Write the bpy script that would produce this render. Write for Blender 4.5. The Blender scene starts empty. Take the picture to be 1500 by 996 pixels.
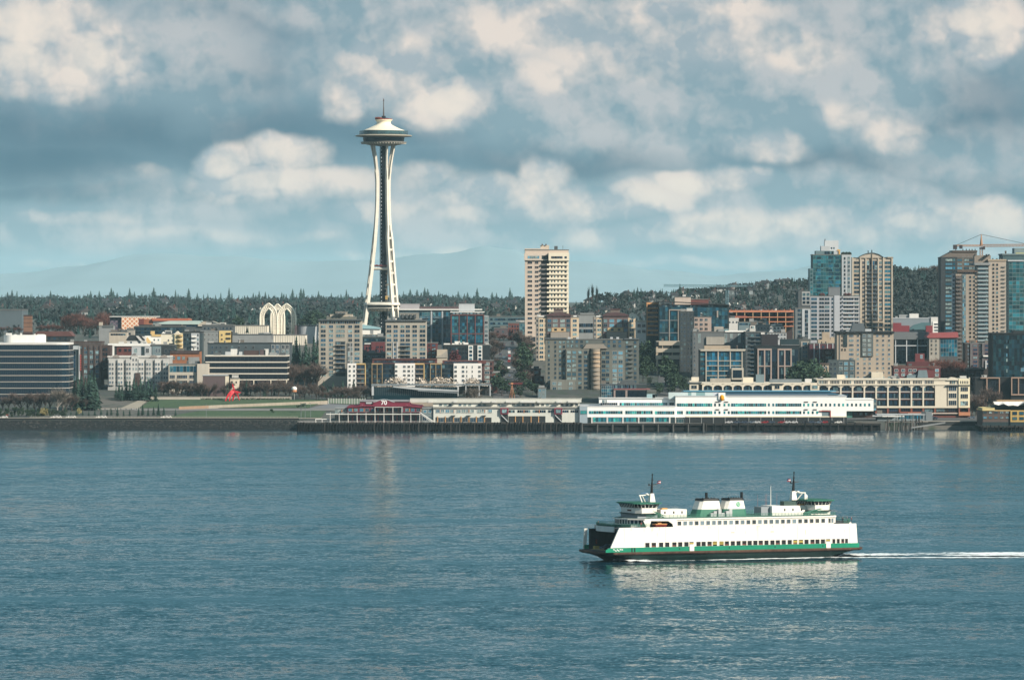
import bpy, math, random
from math import sin, cos, pi, radians, atan2, sqrt
from mathutils import Vector, Matrix

S = bpy.context.scene
COL = S.collection
rnd = random.Random(7)

# ------------------------------------------------------------------ camera
F, CH, HY = 7970.0, 80.0, 432.0          # focal length in photo pixels, eye height in metres, horizon row
cd = bpy.data.cameras.new("camera")
cam = bpy.data.objects.new("camera", cd)
COL.objects.link(cam)
cam.location = (0, 0, CH)
cam.rotation_euler = (radians(90), 0, 0)
cd.sensor_width = 36.0
cd.lens = 36.0 * F / 1500.0
cd.shift_y = -(498.0 - HY) / 1500.0
cd.clip_start = 1.0
cd.clip_end = 200000.0
S.camera = cam

EXP = 0.5
S.view_settings.view_transform = 'Standard'
S.view_settings.look = 'None'
S.view_settings.exposure = EXP
S.view_settings.gamma = 1.0
S.view_settings.use_curve_mapping = False
S.render.engine = 'CYCLES'
S.cycles.use_denoising = True
S.cycles.max_bounces = 6
S.cycles.diffuse_bounces = 2
S.cycles.glossy_bounces = 3
S.cycles.transparent_max_bounces = 12
S.cycles.volume_bounces = 0
S.cycles.caustics_reflective = False
S.cycles.caustics_refractive = False

def lin1(c):
    c = c / 255.0
    return c / 12.92 if c <= 0.04045 else ((c + 0.055) / 1.055) ** 2.4

def lin(c, k=1.0):
    return (lin1(c[0]) * k, lin1(c[1]) * k, lin1(c[2]) * k, 1.0)

# ------------------------------------------------------------------ sun
SUN_EL, SUN_AZ = 31.0, 52.0              # azimuth: degrees to the right of straight behind the camera
to_sun = Vector((sin(radians(SUN_AZ)) * cos(radians(SUN_EL)), -cos(radians(SUN_AZ)) * cos(radians(SUN_EL)), sin(radians(SUN_EL))))
sl = bpy.data.lights.new("sun", 'SUN')
sl.energy = 4.8
sl.angle = radians(0.5)
sl.color = (1.0, 0.90, 0.77)
so = bpy.data.objects.new("sun", sl)
so.rotation_euler = to_sun.to_track_quat('Z', 'Y').to_euler()
so.location = (2000, -2000, 3000)
COL.objects.link(so)

# ------------------------------------------------------------------ node helper
class NG:
    def __init__(s, tree):
        s.t = tree
        s.n = tree.nodes
        s.l = tree.links
    def new(s, typ, **kw):
        nd = s.n.new(typ)
        for k, v in kw.items():
            setattr(nd, k, v)
        return nd
    def put(s, sock, v):
        if v is None:
            return
        if hasattr(v, 'is_linked'):
            s.l.new(v, sock)
        else:
            sock.default_value = v
    def m(s, op, a, b=None, c=None, clamp=False):
        nd = s.new('ShaderNodeMath', operation=op, use_clamp=clamp)
        for i, v in enumerate((a, b, c)):
            s.put(nd.inputs[i], v)
        return nd.outputs[0]
    def vm(s, op, a, b=None, out=0):
        nd = s.new('ShaderNodeVectorMath', operation=op)
        s.put(nd.inputs[0], a)
        if b is not None:
            if op == 'SCALE':
                s.put(nd.inputs[3], b)
            else:
                s.put(nd.inputs[1], b)
        return nd.outputs[out]
    def mix(s, f, a, b):
        nd = s.new('ShaderNodeMix', data_type='RGBA')
        s.put(nd.inputs[0], f)
        s.put(nd.inputs[6], a)
        s.put(nd.inputs[7], b)
        return nd.outputs[2]
    def noise(s, vec, scale, detail=4.0, rough=0.55, out=0, dist=0.0, dim='3D'):
        nd = s.new('ShaderNodeTexNoise', noise_dimensions=dim)
        s.put(nd.inputs['Vector'], vec)
        nd.inputs['Scale'].default_value = scale
        nd.inputs['Detail'].default_value = detail
        nd.inputs['Roughness'].default_value = rough
        nd.inputs['Distortion'].default_value = dist
        return nd.outputs[out]
    def ss(s, v, a, b, lo=0.0, hi=1.0):
        nd = s.new('ShaderNodeMapRange', interpolation_type='SMOOTHSTEP')
        s.put(nd.inputs[0], v)
        nd.inputs[1].default_value = a
        nd.inputs[2].default_value = b
        nd.inputs[3].default_value = lo
        nd.inputs[4].default_value = hi
        return nd.outputs[0]
    def lr(s, v, a, b, lo=0.0, hi=1.0):
        nd = s.new('ShaderNodeMapRange')
        s.put(nd.inputs[0], v)
        nd.inputs[1].default_value = a
        nd.inputs[2].default_value = b
        nd.inputs[3].default_value = lo
        nd.inputs[4].default_value = hi
        return nd.outputs[0]
    def scalevec(s, v, sc):
        return s.vm('MULTIPLY', v, sc)

# ------------------------------------------------------------------ sky
W = bpy.data.worlds.new("World")
S.world = W
W.use_nodes = True
W.node_tree.nodes.clear()
g = NG(W.node_tree)
BG = 0.12
sky = g.new('ShaderNodeTexSky', sky_type='NISHITA')
sky.sun_disc = False
sky.sun_elevation = radians(SUN_EL)
sky.sun_rotation = radians(180.0 - SUN_AZ)
sky.air_density = 1.0
sky.dust_density = 1.5
sky.ozone_density = 1.5
tc = g.new('ShaderNodeTexCoord')
dirv = tc.outputs['Generated']
sp = g.new('ShaderNodeSeparateXYZ')
g.l.new(dirv, sp.inputs[0])
az = g.m('ARCTAN2', sp.outputs[0], sp.outputs[1])
el = g.m('ARCSINE', sp.outputs[2])
U = g.m('MULTIPLY', az, F / 100.0)          # direction east of the view axis, 1 unit = 0.72 degrees
V = g.m('MULTIPLY', el, F / 100.0)          # height above the horizon, same unit
cmb = g.new('ShaderNodeCombineXYZ')
g.l.new(U, cmb.inputs[0]); g.l.new(V, cmb.inputs[1])
P0 = cmb.outputs[0]
wn = g.noise(P0, 0.75, 4.0, 0.5, out=1)
wv = g.scalevec(g.vm('SUBTRACT', wn, (0.5, 0.5, 0.5)), (1.1, 0.6, 0.0))
P1 = g.vm('ADD', P0, wv)
def skc(c):
    c = lin(c, 1.0 / (2 ** EXP) / BG)
    return c
def field(blobs):
    acc = None
    for (bx, by, rx, ry, w) in blobs:
        d = g.vm('SUBTRACT', P1, ((bx - 750) / 100.0, (432 - by) / 100.0, 0))
        d = g.scalevec(d, (100.0 / rx, 100.0 / ry, 0))
        L = g.vm('LENGTH', d, out=1)
        b = g.ss(L, 1.5, 0.2, 0.0, w * 1.1)
        acc = b if acc is None else g.m('MAXIMUM', acc, b)
    return acc
WHITE = [(40,25,125,70,1.05),(20,82,95,52,1),(135,80,75,62,1),(188,100,38,30,.95),(70,128,150,24,.6),
 (540,105,70,66,.85),(650,152,72,40,1.15),(615,88,70,50,.9),(505,145,45,42,.85),(700,60,70,50,.6),
 (335,236,60,34,1.05),(425,226,74,36,1.05),(375,268,120,30,.95),(500,268,70,26,.75),(100,318,150,16,.6),(265,340,170,16,.45),(215,250,60,20,.5),
 (800,105,55,36,.75),(770,35,170,60,.78),(870,70,130,60,.75),(1020,60,150,75,.75),(1170,82,60,40,.9),(1000,10,170,30,.85),
 (1002,268,56,24,1.1),(948,290,80,26,1),(800,264,42,42,.95),(845,305,150,28,.8),(1078,265,56,22,.85),(1122,218,66,30,.85),(600,180,40,20,.4),
 (1425,38,90,46,1.1),(1442,74,38,30,1),(1310,195,56,36,.85),(1232,174,50,24,.7),(1375,55,50,24,.9),
 (1060,330,140,26,.9),(1185,326,100,24,.95),(1350,333,100,30,.95),(1460,320,70,34,1),(1265,342,70,24,.75),(960,352,120,18,.6),
 (700,280,100,38,.75),(620,262,70,30,.7),(690,318,60,16,.7),(900,345,150,18,.6),(560,310,120,22,.55),(150,386,250,12,.42),(620,374,140,13,.55),(985,384,130,11,.55),(1130,378,90,12,.55),(1420,372,90,13,.65),(420,345,120,14,.45)]
GREY = [(1000,110,440,125,1.1),(600,85,210,90,.8),(1260,75,220,90,.95),(240,95,220,120,.55),(1120,300,330,58,.85),(760,322,340,60,.8),
 (300,290,270,50,.55),(1400,230,180,80,.5),(650,15,420,40,.7),(150,335,320,36,.6),(1300,330,340,50,.9),(1000,200,260,50,.5)]
DARK = [(230,190,350,50,1),(60,236,170,48,1),(150,280,250,17,1),(850,232,190,34,1),(1250,242,150,24,.95),(1420,160,110,70,1),
 (1220,45,60,40,.7),(310,110,120,55,.75),(625,232,70,22,.5),(1370,278,170,22,.85),(560,200,120,22,.7),(930,190,130,24,.7),(1450,288,110,20,.75),(330,30,120,50,.5)]
fb = g.noise(P0, 0.45, 9.0, 0.54)
fb2 = g.noise(g.vm('ADD', P0, (0.10, 0.16, 0.0)), 0.45, 9.0, 0.54)
fbw = g.noise(g.scalevec(P0, (0.35, 1.0, 1.0)), 0.8, 6.0, 0.55)
fine = g.noise(g.vm('ADD', P0, (7.3, 3.1, 0)), 3.2, 8.0, 0.6)
def puffs(vec, sc):
    nd = g.new('ShaderNodeTexVoronoi', voronoi_dimensions='2D', feature='SMOOTH_F1')
    g.put(nd.inputs['Vector'], vec)
    nd.inputs['Scale'].default_value = sc
    nd.inputs['Detail'].default_value = 3.0
    nd.inputs['Roughness'].default_value = 0.55
    nd.inputs['Lacunarity'].default_value = 2.2
    nd.inputs['Smoothness'].default_value = 0.35
    return g.m('SUBTRACT', 1.0, nd.outputs['Distance'])
Pw = g.vm('ADD', P0, g.scalevec(g.vm('SUBTRACT', g.noise(P0, 2.6, 5.0, 0.6, out=1), (0.5, 0.5, 0.5)), (0.42, 0.34, 0.0)))
pf = puffs(Pw, 0.85)
pf2 = puffs(g.vm('ADD', Pw, (0.11, 0.2, 0.0)), 0.85)
rl = g.noise(P0, 0.5, 5.5, 0.48)
rl2 = g.noise(g.vm('ADD', P0, (0.16, 0.26, 0.0)), 0.5, 5.5, 0.48)
relief = g.m('ADD', g.m('SUBTRACT', rl, rl2), g.m('MULTIPLY', g.m('SUBTRACT', pf, pf2), 0.16))
base = g.mix(g.ss(V, -0.1, 2.2), skc((136, 168, 179)), skc((96, 132, 150)))
base = g.mix(g.ss(V, 2.0, 4.4), base, skc((122, 148, 163)))
base = g.mix(g.lr(fbw, 0.3, 0.7, 0.0, 0.35), base, skc((150, 170, 180)))
dk = g.m('MULTIPLY', field(DARK), g.lr(fbw, 0.25, 0.6, 0.75, 1.0))
col = g.mix(g.m('MULTIPLY', dk, 0.92), base, skc((60, 99, 121)))
gr = g.m('ADD', field(GREY), g.m('MULTIPLY', g.m('SUBTRACT', fb, 0.5), 0.8))
gcol = g.mix(g.lr(relief, -0.07, 0.075), skc((134, 160, 172)), skc((193, 194, 196)))
col = g.mix(g.ss(gr, 0.0, 0.8, 0.0, 0.92), col, gcol)
wf = g.m('ADD', field(WHITE), g.m('ADD', g.m('MULTIPLY', g.m('SUBTRACT', fb, 0.5), 0.72), g.m('ADD', g.m('MULTIPLY', g.m('SUBTRACT', fine, 0.5), 0.15), g.m('MULTIPLY', g.m('SUBTRACT', pf, 0.62), 0.20))))
wcol = g.mix(g.lr(relief, -0.07, 0.075), skc((166, 177, 185)), skc((234, 220, 209)))
wcol = g.mix(g.ss(wf, 0.8, 1.25), wcol, skc((242, 228, 214)))
col = g.mix(g.ss(wf, 0.16, 0.82, 0.0, 0.98), col, wcol)
# higher than the view: broken cloud over the clear sky
hi_n = g.noise(dirv, 3.5, 6.0, 0.6)
hi = g.mix(g.ss(hi_n, 0.40, 0.60), sky.outputs[0], skc((146, 168, 180)))
tintsky = g.mix(1.0, hi, (0.72, 0.95, 0.93, 1))
tintsky.node.blend_type = 'MULTIPLY'
midlow = g.mix(g.ss(hi_n, 0.40, 0.62), skc((84, 137, 154)), skc((114, 156, 168)))
midhigh = g.mix(g.ss(hi_n, 0.40, 0.62), skc((44, 96, 112)), skc((66, 117, 131)))
midsky = g.mix(g.ss(el, 0.07, 0.30), midlow, midhigh)
midsky = g.mix(g.ss(el, 0.35, 0.7), midsky, tintsky)
col = g.mix(g.ss(el, 0.058, 0.12), col, midsky)
front = g.ss(g.m('ABSOLUTE', az), 0.25, 0.7)
lowside = g.mix(g.ss(hi_n, 0.40, 0.6), skc((120, 158, 176)), skc((186, 190, 194)))
lowside = g.mix(g.ss(el, 0.2, 0.6), lowside, tintsky)
col = g.mix(front, col, lowside)
bg = g.new('ShaderNodeBackground')
g.l.new(col, bg.inputs[0])
bg.inputs[1].default_value = BG
wo = g.new('ShaderNodeOutputWorld')
g.l.new(bg.outputs[0], wo.inputs[0])
W.cycles.sampling_method = 'MANUAL'
W.cycles.sample_map_resolution = 1024

# ------------------------------------------------------------------ mesh and object helpers
def tag(o, label=None, cat=None, group=None, kind=None):
    if label: o['label'] = label
    if cat: o['category'] = cat
    if group: o['group'] = group
    if kind: o['kind'] = kind
    return o

class MB:
    def __init__(s):
        s.v = []; s.f = []; s.mi = []; s.sm = []
    def add(s, vs, fs, m=0, smooth=False):
        b = len(s.v)
        s.v.extend([tuple(v) for v in vs])
        for f in fs:
            s.f.append([b + i for i in f]); s.mi.append(m); s.sm.append(smooth)
        return s
    def box(s, x0, x1, y0, y1, z0, z1, m=0):
        vs = [(x0,y0,z0),(x1,y0,z0),(x1,y1,z0),(x0,y1,z0),(x0,y0,z1),(x1,y0,z1),(x1,y1,z1),(x0,y1,z1)]
        fs = [(0,3,2,1),(4,5,6,7),(0,1,5,4),(1,2,6,5),(2,3,7,6),(3,0,4,7)]
        return s.add(vs, fs, m)
    def quad(s, a, b, c, d, m=0):
        return s.add([a, b, c, d], [(0,1,2,3)], m)
    def tri(s, a, b, c, m=0):
        return s.add([a, b, c], [(0,1,2)], m)
    def prism(s, pts, z0, z1, m=0, top=None, cap=True):
        n = len(pts); top = top or pts
        vs = [(p[0],p[1],z0) for p in pts] + [(p[0],p[1],z1) for p in top]
        fs = [(i,(i+1)%n,n+(i+1)%n,n+i) for i in range(n)]
        if cap: fs += [tuple(range(n-1,-1,-1)), tuple(range(n,2*n))]
        return s.add(vs, fs, m)
    def xzprism(s, pts, y0, y1, m=0):
        n = len(pts)
        vs = [(p[0],y0,p[1]) for p in pts] + [(p[0],y1,p[1]) for p in pts]
        fs = [((i+1)%n,i,n+i,n+(i+1)%n) for i in range(n)] + [tuple(range(n)), tuple(range(2*n-1,n-1,-1))]
        return s.add(vs, fs, m)
    def yzprism(s, pts, x0, x1, m=0):
        n = len(pts)
        vs = [(x0,p[0],p[1]) for p in pts] + [(x1,p[0],p[1]) for p in pts]
        fs = [(i,(i+1)%n,n+(i+1)%n,n+i) for i in range(n)] + [tuple(range(n-1,-1,-1)), tuple(range(n,2*n))]
        return s.add(vs, fs, m)
    def tube(s, p0, p1, r0, r1=None, n=6, m=0, caps=True, smooth=True):
        r1 = r0 if r1 is None else r1
        p0 = Vector(p0); p1 = Vector(p1)
        d = (p1 - p0)
        if d.length < 1e-6: return s
        d.normalize()
        a = d.cross(Vector((0,0,1)))
        if a.length < 1e-3: a = Vector((1,0,0))
        a.normalize(); b = d.cross(a)
        vs = []
        for p, r in ((p0,r0),(p1,r1)):
            for i in range(n):
                t = 2*pi*i/n
                vs.append(p + a*(r*cos(t)) + b*(r*sin(t)))
        s.add(vs, [(i,(i+1)%n,n+(i+1)%n,n+i) for i in range(n)], m, smooth and n > 4)
        if caps:
            s.add(vs, [tuple(range(n-1,-1,-1)), tuple(range(n,2*n))], m)
        return s
    def lathe(s, prof, n=48, cx=0, cy=0, m=0, smooth=True, mats=None):
        b = len(s.v)
        for r, z in prof:
            for i in range(n):
                t = 2*pi*i/n
                s.v.append((cx + r*cos(t), cy + r*sin(t), z))
        for j in range(len(prof)-1):
            for i in range(n):
                s.f.append([b+j*n+i, b+j*n+(i+1)%n, b+(j+1)*n+(i+1)%n, b+(j+1)*n+i])
                s.mi.append(mats[j] if mats else m); s.sm.append(smooth)
        return s
    def mesh(s, name, mats):
        me = bpy.data.meshes.new(name)
        me.from_pydata(s.v, [], s.f)
        if not isinstance(mats, (list, tuple)): mats = [mats]
        for m in mats: me.materials.append(m)
        me.polygons.foreach_set('material_index', s.mi)
        me.polygons.foreach_set('use_smooth', s.sm)
        me.update()
        return me
    def build(s, name, mats, parent=None, loc=(0,0,0), kind=None):
        return link(s.mesh(name, mats), name, parent, loc, kind)

def link(me, name, parent=None, loc=(0,0,0), kind=None):
    o = bpy.data.objects.new(name, me)
    COL.objects.link(o)
    o.location = loc
    if parent is not None: o.parent = parent
    if kind: o['kind'] = kind
    return o

def empty(name, loc, label, cat, group=None, rz=0.0):
    o = bpy.data.objects.new(name, None)
    o.empty_display_size = 2.0
    COL.objects.link(o)
    o.location = loc
    o.rotation_euler = (0, 0, rz)
    return tag(o, label, cat, group)

def copy_thing(src, loc=None, rz=None, scale=None, label=None, group=None):
    o = src.copy(); COL.objects.link(o)
    if loc is not None: o.location = loc
    if rz is not None: o.rotation_euler = (0, 0, rz)
    if scale is not None: o.scale = scale
    if label: o['label'] = label
    if group: o['group'] = group
    for c in src.children:
        k = c.copy(); COL.objects.link(k); k.parent = o
        for gc in c.children:
            q = gc.copy(); COL.objects.link(q); q.parent = k
    return o

def X(px, D): return (px - 750.0) * D / F
def Z(py, D): return CH - (py - HY) * D / F

# ------------------------------------------------------------------ materials
MATS = {}
def newmat(name):
    m = bpy.data.materials.new(name); m.use_nodes = True
    m.node_tree.nodes.clear()
    gg = NG(m.node_tree)
    out = gg.new('ShaderNodeOutputMaterial')
    b = gg.new('ShaderNodeBsdfPrincipled')
    gg.l.new(b.outputs[0], out.inputs[0])
    return m, gg, b, out

def paint(c, var=0.16, rough=0.8, k=0.82, metal=0.0, scale=0.16, spec=0.3):
    """Wall paint / concrete / metal with blotches and rain streaks."""
    key = ('p', tuple(c), var, rough, k, metal, scale)
    if key in MATS: return MATS[key]
    m, gg, b, _ = newmat('paint_%d_%d_%d' % tuple(int(q) for q in c))
    geo = gg.new('ShaderNodeNewGeometry')
    pos = geo.outputs['Position']
    n1 = gg.noise(pos, scale, 5.0, 0.6)
    n2 = gg.noise(gg.scalevec(pos, (1.0, 1.0, 0.06)), 0.9, 3.0, 0.6)
    n3 = gg.noise(pos, 1.7, 2.0, 0.6)
    f = gg.m('ADD', gg.m('MULTIPLY', n1, 0.5), gg.m('ADD', gg.m('MULTIPLY', n2, 0.35), gg.m('MULTIPLY', n3, 0.15)))
    mul = gg.lr(f, 0.3, 0.7, 1.0 - 1.5 * var, 1.0 + var)
    if k == 0.82:
        L_ = 0.30 * c[0] + 0.59 * c[1] + 0.11 * c[2]
        c = [L_ + (q - L_) * 0.64 for q in c]
    cl = lin(c, k)
    mx = gg.vm('SCALE', (cl[0], cl[1], cl[2]), mul)
    gg.l.new(mx, b.inputs['Base Color'])
    b.inputs['Roughness'].default_value = rough
    b.inputs['Metallic'].default_value = metal
    b.inputs['Specular IOR Level'].default_value = spec
    MATS[key] = m
    return m

def glass(dark=(10, 26, 38), light=(120, 150, 155), amount=0.3, rough=0.12, name='window_glass'):
    """Window glass: mostly dark rooms, here and there a blind or a curtain."""
    key = ('g', tuple(dark), tuple(light), amount, rough)
    if key in MATS: return MATS[key]
    m, gg, b, _ = newmat(name)
    geo = gg.new('ShaderNodeNewGeometry')
    oi = gg.new('ShaderNodeObjectInfo')
    r = gg.m('FRACT', gg.m('ADD', gg.m('MULTIPLY', geo.outputs['Random Per Island'], 7.13), gg.m('MULTIPLY', oi.outputs['Random'], 3.7)))
    r2 = gg.m('FRACT', gg.m('MULTIPLY', r, 9.7))
    c1 = gg.mix(gg.m('POWER', r2, 2.0), lin(dark), lin([min(255, d * 2.2 + 14) for d in dark]))
    lightmask = gg.m('GREATER_THAN', r, 1.0 - amount)
    n = gg.noise(geo.outputs['Position'], 0.55, 2.0, 0.5)
    lightc = gg.mix(gg.m('MULTIPLY', r2, 0.8), lin(light), lin([d * 0.5 for d in light]))
    cc = gg.mix(gg.m('MULTIPLY', lightmask, gg.ss(n, 0.3, 0.55)), c1, lightc)
    gg.l.new(cc, b.inputs['Base Color'])
    b.inputs['Roughness'].default_value = rough
    b.inputs['Specular IOR Level'].default_value = 0.45
    MATS[key] = m
    return m

GL_DARK = glass((6, 20, 30), (95, 125, 132), 0.16)
GL_MID = glass((14, 34, 46), (135, 165, 170), 0.34)
GL_TEAL = glass((12, 46, 58), (92, 136, 142), 0.3, 0.08)
GL_BLACK = glass((4, 10, 16), (30, 44, 52), 0.12, 0.1)
GL_PALE = glass((38, 62, 72), (150, 168, 166), 0.45)

# ------------------------------------------------------------------ terrain
PL = [(3150,-2.4),(3215,-2.4),(3224,-0.6),(3243,5.2),(3250,6.3),(3262,6.3),(3320,9.4),(3400,14.2),(3480,20),(3600,27),(3700,33),(4078,43),(4500,47),(5000,49),(5600,52),(7000,59),(10400,66),(11500,60),(14000,35),(150000,30)]
PR = [(3150,-2.4),(3236,-2.4),(3242,4.6),(3290,4.8),(3350,6.5),(3400,12),(3500,22),(3600,28),(3700,33),(4078,43),(4500,47),(5000,49),(5600,52),(7000,59),(10400,66),(11500,60),(14000,35),(150000,30)]
def interp(T, d):
    if d <= T[0][0]: return T[0][1]
    for (a, za), (b, zb) in zip(T, T[1:]):
        if d <= b:
            return za + (zb - za) * (d - a) / (b - a)
    return T[-1][1]
def sst(a, b, x):
    t = min(1, max(0, (x - a) / (b - a))); return t*t*(3-2*t)
def height(px, D):
    w = sst(470, 620, px)
    h = interp(PL, D) * (1 - w) + interp(PR, D) * w
    # hill of houses behind the middle of the city
    h += (22 + 16 * sst(900, 1230, px)) * sst(800, 900, px) * (1 - sst(1235, 1340, px)) * math.exp(-((D - 6000) / 620.0) ** 2)
    # steep wooded hill further to the side
    h += 46 * sst(1180, 1330, px) * (1 - 0.35 * sst(1380, 1480, px)) * math.exp(-((D - 5750) / 480.0) ** 2)
    # ripple of the far ridge
    h += (2.2 * sin(px * 0.013) + 1.6 * sin(px * 0.031 + 1.3)) * sst(6000, 10000, D)
    return h
# ================================================================== the setting
def groundmat():
    m, gg, b, _ = newmat('ground_mixed')
    geo = gg.new('ShaderNodeNewGeometry'); pos = geo.outputs['Position']
    n1 = gg.noise(pos, 0.012, 5.0, 0.6); n2 = gg.noise(pos, 0.11, 4.0, 0.6)
    c = gg.mix(gg.ss(n1, 0.42, 0.6), (0.045, 0.052, 0.05, 1), (0.10, 0.092, 0.08, 1))
    c = gg.mix(gg.ss(n2, 0.45, 0.65), c, (0.03, 0.045, 0.028, 1))
    gg.l.new(c, b.inputs['Base Color']); b.inputs['Roughness'].default_value = 0.95
    return m
Ds = [3150,3200,3215,3219,3224,3230,3236,3239,3242,3246,3250,3256,3262,3275,3290,3305,3320,3335,3350,3375,3400,3430,3465,3500,3550,3600,3650,3700,3800,3900,4000,4078,4200,4350,4500,4700,4900,5000,5150,5300,5450,5600,5750,5900,6050,6200,6400,6600,7000,7500,8000,8600,9200,9800,10400,11000,12000,14000,20000,29000,40000,55000]
PXs = list(range(-1900, 3401, 50))
b = MB(); n = len(PXs); vs = []; fs = []
for D in Ds:
    for px in PXs:
        h = height(px, D)
        vs.append((X(px, D), D, h))
for j in range(len(Ds) - 1):
    for i in range(n - 1):
        fs.append((j*n+i, j*n+i+1, (j+1)*n+i+1, (j+1)*n+i))
b.add(vs, fs, 0, True)
ground = b.build('ground', groundmat(), kind='structure')

def watermat():
    m, gg, b, _ = newmat('bay_water')
    geo = gg.new('ShaderNodeNewGeometry'); pos = geo.outputs['Position']
    def lay(scale, stretch, amp, off, det=2.0):
        v = gg.vm('ADD', gg.scalevec(pos, stretch), off)
        nn = gg.noise(v, scale, det, 0.6, out=1)
        return gg.vm('SCALE', gg.vm('SUBTRACT', nn, (0.5, 0.5, 0.5)), amp)
    patch = gg.noise(gg.vm('ADD', gg.scalevec(pos, (0.22, 1.0, 1.0)), (91, 17, 0)), 0.012, 4.0, 0.6)
    patch2 = gg.noise(gg.vm('ADD', gg.scalevec(pos, (0.10, 1.0, 1.0)), (19, 57, 0)), 0.035, 3.0, 0.55)
    sy = gg.new('ShaderNodeSeparateXYZ'); gg.l.new(pos, sy.inputs[0])
    near = gg.lr(sy.outputs[1], 1100, 3150, 1.0, 0.34)
    calm = gg.m('MULTIPLY', near, gg.m('ADD', gg.ss(patch, 0.36, 0.62, 0.60, 1.0), gg.ss(patch2, 0.38, 0.62, -0.14, 0.14)))
    slick = gg.noise(gg.vm('ADD', gg.scalevec(pos, (0.045, 1.0, 1.0)), (11, 310, 0)), 0.022, 3.0, 0.5)
    calm = gg.m('MULTIPLY', calm, gg.ss(slick, 0.48, 0.66, 1.0, 0.42))
    a = lay(0.9, (1.0, 0.8, 1.0), 0.42, (0, 0, 0), 2.0)
    bb = lay(0.16, (1.0, 0.85, 1.0), 0.29, (31, 7, 0), 3.0)
    c = lay(0.030, (0.45, 1.0, 1.0), 0.09, (3, 77, 0), 2.0)
    d = lay(0.016, (0.08, 1.0, 1.0), 0.045, (51, 7, 0), 2.0)
    s = gg.vm('ADD', gg.vm('ADD', a, bb), c)
    s = gg.vm('ADD', gg.vm('SCALE', s, calm), d)
    s = gg.scalevec(s, (1.0, 1.0, 0.0))
    nrm = gg.vm('NORMALIZE', gg.vm('ADD', s, (0.0, -0.035, 1.0)))
    gg.l.new(nrm, b.inputs['Normal'])
    b.inputs['Base Color'].default_value = (0.007, 0.038, 0.058, 1)
    b.inputs['Roughness'].default_value = 0.10
    b.inputs['IOR'].default_value = 1.333
    b.inputs['Specular IOR Level'].default_value = 0.5
    return m
WATER = watermat()
b = MB()
b.quad((-11000, -400, 0), (11000, -400, 0), (11000, 3300, 0), (-11000, 3300, 0))
b.build('water', WATER, kind='structure')

# distant mountains
def mountains(name, prof, D, depth, mat_):
    b = MB(); vs = []; fs = []
    pts = []
    for (xa, ya), (xb, yb) in zip(prof, prof[1:]):
        k = max(2, int((xb - xa) / 8))
        for i in range(k):
            t = i / k
            t2 = t*t*(3-2*t)
            pts.append((xa + (xb - xa) * t, ya + (yb - ya) * t2))
    pts.append(prof[-1])
    rr = random.Random(3)
    rows = 7
    for j in range(rows):
        f = j / (rows - 1)
        for i, (px, py) in enumerate(pts):
            jit = rr.uniform(-0.8, 0.8) + 1.2 * sin(px * 0.05 + j)
            top = Z(py + jit, D)
            zz = 25 + (top - 25) * sin(f * pi / 2)
            dd = D - depth * (1 - f)
            vs.append((X(px, D) , dd, zz))
    n = len(pts)
    for j in range(rows - 1):
        for i in range(n - 1):
            fs.append((j*n+i, j*n+i+1, (j+1)*n+i+1, (j+1)*n+i))
    base_ = len(vs)
    for (px, py) in pts: vs.append((X(px, D), D + depth * 0.8, 20))
    for i in range(n - 1):
        fs.append(((rows-1)*n+i, (rows-1)*n+i+1, base_+i+1, base_+i))
    b.add(vs, fs, 0, True)
    return b.build(name, mat_, kind='structure')
MTN = paint((140, 160, 168), 0.10, 0.95, 0.84, scale=0.0012)  # pale tone carries part of the distance haze in the colour
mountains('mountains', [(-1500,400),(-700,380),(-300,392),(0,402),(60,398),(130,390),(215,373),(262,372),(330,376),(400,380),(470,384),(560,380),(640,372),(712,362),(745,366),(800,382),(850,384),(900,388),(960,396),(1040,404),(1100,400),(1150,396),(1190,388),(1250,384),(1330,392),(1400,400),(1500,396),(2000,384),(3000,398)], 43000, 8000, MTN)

# air
hz = bpy.data.materials.new('haze_air'); hz.use_nodes = True
hz.node_tree.nodes.clear()
gg = NG(hz.node_tree)
pv = gg.new('ShaderNodeVolumePrincipled')
HAZE = 1.5e-5
pv.inputs['Color'].default_value = (0.56, 0.88, 1.0, 1)
pv.inputs['Density'].default_value = HAZE
pv.inputs['Anisotropy'].default_value = -0.2
ou = gg.new('ShaderNodeOutputMaterial')
gg.l.new(pv.outputs[0], ou.inputs['Volume'])
b = MB(); b.box(-26000, 26000, -1500, 60000, -6, 490)
b.build('haze', hz, kind='stuff')
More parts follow.
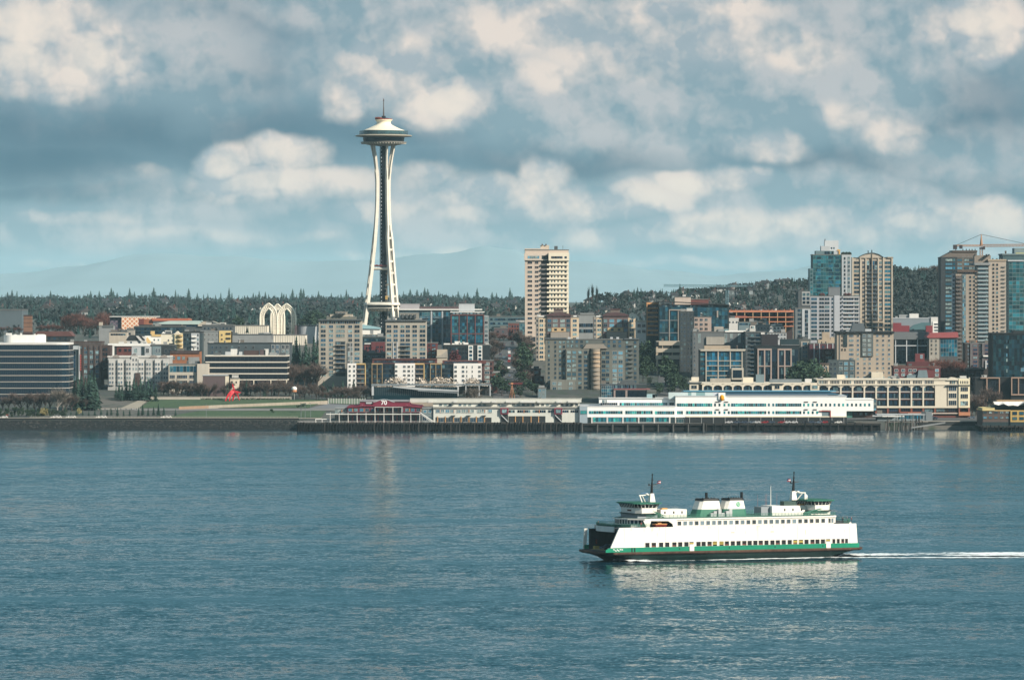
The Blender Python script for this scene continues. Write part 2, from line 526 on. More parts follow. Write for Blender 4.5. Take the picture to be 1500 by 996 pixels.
# ================================================================== the needle tower
def needle():
    D = 4078.0; k = D / F; cx = 562.0
    zb = 43.0
    root = empty('observation_tower', (X(cx, D), D, zb), 'tall white observation tower with a saucer top on three slender legs', 'observation tower')
    white = paint((232, 225, 210), 0.14, 0.6, 0.8); dark = paint((9, 24, 34), 0.2, 0.6, 0.7)
    def z(y): return Z(y, D) - zb
    # core
    b = MB()
    b.prism([(2.35*cos(pi/3*i), 2.35*sin(pi/3*i)) for i in range(6)], 0, z(208))
    for i in range(6):
        t = pi/3*i
        b.tube((2.7*cos(t), 2.7*sin(t), 0), (2.7*cos(t), 2.7*sin(t), z(208)), 0.22, n=4)
    core = b.build('core', dark, root)
    lampm = paint((190, 200, 205), 0.05, 0.4)
    me = MB().box(-0.34, 0.34, -0.3, 0.3, -0.4, 0.4).mesh('landing_and_light_box', lampm)  # pale boxes stand for the row of white light dots on the core
    zz = z(500)
    while zz < z(214):
        o = link(me, 'landing_and_light_box', root, (-1.6, -2.5, zz)); zz += 2.75
    zz = z(486)
    me = MB().box(-0.5, 0.5, -0.3, 0.3, -0.35, 0.35).mesh('landing_and_light_box', paint((130, 120, 105), 0.1))
    while zz < z(390):
        o = link(me, 'landing_and_light_box', root, (1.7, -2.6, zz)); zz += 2.9
    b = MB().box(-0.9, 1.0, -0.8, 0.6, -1.4, 1.4)
    e = b.build('elevator_cab', paint((196, 150, 60), 0.05), root, (2.2, -2.9, z(436)))
    # legs
    rtab = [(504,32),(475,29),(460,27),(440,24.2),(400,19.2),(360,14.6),(335,12.2),(310,10.4),(290,9.6),(265,9.6),(245,11.2),(230,13.2),(213,16.6)]
    dtab = [(504,5.6),(460,5.2),(400,4.6),(350,4.1),(336,2.4),(320,1.9),(275,1.9),(262,2.3),(245,3.9),(230,5.4),(213,7.0)]
    def tab(T, y):
        for (a, va), (c, vc) in zip(T, T[1:]):
            if c <= y <= a:
                return va + (vc - va) * (a - y) / (a - c)
        return T[-1][1]
    ys = list(range(504, 212, -6)) + [212]
    for ang in (196, 310, 70):
        ta = radians(ang)
        er = Vector((cos(ta), sin(ta), 0)); et = Vector((-sin(ta), cos(ta), 0))
        b = MB()
        for sgn in (-1, 1):
            ring = []
            for y in ys:
                yy = max(213, y)
                c = er * (tab(rtab, yy) * k) + et * (sgn * tab(dtab, yy) * k * 0.98) + Vector((0, 0, z(y)))
                hw = 0.78 if y > 262 else 0.56
                hd = 1.15 if y > 250 else 0.8
                ring.append([c - er*hd - et*hw, c + er*hd - et*hw, c + er*hd + et*hw, c - er*hd + et*hw])
            for a, c in zip(ring, ring[1:]):
                for i in range(4):
                    j = (i + 1) % 4
                    b.quad(a[i], a[j], c[j], c[i])
            b.quad(*ring[-1])
        # the web that joins both members at the waist
        wy = [y for y in ys if 264 <= y <= 334]
        for a, c in zip(wy, wy[1:]):
            pa = er * (tab(rtab, a) * k) + Vector((0, 0, z(a))); pc = er * (tab(rtab, c) * k) + Vector((0, 0, z(c)))
            wa = tab(dtab, a) * k; wc = tab(dtab, c) * k
            for off in (-0.9, 0.9):
                b.quad(pa + er*off - et*wa, pa + er*off + et*wa, pc + er*off + et*wc, pc + er*off - et*wc)
        leg = b.build('leg', white, root)
        for y in range(349, 490, 17):
            c = er * (tab(rtab, y) * k) + Vector((0, 0, z(y)))
            w = tab(dtab, y) * k
            r_ = MB()
            vs = []
            for dz in (-0.75, 0.75):
                vs += [c - er*0.7 - et*w + Vector((0,0,dz)), c + er*0.7 - et*w + Vector((0,0,dz)), c + er*0.7 + et*w + Vector((0,0,dz)), c - er*0.7 + et*w + Vector((0,0,dz))]
            r_.add(vs, [(0,3,2,1),(4,5,6,7),(0,1,5,4),(1,2,6,5),(2,3,7,6),(3,0,4,7)])
            r_.build('rung', white, leg)
    # ring girder part way up
    R = tab(rtab, 391) * k
    b = MB(); P = [Vector((cos(radians(a)) * R, sin(radians(a)) * R, 0)) for a in (196, 310, 70)]
    for i in range(3):
        p, q = P[i], P[(i+1) % 3]
        b.tube(p + Vector((0,0,z(394))), q + Vector((0,0,z(394))), 0.9, n=4)
        b.tube(p + Vector((0,0,z(390))), q + Vector((0,0,z(390))), 0.4, n=4)
    b.build('tie_beam', white, root)
    b = MB()
    for i in range(9):
        t = i / 8
        p = P[0].lerp(P[1], 0.08 + 0.72 * t)
        b.box(p.x-0.7, p.x+0.7, p.y-0.6, p.y+0.6, z(390.2), z(388.4 - rnd.random()))
    b.build('red_equipment', paint((150, 40, 48), 0.2), root)
    # banquet level
    prof = [(2, z(456.5)), (8.5, z(456)), (12.4, z(453)), (13.2, z(451.3)), (13.4, z(450.5)), (13.0, z(450.4)), (13.0, z(447.4)), (13.8, z(447.2)), (13.9, z(446.2)), (12.6, z(443.2)), (4, z(442.6)), (2, z(442.6))]
    def soft_tri(t):  # three rounded corners that point at the legs
        return 1.0 + 0.10 * cos(3 * (t - radians(190)))
    b = MB(); n = 60
    for r, zz in prof:
        for i in range(n):
            t = 2*pi*i/n; q = r * soft_tri(t)
            b.v.append((q*cos(t), q*sin(t), zz))
    for j in range(len(prof)-1):
        for i in range(n):
            b.f.append([j*n+i, j*n+(i+1)%n, (j+1)*n+(i+1)%n, (j+1)*n+i])
            b.mi.append(1 if j == 5 else 0); b.sm.append(j not in (5,))
    lv = b.build('lower_deck', [white, paint((14, 34, 46), 0.1, 0.2)], root)
    ribm = MB().box(-0.28, 0.28, -5.6, 0, -0.9, 0.5).mesh('rib', paint((150, 138, 120), 0.1))
    for i in range(30):
        t = 2*pi*i/30
        o = link(ribm, 'rib', lv, (12.6*soft_tri(t)*cos(t), 12.6*soft_tri(t)*sin(t), z(453.2))); o.rotation_euler = (0, 0, t - pi/2)
    # saucer
    steel = paint((128, 128, 122), 0.1, 0.5)
    prof = [(3, z(214.5)), (9, z(213.5)), (12.6, z(212.2)), (15.6, z(210.4)), (17.3, z(209)), (17.5, z(208.4)), (15.6, z(207.9))]
    under = MB().lathe(prof, 72).build('saucer_underside', paint((150, 142, 130), 0.08, 0.6), root)
    lv_ = MB().box(-0.22, 0.22, -1.2, 1.2, -0.6, 0.75).mesh('louver', white)
    for i in range(48):
        t = 2*pi*i/48
        o = link(lv_, 'louver', under, (15.7*cos(t), 15.7*sin(t), z(210.1))); o.rotation_euler = (0, 0, t - pi/2)
    MB().lathe([(15.0, z(208.2)), (15.3, z(206)), (15.6, z(203)), (16.0, z(200.8)), (14, z(200.8))], 72).build('restaurant_windows', glass((8, 44, 60), (40, 90, 100), 0.2, 0.1), root)
    MB().lathe([(15.4, z(201.5)), (20.5, z(200.4)), (21.4, z(199.9)), (21.4, z(199.1)), (20.6, z(198.4)), (15.2, z(197.4))], 96).build('halo_ring', paint((176, 160, 132), 0.08, 0.5), root)
    deck = MB().lathe([(14.6, z(197.8)), (15.0, z(196.5)), (15.2, z(191.6))], 72).build('deck_windows', glass((6, 30, 38), (50, 96, 100), 0.25, 0.12), root)
    gm, gg, bs, out = newmat('clear_barrier')
    bs.inputs['Base Color'].default_value = (0.07, 0.12, 0.135, 1); bs.inputs['Roughness'].default_value = 0.05; bs.inputs['Alpha'].default_value = 0.36
    pm = MB().box(-1.12, 1.12, -0.06, 0.06, 0, 3.2).mesh('glass_barrier', gm)
    for i in range(48):
        t = 2*pi*i/48
        o = link(pm, 'glass_barrier', root, (18.2*cos(t), 18.2*sin(t), z(198.3))); o.rotation_euler = (0.16*0, 0, t - pi/2)
    MB().lathe([(15.5, z(191.9)), (15.6, z(191.2)), (14.4, z(190.6)), (11.5, z(188.3)), (8.6, z(185.6)), (6.3, z(183.4)), (5.4, z(181.3)), (5.2, z(179.5)), (5.6, z(177.9)), (6.6, z(176.4)), (6.7, z(175.7)), (1, z(175.6))], 72).build('roof', paint((244, 232, 208), 0.07, 0.5, 0.86), root)
    b = MB()
    b.lathe([(6.5, z(175.8)), (6.4, z(174.6)), (5.8, z(174.3)), (5.6, z(175.5))], 48)
    for i in range(11):
        t = radians(140 + i * 11)
        b.box(5.6*cos(t)-0.8, 5.6*cos(t)+0.8, 5.6*sin(t)-0.7, 5.6*sin(t)+0.7, z(175.5), z(173.2 - rnd.random()*1.3))
    b.build('work_platform', paint((176, 66, 36), 0.25), root)
    b = MB()
    b.prism([(1.5*cos(pi/3*i), 1.5*sin(pi/3*i)) for i in range(6)], z(176), z(170.2))
    for i in range(7): b.box(1.2+i*0.62, 1.6+i*0.62, -1.5, -0.9, z(175.6), z(172.5 + 0.35*i))
    b.build('mast_base', paint((24, 40, 62), 0.2), root)
    b = MB(); b.tube((0,0,z(171)), (0,0,z(158)), 0.55, 0.42, 8); b.tube((0,0,z(158)), (0,0,z(149)), 0.36, 0.28, 8); b.tube((0,0,z(149)), (0,0,z(145.2)), 0.5, 0.3, 8); b.tube((0,0,z(145.2)), (0,0,z(143.6)), 0.1, 0.08, 6)
    b.build('spire', paint((104, 92, 84), 0.15), root)
needle()
# ================================================================== buildings
WIN_MESH = {}
def window_mesh(w, h, gl, fr, mull, sill):
    key = (round(w, 2), round(h, 2), gl.name, fr.name if fr else '', mull, sill)
    if key in WIN_MESH: return WIN_MESH[key]
    b = MB()
    b.box(-w/2, w/2, -0.05, 0.02, -h/2, h/2, 0)
    t = min(0.16, w * 0.08)
    if fr:
        b.box(-w/2-t, -w/2, -0.16, 0.02, -h/2-t, h/2+t, 1)
        b.box(w/2, w/2+t, -0.16, 0.02, -h/2-t, h/2+t, 1)
        b.box(-w/2, w/2, -0.16, 0.02, h/2, h/2+t, 1)
        b.box(-w/2, w/2, -0.24 if sill else -0.16, 0.02, -h/2-t, -h/2, 1)
        for i in range(mull):
            x = -w/2 + w * (i + 1) / (mull + 1)
            b.box(x-0.05, x+0.05, -0.1, 0.0, -h/2, h/2, 1)
    me = b.mesh('window', [gl, fr or gl])
    WIN_MESH[key] = me
    return me

def lsp(a, b, n):
    return [a + (b - a) * i / (n - 1) for i in range(n)] if n > 1 else [(a + b) / 2]
def stp(a, d, n):
    return [a + d * i for i in range(n)]

class Bld:
    def __init__(s, label, cat, x0, x1, y0, y1, D, dep, mat_, name='building', group=None, wall=True, roof='flat', clutter=3, sink=None, roofmat=None):
        s.D, s.k, s.dep, s.mat = D, D / F, dep, mat_
        s.x0, s.x1, s.y0, s.y1 = x0, x1, y0, y1
        s.cx = (x0 + x1) / 2.0
        zb = Z(y1, D)
        gz = min(height(x0, D), height(x1, D), height(s.cx, D + dep)) - 0.6
        s.zb = min(zb, gz) if sink is None else sink
        s.root = empty(name, (X(s.cx, D), D, s.zb), label, cat, group)
        s.n = {}
        s.extra = {}
        s.y1b = HY + (CH - s.zb) / s.k
        s.rs = random.Random(hash(label) % 1000 if False else sum(ord(c) for c in label))
        if wall: s.wall(x0, x1, y0, s.y1b)
        if roof == 'flat' and wall:
            rm = roofmat or paint((112, 112, 108), 0.2, 0.9)
            w = (x1 - x0) * s.k / 2
            b = MB()
            b.box(-w-0.25, w+0.25, -0.25, dep+0.25, -0.35, 0.18)
            b.build('roof', rm, s.root, (0, 0, s.lz(y0)))
            s.clutter(x0, x1, y0, clutter)
    def lx(s, x): return (x - s.cx) * s.k
    def lz(s, y): return CH - (y - HY) * s.k - s.zb
    def wall(s, x0, x1, y0, y1, mat_=None, front=0.0, dep=None, name='wall'):
        dep = s.dep if dep is None else dep
        b = MB().box(s.lx(x0), s.lx(x1), -front, dep, s.lz(y1), s.lz(y0))
        return b.build(name, mat_ or s.mat, s.root)
    part = wall
    def clutter(s, x0, x1, y0, n):
        if n <= 0: return
        cols = [paint((150, 152, 150), 0.15), paint((88, 96, 100), 0.15), paint((196, 194, 186), 0.1), paint((120, 108, 96), 0.15)]
        for i in range(n):
            w = s.rs.uniform(1.2, 4.5) * s.k / 0.45; h = s.rs.uniform(0.7, 2.2)
            px = s.rs.uniform(x0 + 2, x1 - 2)
            if s.lx(px) + w/2 > s.lx(x1) - 0.4: px = x1 - (w/2 + 0.6) / s.k
            if s.lx(px) - w/2 < s.lx(x0) + 0.4: px = x0 + (w/2 + 0.6) / s.k
            yy = s.rs.uniform(2, s.dep * 0.6)
            b = MB()
            if s.rs.random() < 0.7:
                b.box(-w/2, w/2, 0, 2.0 + w*0.3, 0.18, h)
                b.box(-w/2-0.1, w/2+0.1, -0.1, 2.1 + w*0.3, h, h + 0.15)
            else:
                b.lathe([(0.5, 0.18), (0.5, h), (0.75, h), (0.75, h+0.3), (0.05, h+0.4)], 10)
            b.build('roof_unit', s.rs.choice(cols), s.root, (s.lx(px), yy, s.lz(y0)))
    def parapet(s, mat_=None, h=0.9, x0=None, x1=None, y0=None):
        x0 = s.x0 if x0 is None else x0; x1 = s.x1 if x1 is None else x1; y0 = s.y0 if y0 is None else y0
        a, c = s.lx(x0), s.lx(x1)
        b = MB(); t = 0.3; f = 0.3
        b.box(a-f, c+f, -f, -f+t, 0, h); b.box(a-f, c+f, s.dep+f-t, s.dep+f, 0, h)
        b.box(a-f, a-f+t, -f+t, s.dep+f-t, 0, h); b.box(c+f-t, c+f, -f+t, s.dep+f-t, 0, h)
        b.build('parapet', mat_ or s.mat, s.root, (0, 0, s.lz(y0) - 0.1))
    def win(s, cols, rows, w, h, gl=None, fr=None, front=0.0, mull=1, sill=True, skip=0.0, name='window'):
        gl = gl or GL_DARK
        me = window_mesh(w * s.k, h * s.k, gl, fr, mull, sill)
        for y in rows:
            for x in cols:
                if skip and s.rs.random() < skip: continue
                loc = (s.lx(x), -front, s.lz(y))
                c = s.n.get(name, 0)
                if c < 100:
                    link(me, name, s.root, loc); s.n[name] = c + 1
                else:
                    s.extra.setdefault(name, []).append((me, loc))
    def bands(s, x0, x1, rows, h, mat_, front=0.12, name='floor_band', side=True):
        kx = s.k
        for y in rows:
            b = MB().box(s.lx(x0) - (0.12 if side else 0), s.lx(x1) + (0.12 if side else 0), -front, (s.dep + 0.12) if side else 0.0, -h*kx/2, h*kx/2)
            b.build(name, mat_, s.root, (0, 0, s.lz(y)))
    def strip(s, x0, x1, rows, h, gl=None, n=6, front=0.0, name='ribbon_window', fr=None):
        """One ribbon window per storey, its panes side by side."""
        gl = gl or GL_DARK; fr = fr or s.mat
        kx = s.k; W_ = (x1 - x0) * kx; w = W_ / n; hh = h * kx
        key = ('strip', round(W_, 2), round(hh, 2), gl.name, fr.name, n)
        if key not in WIN_MESH:
            b = MB()
            for i in range(n):
                a = -W_/2 + i * w
                b.box(a + 0.04, a + w - 0.04, -0.06, 0.02, -hh/2, hh/2, 0)
            for i in range(n + 1):
                a = -W_/2 + i * w
                b.box(a - 0.04, a + 0.04, -0.13, 0.02, -hh/2, hh/2, 1)
            WIN_MESH[key] = b.mesh(name, [gl, fr])
        for y in rows:
            link(WIN_MESH[key], name, s.root, (s.lx((x0 + x1) / 2), -front, s.lz(y)))
    def curtain(s, x0, x1, y0, y1, nc, nr, gl=None, fr=None, front=0.0, t=0.12, proud=0.14, name='curtain_wall', htf=1.0):
        gl = gl or GL_TEAL; fr = fr or paint((120, 135, 140), 0.05)
        b = MB(); a, c = s.lx(x0), s.lx(x1); z0, z1 = s.lz(y1), s.lz(y0)
        dx = (c - a) / nc; dz = (z1 - z0) / nr
        for i in range(nc):
            for j in range(nr):
                tl = s.rs.uniform(-0.02, 0.02)
                b.box(a + i*dx + 0.03, a + (i+1)*dx - 0.03, -0.06 + tl, 0.0, z0 + j*dz + 0.03, z0 + (j+1)*dz - 0.03, 0)
        for i in range(nc + 1):
            b.box(a + i*dx - t/2, a + i*dx + t/2, -proud, 0.0, z0, z1, 1)
        for j in range(nr + 1):
            b.box(a - t/2, c + t/2, -proud - 0.02, 0.0, z0 + j*dz - t*htf/2, z0 + j*dz + t*htf/2, 1)
        return b.build(name, [gl, fr], s.root, (0, -front, 0))
    def balc(s, x0, x1, rows, h=2.4, proud=1.5, slab=None, rail=None, front=0.0, name='balcony', bars=True):
        """Balconies: a slab with a rail in front."""
        slab = slab or s.mat; rail = rail or paint((96, 110, 116), 0.1, 0.4)
        kx = s.k; w = (x1 - x0) * kx / 2; hh = h * kx
        key = ('balc', round(w, 2), round(hh, 2), round(proud, 2), slab.name, rail.name, bars)
        if key not in WIN_MESH:
            b = MB()
            b.box(-w, w, -proud, 0, -0.14, 0.14, 0)
            b.box(-w, w, -proud - 0.03, -proud + 0.05, hh*0.92, hh, 1)
            if bars:
                nb = max(3, int(w * 2 / 0.8))
                for i in range(nb + 1):
                    x = -w + 0.06 + (2*w - 0.12) * i / nb
                    b.box(x - 0.06, x + 0.06, -proud, -proud + 0.05, 0.14, hh*0.92, 1)
            else:
                b.box(-w, w, -proud, -proud + 0.06, 0.14, hh*0.92, 1)
            WIN_MESH[key] = b.mesh(name, [slab, rail])
        for y in rows:
            link(WIN_MESH[key], name, s.root, (s.lx((x0+x1)/2), -front, s.lz(y)))
    def top(s, x0, x1, y0, y1, mat_=None, yoff=3.0, dep=None, name='penthouse', cap=True):
        dep = dep or s.dep * 0.55
        b = MB().box(s.lx(x0), s.lx(x1), yoff, yoff + dep, s.lz(y1), s.lz(y0))
        if cap: b.box(s.lx(x0)-0.2, s.lx(x1)+0.2, yoff-0.2, yoff+dep+0.2, s.lz(y0), s.lz(y0)+0.25)
        return b.build(name, mat_ or s.mat, s.root)
    def poly(s, pts, y0_, y1_, mat_, name):
        b = MB().xzprism([(s.lx(x), s.lz(y)) for x, y in pts], y0_, y1_)
        return b.build(name, mat_, s.root)
    def sides(s, rows, h, gl=None):
        """Windows along both flanks, one ribbon per storey."""
        gl = gl or GL_DARK
        for x, sg in ((s.lx(s.x0), -1), (s.lx(s.x1), 1)):
            for y in rows:
                b = MB()
                n = max(2, int(s.dep / 5))
                for i in range(n):
                    a = 1.0 + (s.dep - 2) * i / n; c = a + (s.dep - 2) / n * 0.6
                    b.box(min(0, sg*0.06), max(0, sg*0.06), a, c, -h*s.k/2, h*s.k/2)
                b.build('side_window', gl, s.root, (x, 0, s.lz(y)))
    def done(s):
        for name, lst in s.extra.items():
            b = MB(); mats = []
            for me, loc in lst:
                mm = []
                for m in me.materials:
                    if m not in mats: mats.append(m)
                    mm.append(mats.index(m))
                base = len(b.v)
                for v in me.vertices: b.v.append((v.co.x+loc[0], v.co.y+loc[1], v.co.z+loc[2]))
                for p in me.polygons:
                    b.f.append([base+i for i in p.vertices]); b.mi.append(mm[p.material_index]); b.sm.append(False)
            b.build(name, mats, s.root, kind='stuff')
        s.extra = {}
        return s

C = {k: paint(v[0], *v[1:]) for k, v in dict(
    cream=((232, 214, 180), 0.1), white=((240, 236, 226), 0.07), offwhite=((214, 210, 202), 0.1), beige=((196, 178, 152), 0.12),
    tan=((186, 160, 128), 0.14), pinkbeige=((206, 180, 160), 0.1), grey=((142, 146, 146), 0.14), palegrey=((184, 190, 194), 0.1), dgrey=((84, 92, 96), 0.15),
    olive=((118, 118, 104), 0.15), greygreen=((104, 112, 106), 0.15), char=((44, 50, 54), 0.2), brick=((120, 62, 52), 0.22), dbrick=((84, 58, 54), 0.22),
    redpaint=((150, 52, 54), 0.15), rust=((186, 96, 56), 0.2), orange=((222, 128, 70), 0.14), yellow=((226, 178, 92), 0.12), brown=((98, 78, 66), 0.18),
    purple=((104, 52, 66), 0.15), teal=((70, 120, 128), 0.12), tealgrey=((112, 138, 146), 0.12), dteal=((34, 60, 68), 0.15), plum=((98, 76, 80), 0.15),
    frame=((170, 172, 168), 0.06), wframe=((222, 220, 212), 0.05), dframe=((36, 44, 48), 0.1), concrete=((170, 160, 144), 0.16),
    piergreen=((180, 184, 168), 0.1), steel=((120, 132, 138), 0.1)).items()}

# ---------------------------------------------------------------- left waterfront
b = Bld('dark glass office block with rounded ends and thin pale bands under a white penthouse', 'office building', -60, 101, 502, 590, 3390, 46, GL_BLACK, wall=False)
def rounded(x0, x1, d, r, y0, n=8):
    pts = []
    for cx_, cy_, a0 in ((x1-r, y0+r, -90), (x1-r, y0+d-r, 0), (x0+r, y0+d-r, 90), (x0+r, y0+r, 180)):
        for i in range(n+1):
            t = radians(a0 + 90*i/n); pts.append((cx_ + r*cos(t), cy_ + r*sin(t)))
    return pts
R0 = rounded(b.lx(-60), b.lx(100), 46, 9, 0)
R1 = rounded(b.lx(-60)-0.3, b.lx(100)+0.3, 46.6, 9.3, -0.3)
MB().prism(R0, 0, b.lz(503)).build('glass_wall', glass((4, 12, 18), (14, 34, 44), 0.4, 0.1, 'office_glass'), b.root)
for i in range(48):
    x = -58 + i*3.3
    if x < 94: MB().box(-0.05, 0.05, -0.1, 0.02, b.lz(585), b.lz(505)).build('mullion', paint((24, 36, 46), 0.1, 0.3), b.root, (b.lx(x), 0, 0))
for i, y in enumerate([513.3, 522.3, 531.8, 541, 550, 559.2, 568.4, 577.4]):
    MB().prism(R1, b.lz(y)-0.22, b.lz(y)+0.22).build('floor_band', paint((180, 172, 160), 0.1, 0.6), b.root)
MB().prism(rounded(b.lx(-60)-0.4, b.lx(100)+0.4, 46.8, 9.4, -0.4), b.lz(505), b.lz(502)).build('parapet', C['offwhite'], b.root)
MB().prism(rounded(b.lx(2.5), b.lx(63), 20, 6, 8), b.lz(502), b.lz(491)).build('penthouse', C['white'], b.root)
for x, w in ((6, 8), (18, 3), (27, 2), (47, 2), (52, 8), (60, 2)):
    b.part(x, x+w, 490 - rnd.random()*2, 493, C['offwhite'], -12, 16, 'roof_unit')
b.done()

b = Bld('grey windowless arena block at the foot of the far ridge', 'arena', -80, 32, 453.5, 480, 4700, 60, paint((84, 102, 112), 0.06), clutter=0)
b.bands(-80, 32, [455], 1.2, C['dgrey']); b.done()

b = Bld('square brick chimney rising behind the round office block', 'chimney', 34.5, 46.5, 462, 490, 3950, 6, paint((150, 96, 66), 0.25), name='chimney', roof=None)
b.part(34.2, 46.8, 461.4, 463.4, C['dbrick'], 0.2, 6.2, 'cap')
b.part(33.8, 47, 486, 490, C['dbrick'], 0.4, 6.4, 'plinth')
for y in (467, 473, 479): b.bands(34.5, 46.5, [y], 0.7, C['dbrick'], 0.08, 'iron_hoop')
b.done()
b = Bld('long low building with a brown red roof beside the brick chimney', 'low building', 50, 105, 492, 500, 3900, 26, C['char'], roof=None)
b.poly([(48, 492.5), (54, 485.5), (101, 485.5), (107, 492.5)], -0.5, 27, paint((112, 60, 54), 0.15), 'roof')
for x in range(56, 104, 8): b.win([x], [496], 3.4, 3)
b.done()

b = Bld('dark brown brick hotel with tall columns of windows and a vertical red sign', 'hotel', 100, 148, 502, 560, 3480, 28, paint((92, 76, 72), 0.2), clutter=4)
b.parapet(C['dbrick'])
b.win([125.6, 134, 142.3], stp(516, 7.0, 6), 4.4, 4.6, GL_MID, C['grey'], mull=1)
b.win([118.8], stp(509, 7.0, 1), 3, 3, GL_MID, C['grey'])
for x in (121.4, 129.8, 138.2, 146.2): b.part(x-0.8, x+0.8, 506, 556, C['dbrick'], 0.5, 0.1, 'pilaster')
for x in (124.5, 131.5, 139.5): b.win([x], [510.2], 2.0, 2.0, GL_PALE)
b.part(100.5, 116, 505, 558, C['dteal'], 1.2, 0.5, 'stair_tower')
b.curtain(101.5, 111, 514, 557, 3, 7, GL_DARK, C['steel'], 1.2)
b.part(104, 116, 506.5, 512, C['palegrey'], 1.6, 0.3, 'stair_head')
b.part(115.6, 117.2, 507, 556, C['palegrey'], 1.8, 0.3, 'sign_mast')
sg = b.part(117.3, 119.6, 519, 543, paint((60, 26, 28), 0.1), 2.0, 0.3, 'sign')
for i in range(7):
    MB().box(-0.42, 0.42, -0.08, 0, -0.55, 0.55).build('sign_letter', paint((214, 80, 70), 0.05), sg, (b.lx(118.45), -2.02, b.lz(520.8 + i*3.4)))
b.part(148, 161, 506, 556, C['dbrick'], -6, 22, 'rear_wing')
b.win([151, 155], stp(512, 7, 5), 2.4, 4, GL_DARK, C['dframe'], front=-6)
b.done()

# behind: patterned hall, orange building, pale roofs
b = Bld('white hall wall with an orange diamond lattice on its bright side', 'hall', 161, 229, 464, 486, 4350, 40, C['plum'], clutter=0, roof=None)
def diamonds(base, fg, sc):
    m, gg, bs, _ = newmat('diamond_cladding')
    geo = gg.new('ShaderNodeNewGeometry'); sp_ = gg.new('ShaderNodeSeparateXYZ'); gg.l.new(geo.outputs['Position'], sp_.inputs[0])
    u = gg.m('MULTIPLY', sp_.outputs[0], sc); v = gg.m('MULTIPLY', sp_.outputs[2], sc)
    d1 = gg.m('PINGPONG', gg.m('ADD', u, v), 0.5); d2 = gg.m('PINGPONG', gg.m('SUBTRACT', u, v), 0.5)
    e = gg.m('MINIMUM', d1, d2)
    gg.l.new(gg.mix(gg.ss(e, 0.10, 0.16), lin(base, 0.85), lin(fg, 0.85)), bs.inputs['Base Color']); bs.inputs['Roughness'].default_value = 0.8
    return m
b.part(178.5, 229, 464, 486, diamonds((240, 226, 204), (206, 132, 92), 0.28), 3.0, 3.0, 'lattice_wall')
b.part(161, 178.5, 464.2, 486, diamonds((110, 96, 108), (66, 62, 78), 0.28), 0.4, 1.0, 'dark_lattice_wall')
b.part(160.6, 229.6, 463.4, 464.4, C['offwhite'], 3.3, 43, 'roof_edge')
b.done()
b = Bld('orange red hall with a long orange roof edge beside the lattice wall', 'hall', 203, 277, 467.5, 490, 4260, 40, C['rust'], clutter=0, roof=None)
b.part(203, 211, 467, 480, paint((136, 52, 44), 0.15), 0.5, 10, 'dark_end')
b.part(223, 276, 466.6, 470, paint((216, 96, 56), 0.1), 2, 30, 'roof')
b.part(245, 246, 462, 467, C['dgrey'], -4, 5, 'vent_pipe')
b.done()
b = Bld('low hall with a pale green metal roof in front of the orange hall', 'hall', 224, 300, 471, 492, 4180, 40, C['dgrey'], clutter=0, roof=None)
b.poly([(222, 475.2), (246, 470.3), (292, 470.0), (300, 475.2)], -1, 40, paint((176, 206, 196), 0.05, 0.5), 'roof')
b.poly([(290, 475.8), (298, 470.8), (310, 470.8), (326, 476.2), (326, 478), (290, 478)], -1.4, 30, C['beige'], 'curved_roof')
b.strip(226, 290, [477.5], 2.2, GL_DARK, 14)
b.done()
b = Bld('dark green terraced block with a stepped planted roofline', 'apartment block', 196, 270, 478, 505, 4080, 22, C['dteal'], clutter=5)
b.strip(198, 266, [482, 487], 2.6, GL_DARK, 16)
b.part(204, 222, 475.5, 478, C['char'], -2, 12, 'upper_terrace'); b.part(236, 262, 475, 478, C['char'], -2, 12, 'upper_terrace')
b.done()
b = Bld('blank grey concrete house with a tall chimney block at its corner', 'house', 145, 166, 477, 502, 3960, 16, C['grey'], clutter=1)
b.part(145, 150, 472, 478, C['beige'], 0.2, 4, 'chimney'); b.part(150, 166, 477.5, 480, C['dgrey'], 0.3, 0.3, 'shade_band'); b.done()
b = Bld('low beige block with a dark window strip behind the concrete house', 'low building', 160, 186, 486, 505, 3900, 14, C['beige'], clutter=3)
b.strip(162, 184, [490], 2.6, GL_DARK, 6); b.done()
b = Bld('squat grey block between the beige block and the yellow roofs', 'low building', 184, 196, 483, 505, 3930, 14, C['concrete'], clutter=1)
b.win([190], [489], 3, 3); b.done()
b = Bld('white house with a sunny yellow gable', 'house', 212, 237, 492, 508, 3830, 14, C['white'], roof=None)
b.poly([(211, 500), (216, 494), (221, 500), (221, 507), (211, 507)], -1, 6, C['yellow'], 'gable')
b.part(222, 236, 490, 493, C['yellow'], 0.4, 8, 'roof'); b.win([226, 232], [498], 2, 2.4); b.part(220, 226, 485, 490, C['yellow'], -4, 5, 'roof_tower'); b.done()
b = Bld('dark roofed house with white dormers below the terraced block', 'house', 186, 213, 493, 508, 3820, 14, C['offwhite'], roof=None)
b.poly([(184, 498.5), (190, 491), (206, 491), (213, 498.5)], -0.5, 14.5, C['char'], 'roof')
b.poly([(199, 492), (206, 500), (210, 500), (203, 492)], -1.2, 2, C['offwhite'], 'gable_trim'); b.win([192, 204], [502], 2.4, 3); b.done()
b = Bld('cream apartment house with rounded yellow balconies', 'apartment house', 236, 268, 489, 515, 3800, 18, paint((240, 226, 192), 0.06), clutter=3)
b.part(256, 267.5, 488, 515, paint((240, 214, 150), 0.06), 1.2, 2, 'balcony_bay')
for y in (493, 499.5, 506, 511):
    q = MB().lathe([(1.9, 0), (2.2, 1.1)], 16); q.lathe([(0.1, 0), (1.9, 0)], 16); q.build('balcony', C['yellow'], b.root, (b.lx(264), -1.2, b.lz(y)))
b.win([247, 253], [498.5], 2, 2.6, GL_DARK, C['wframe']); b.curtain(248, 256, 503, 510, 3, 2, GL_DARK, C['dframe'])
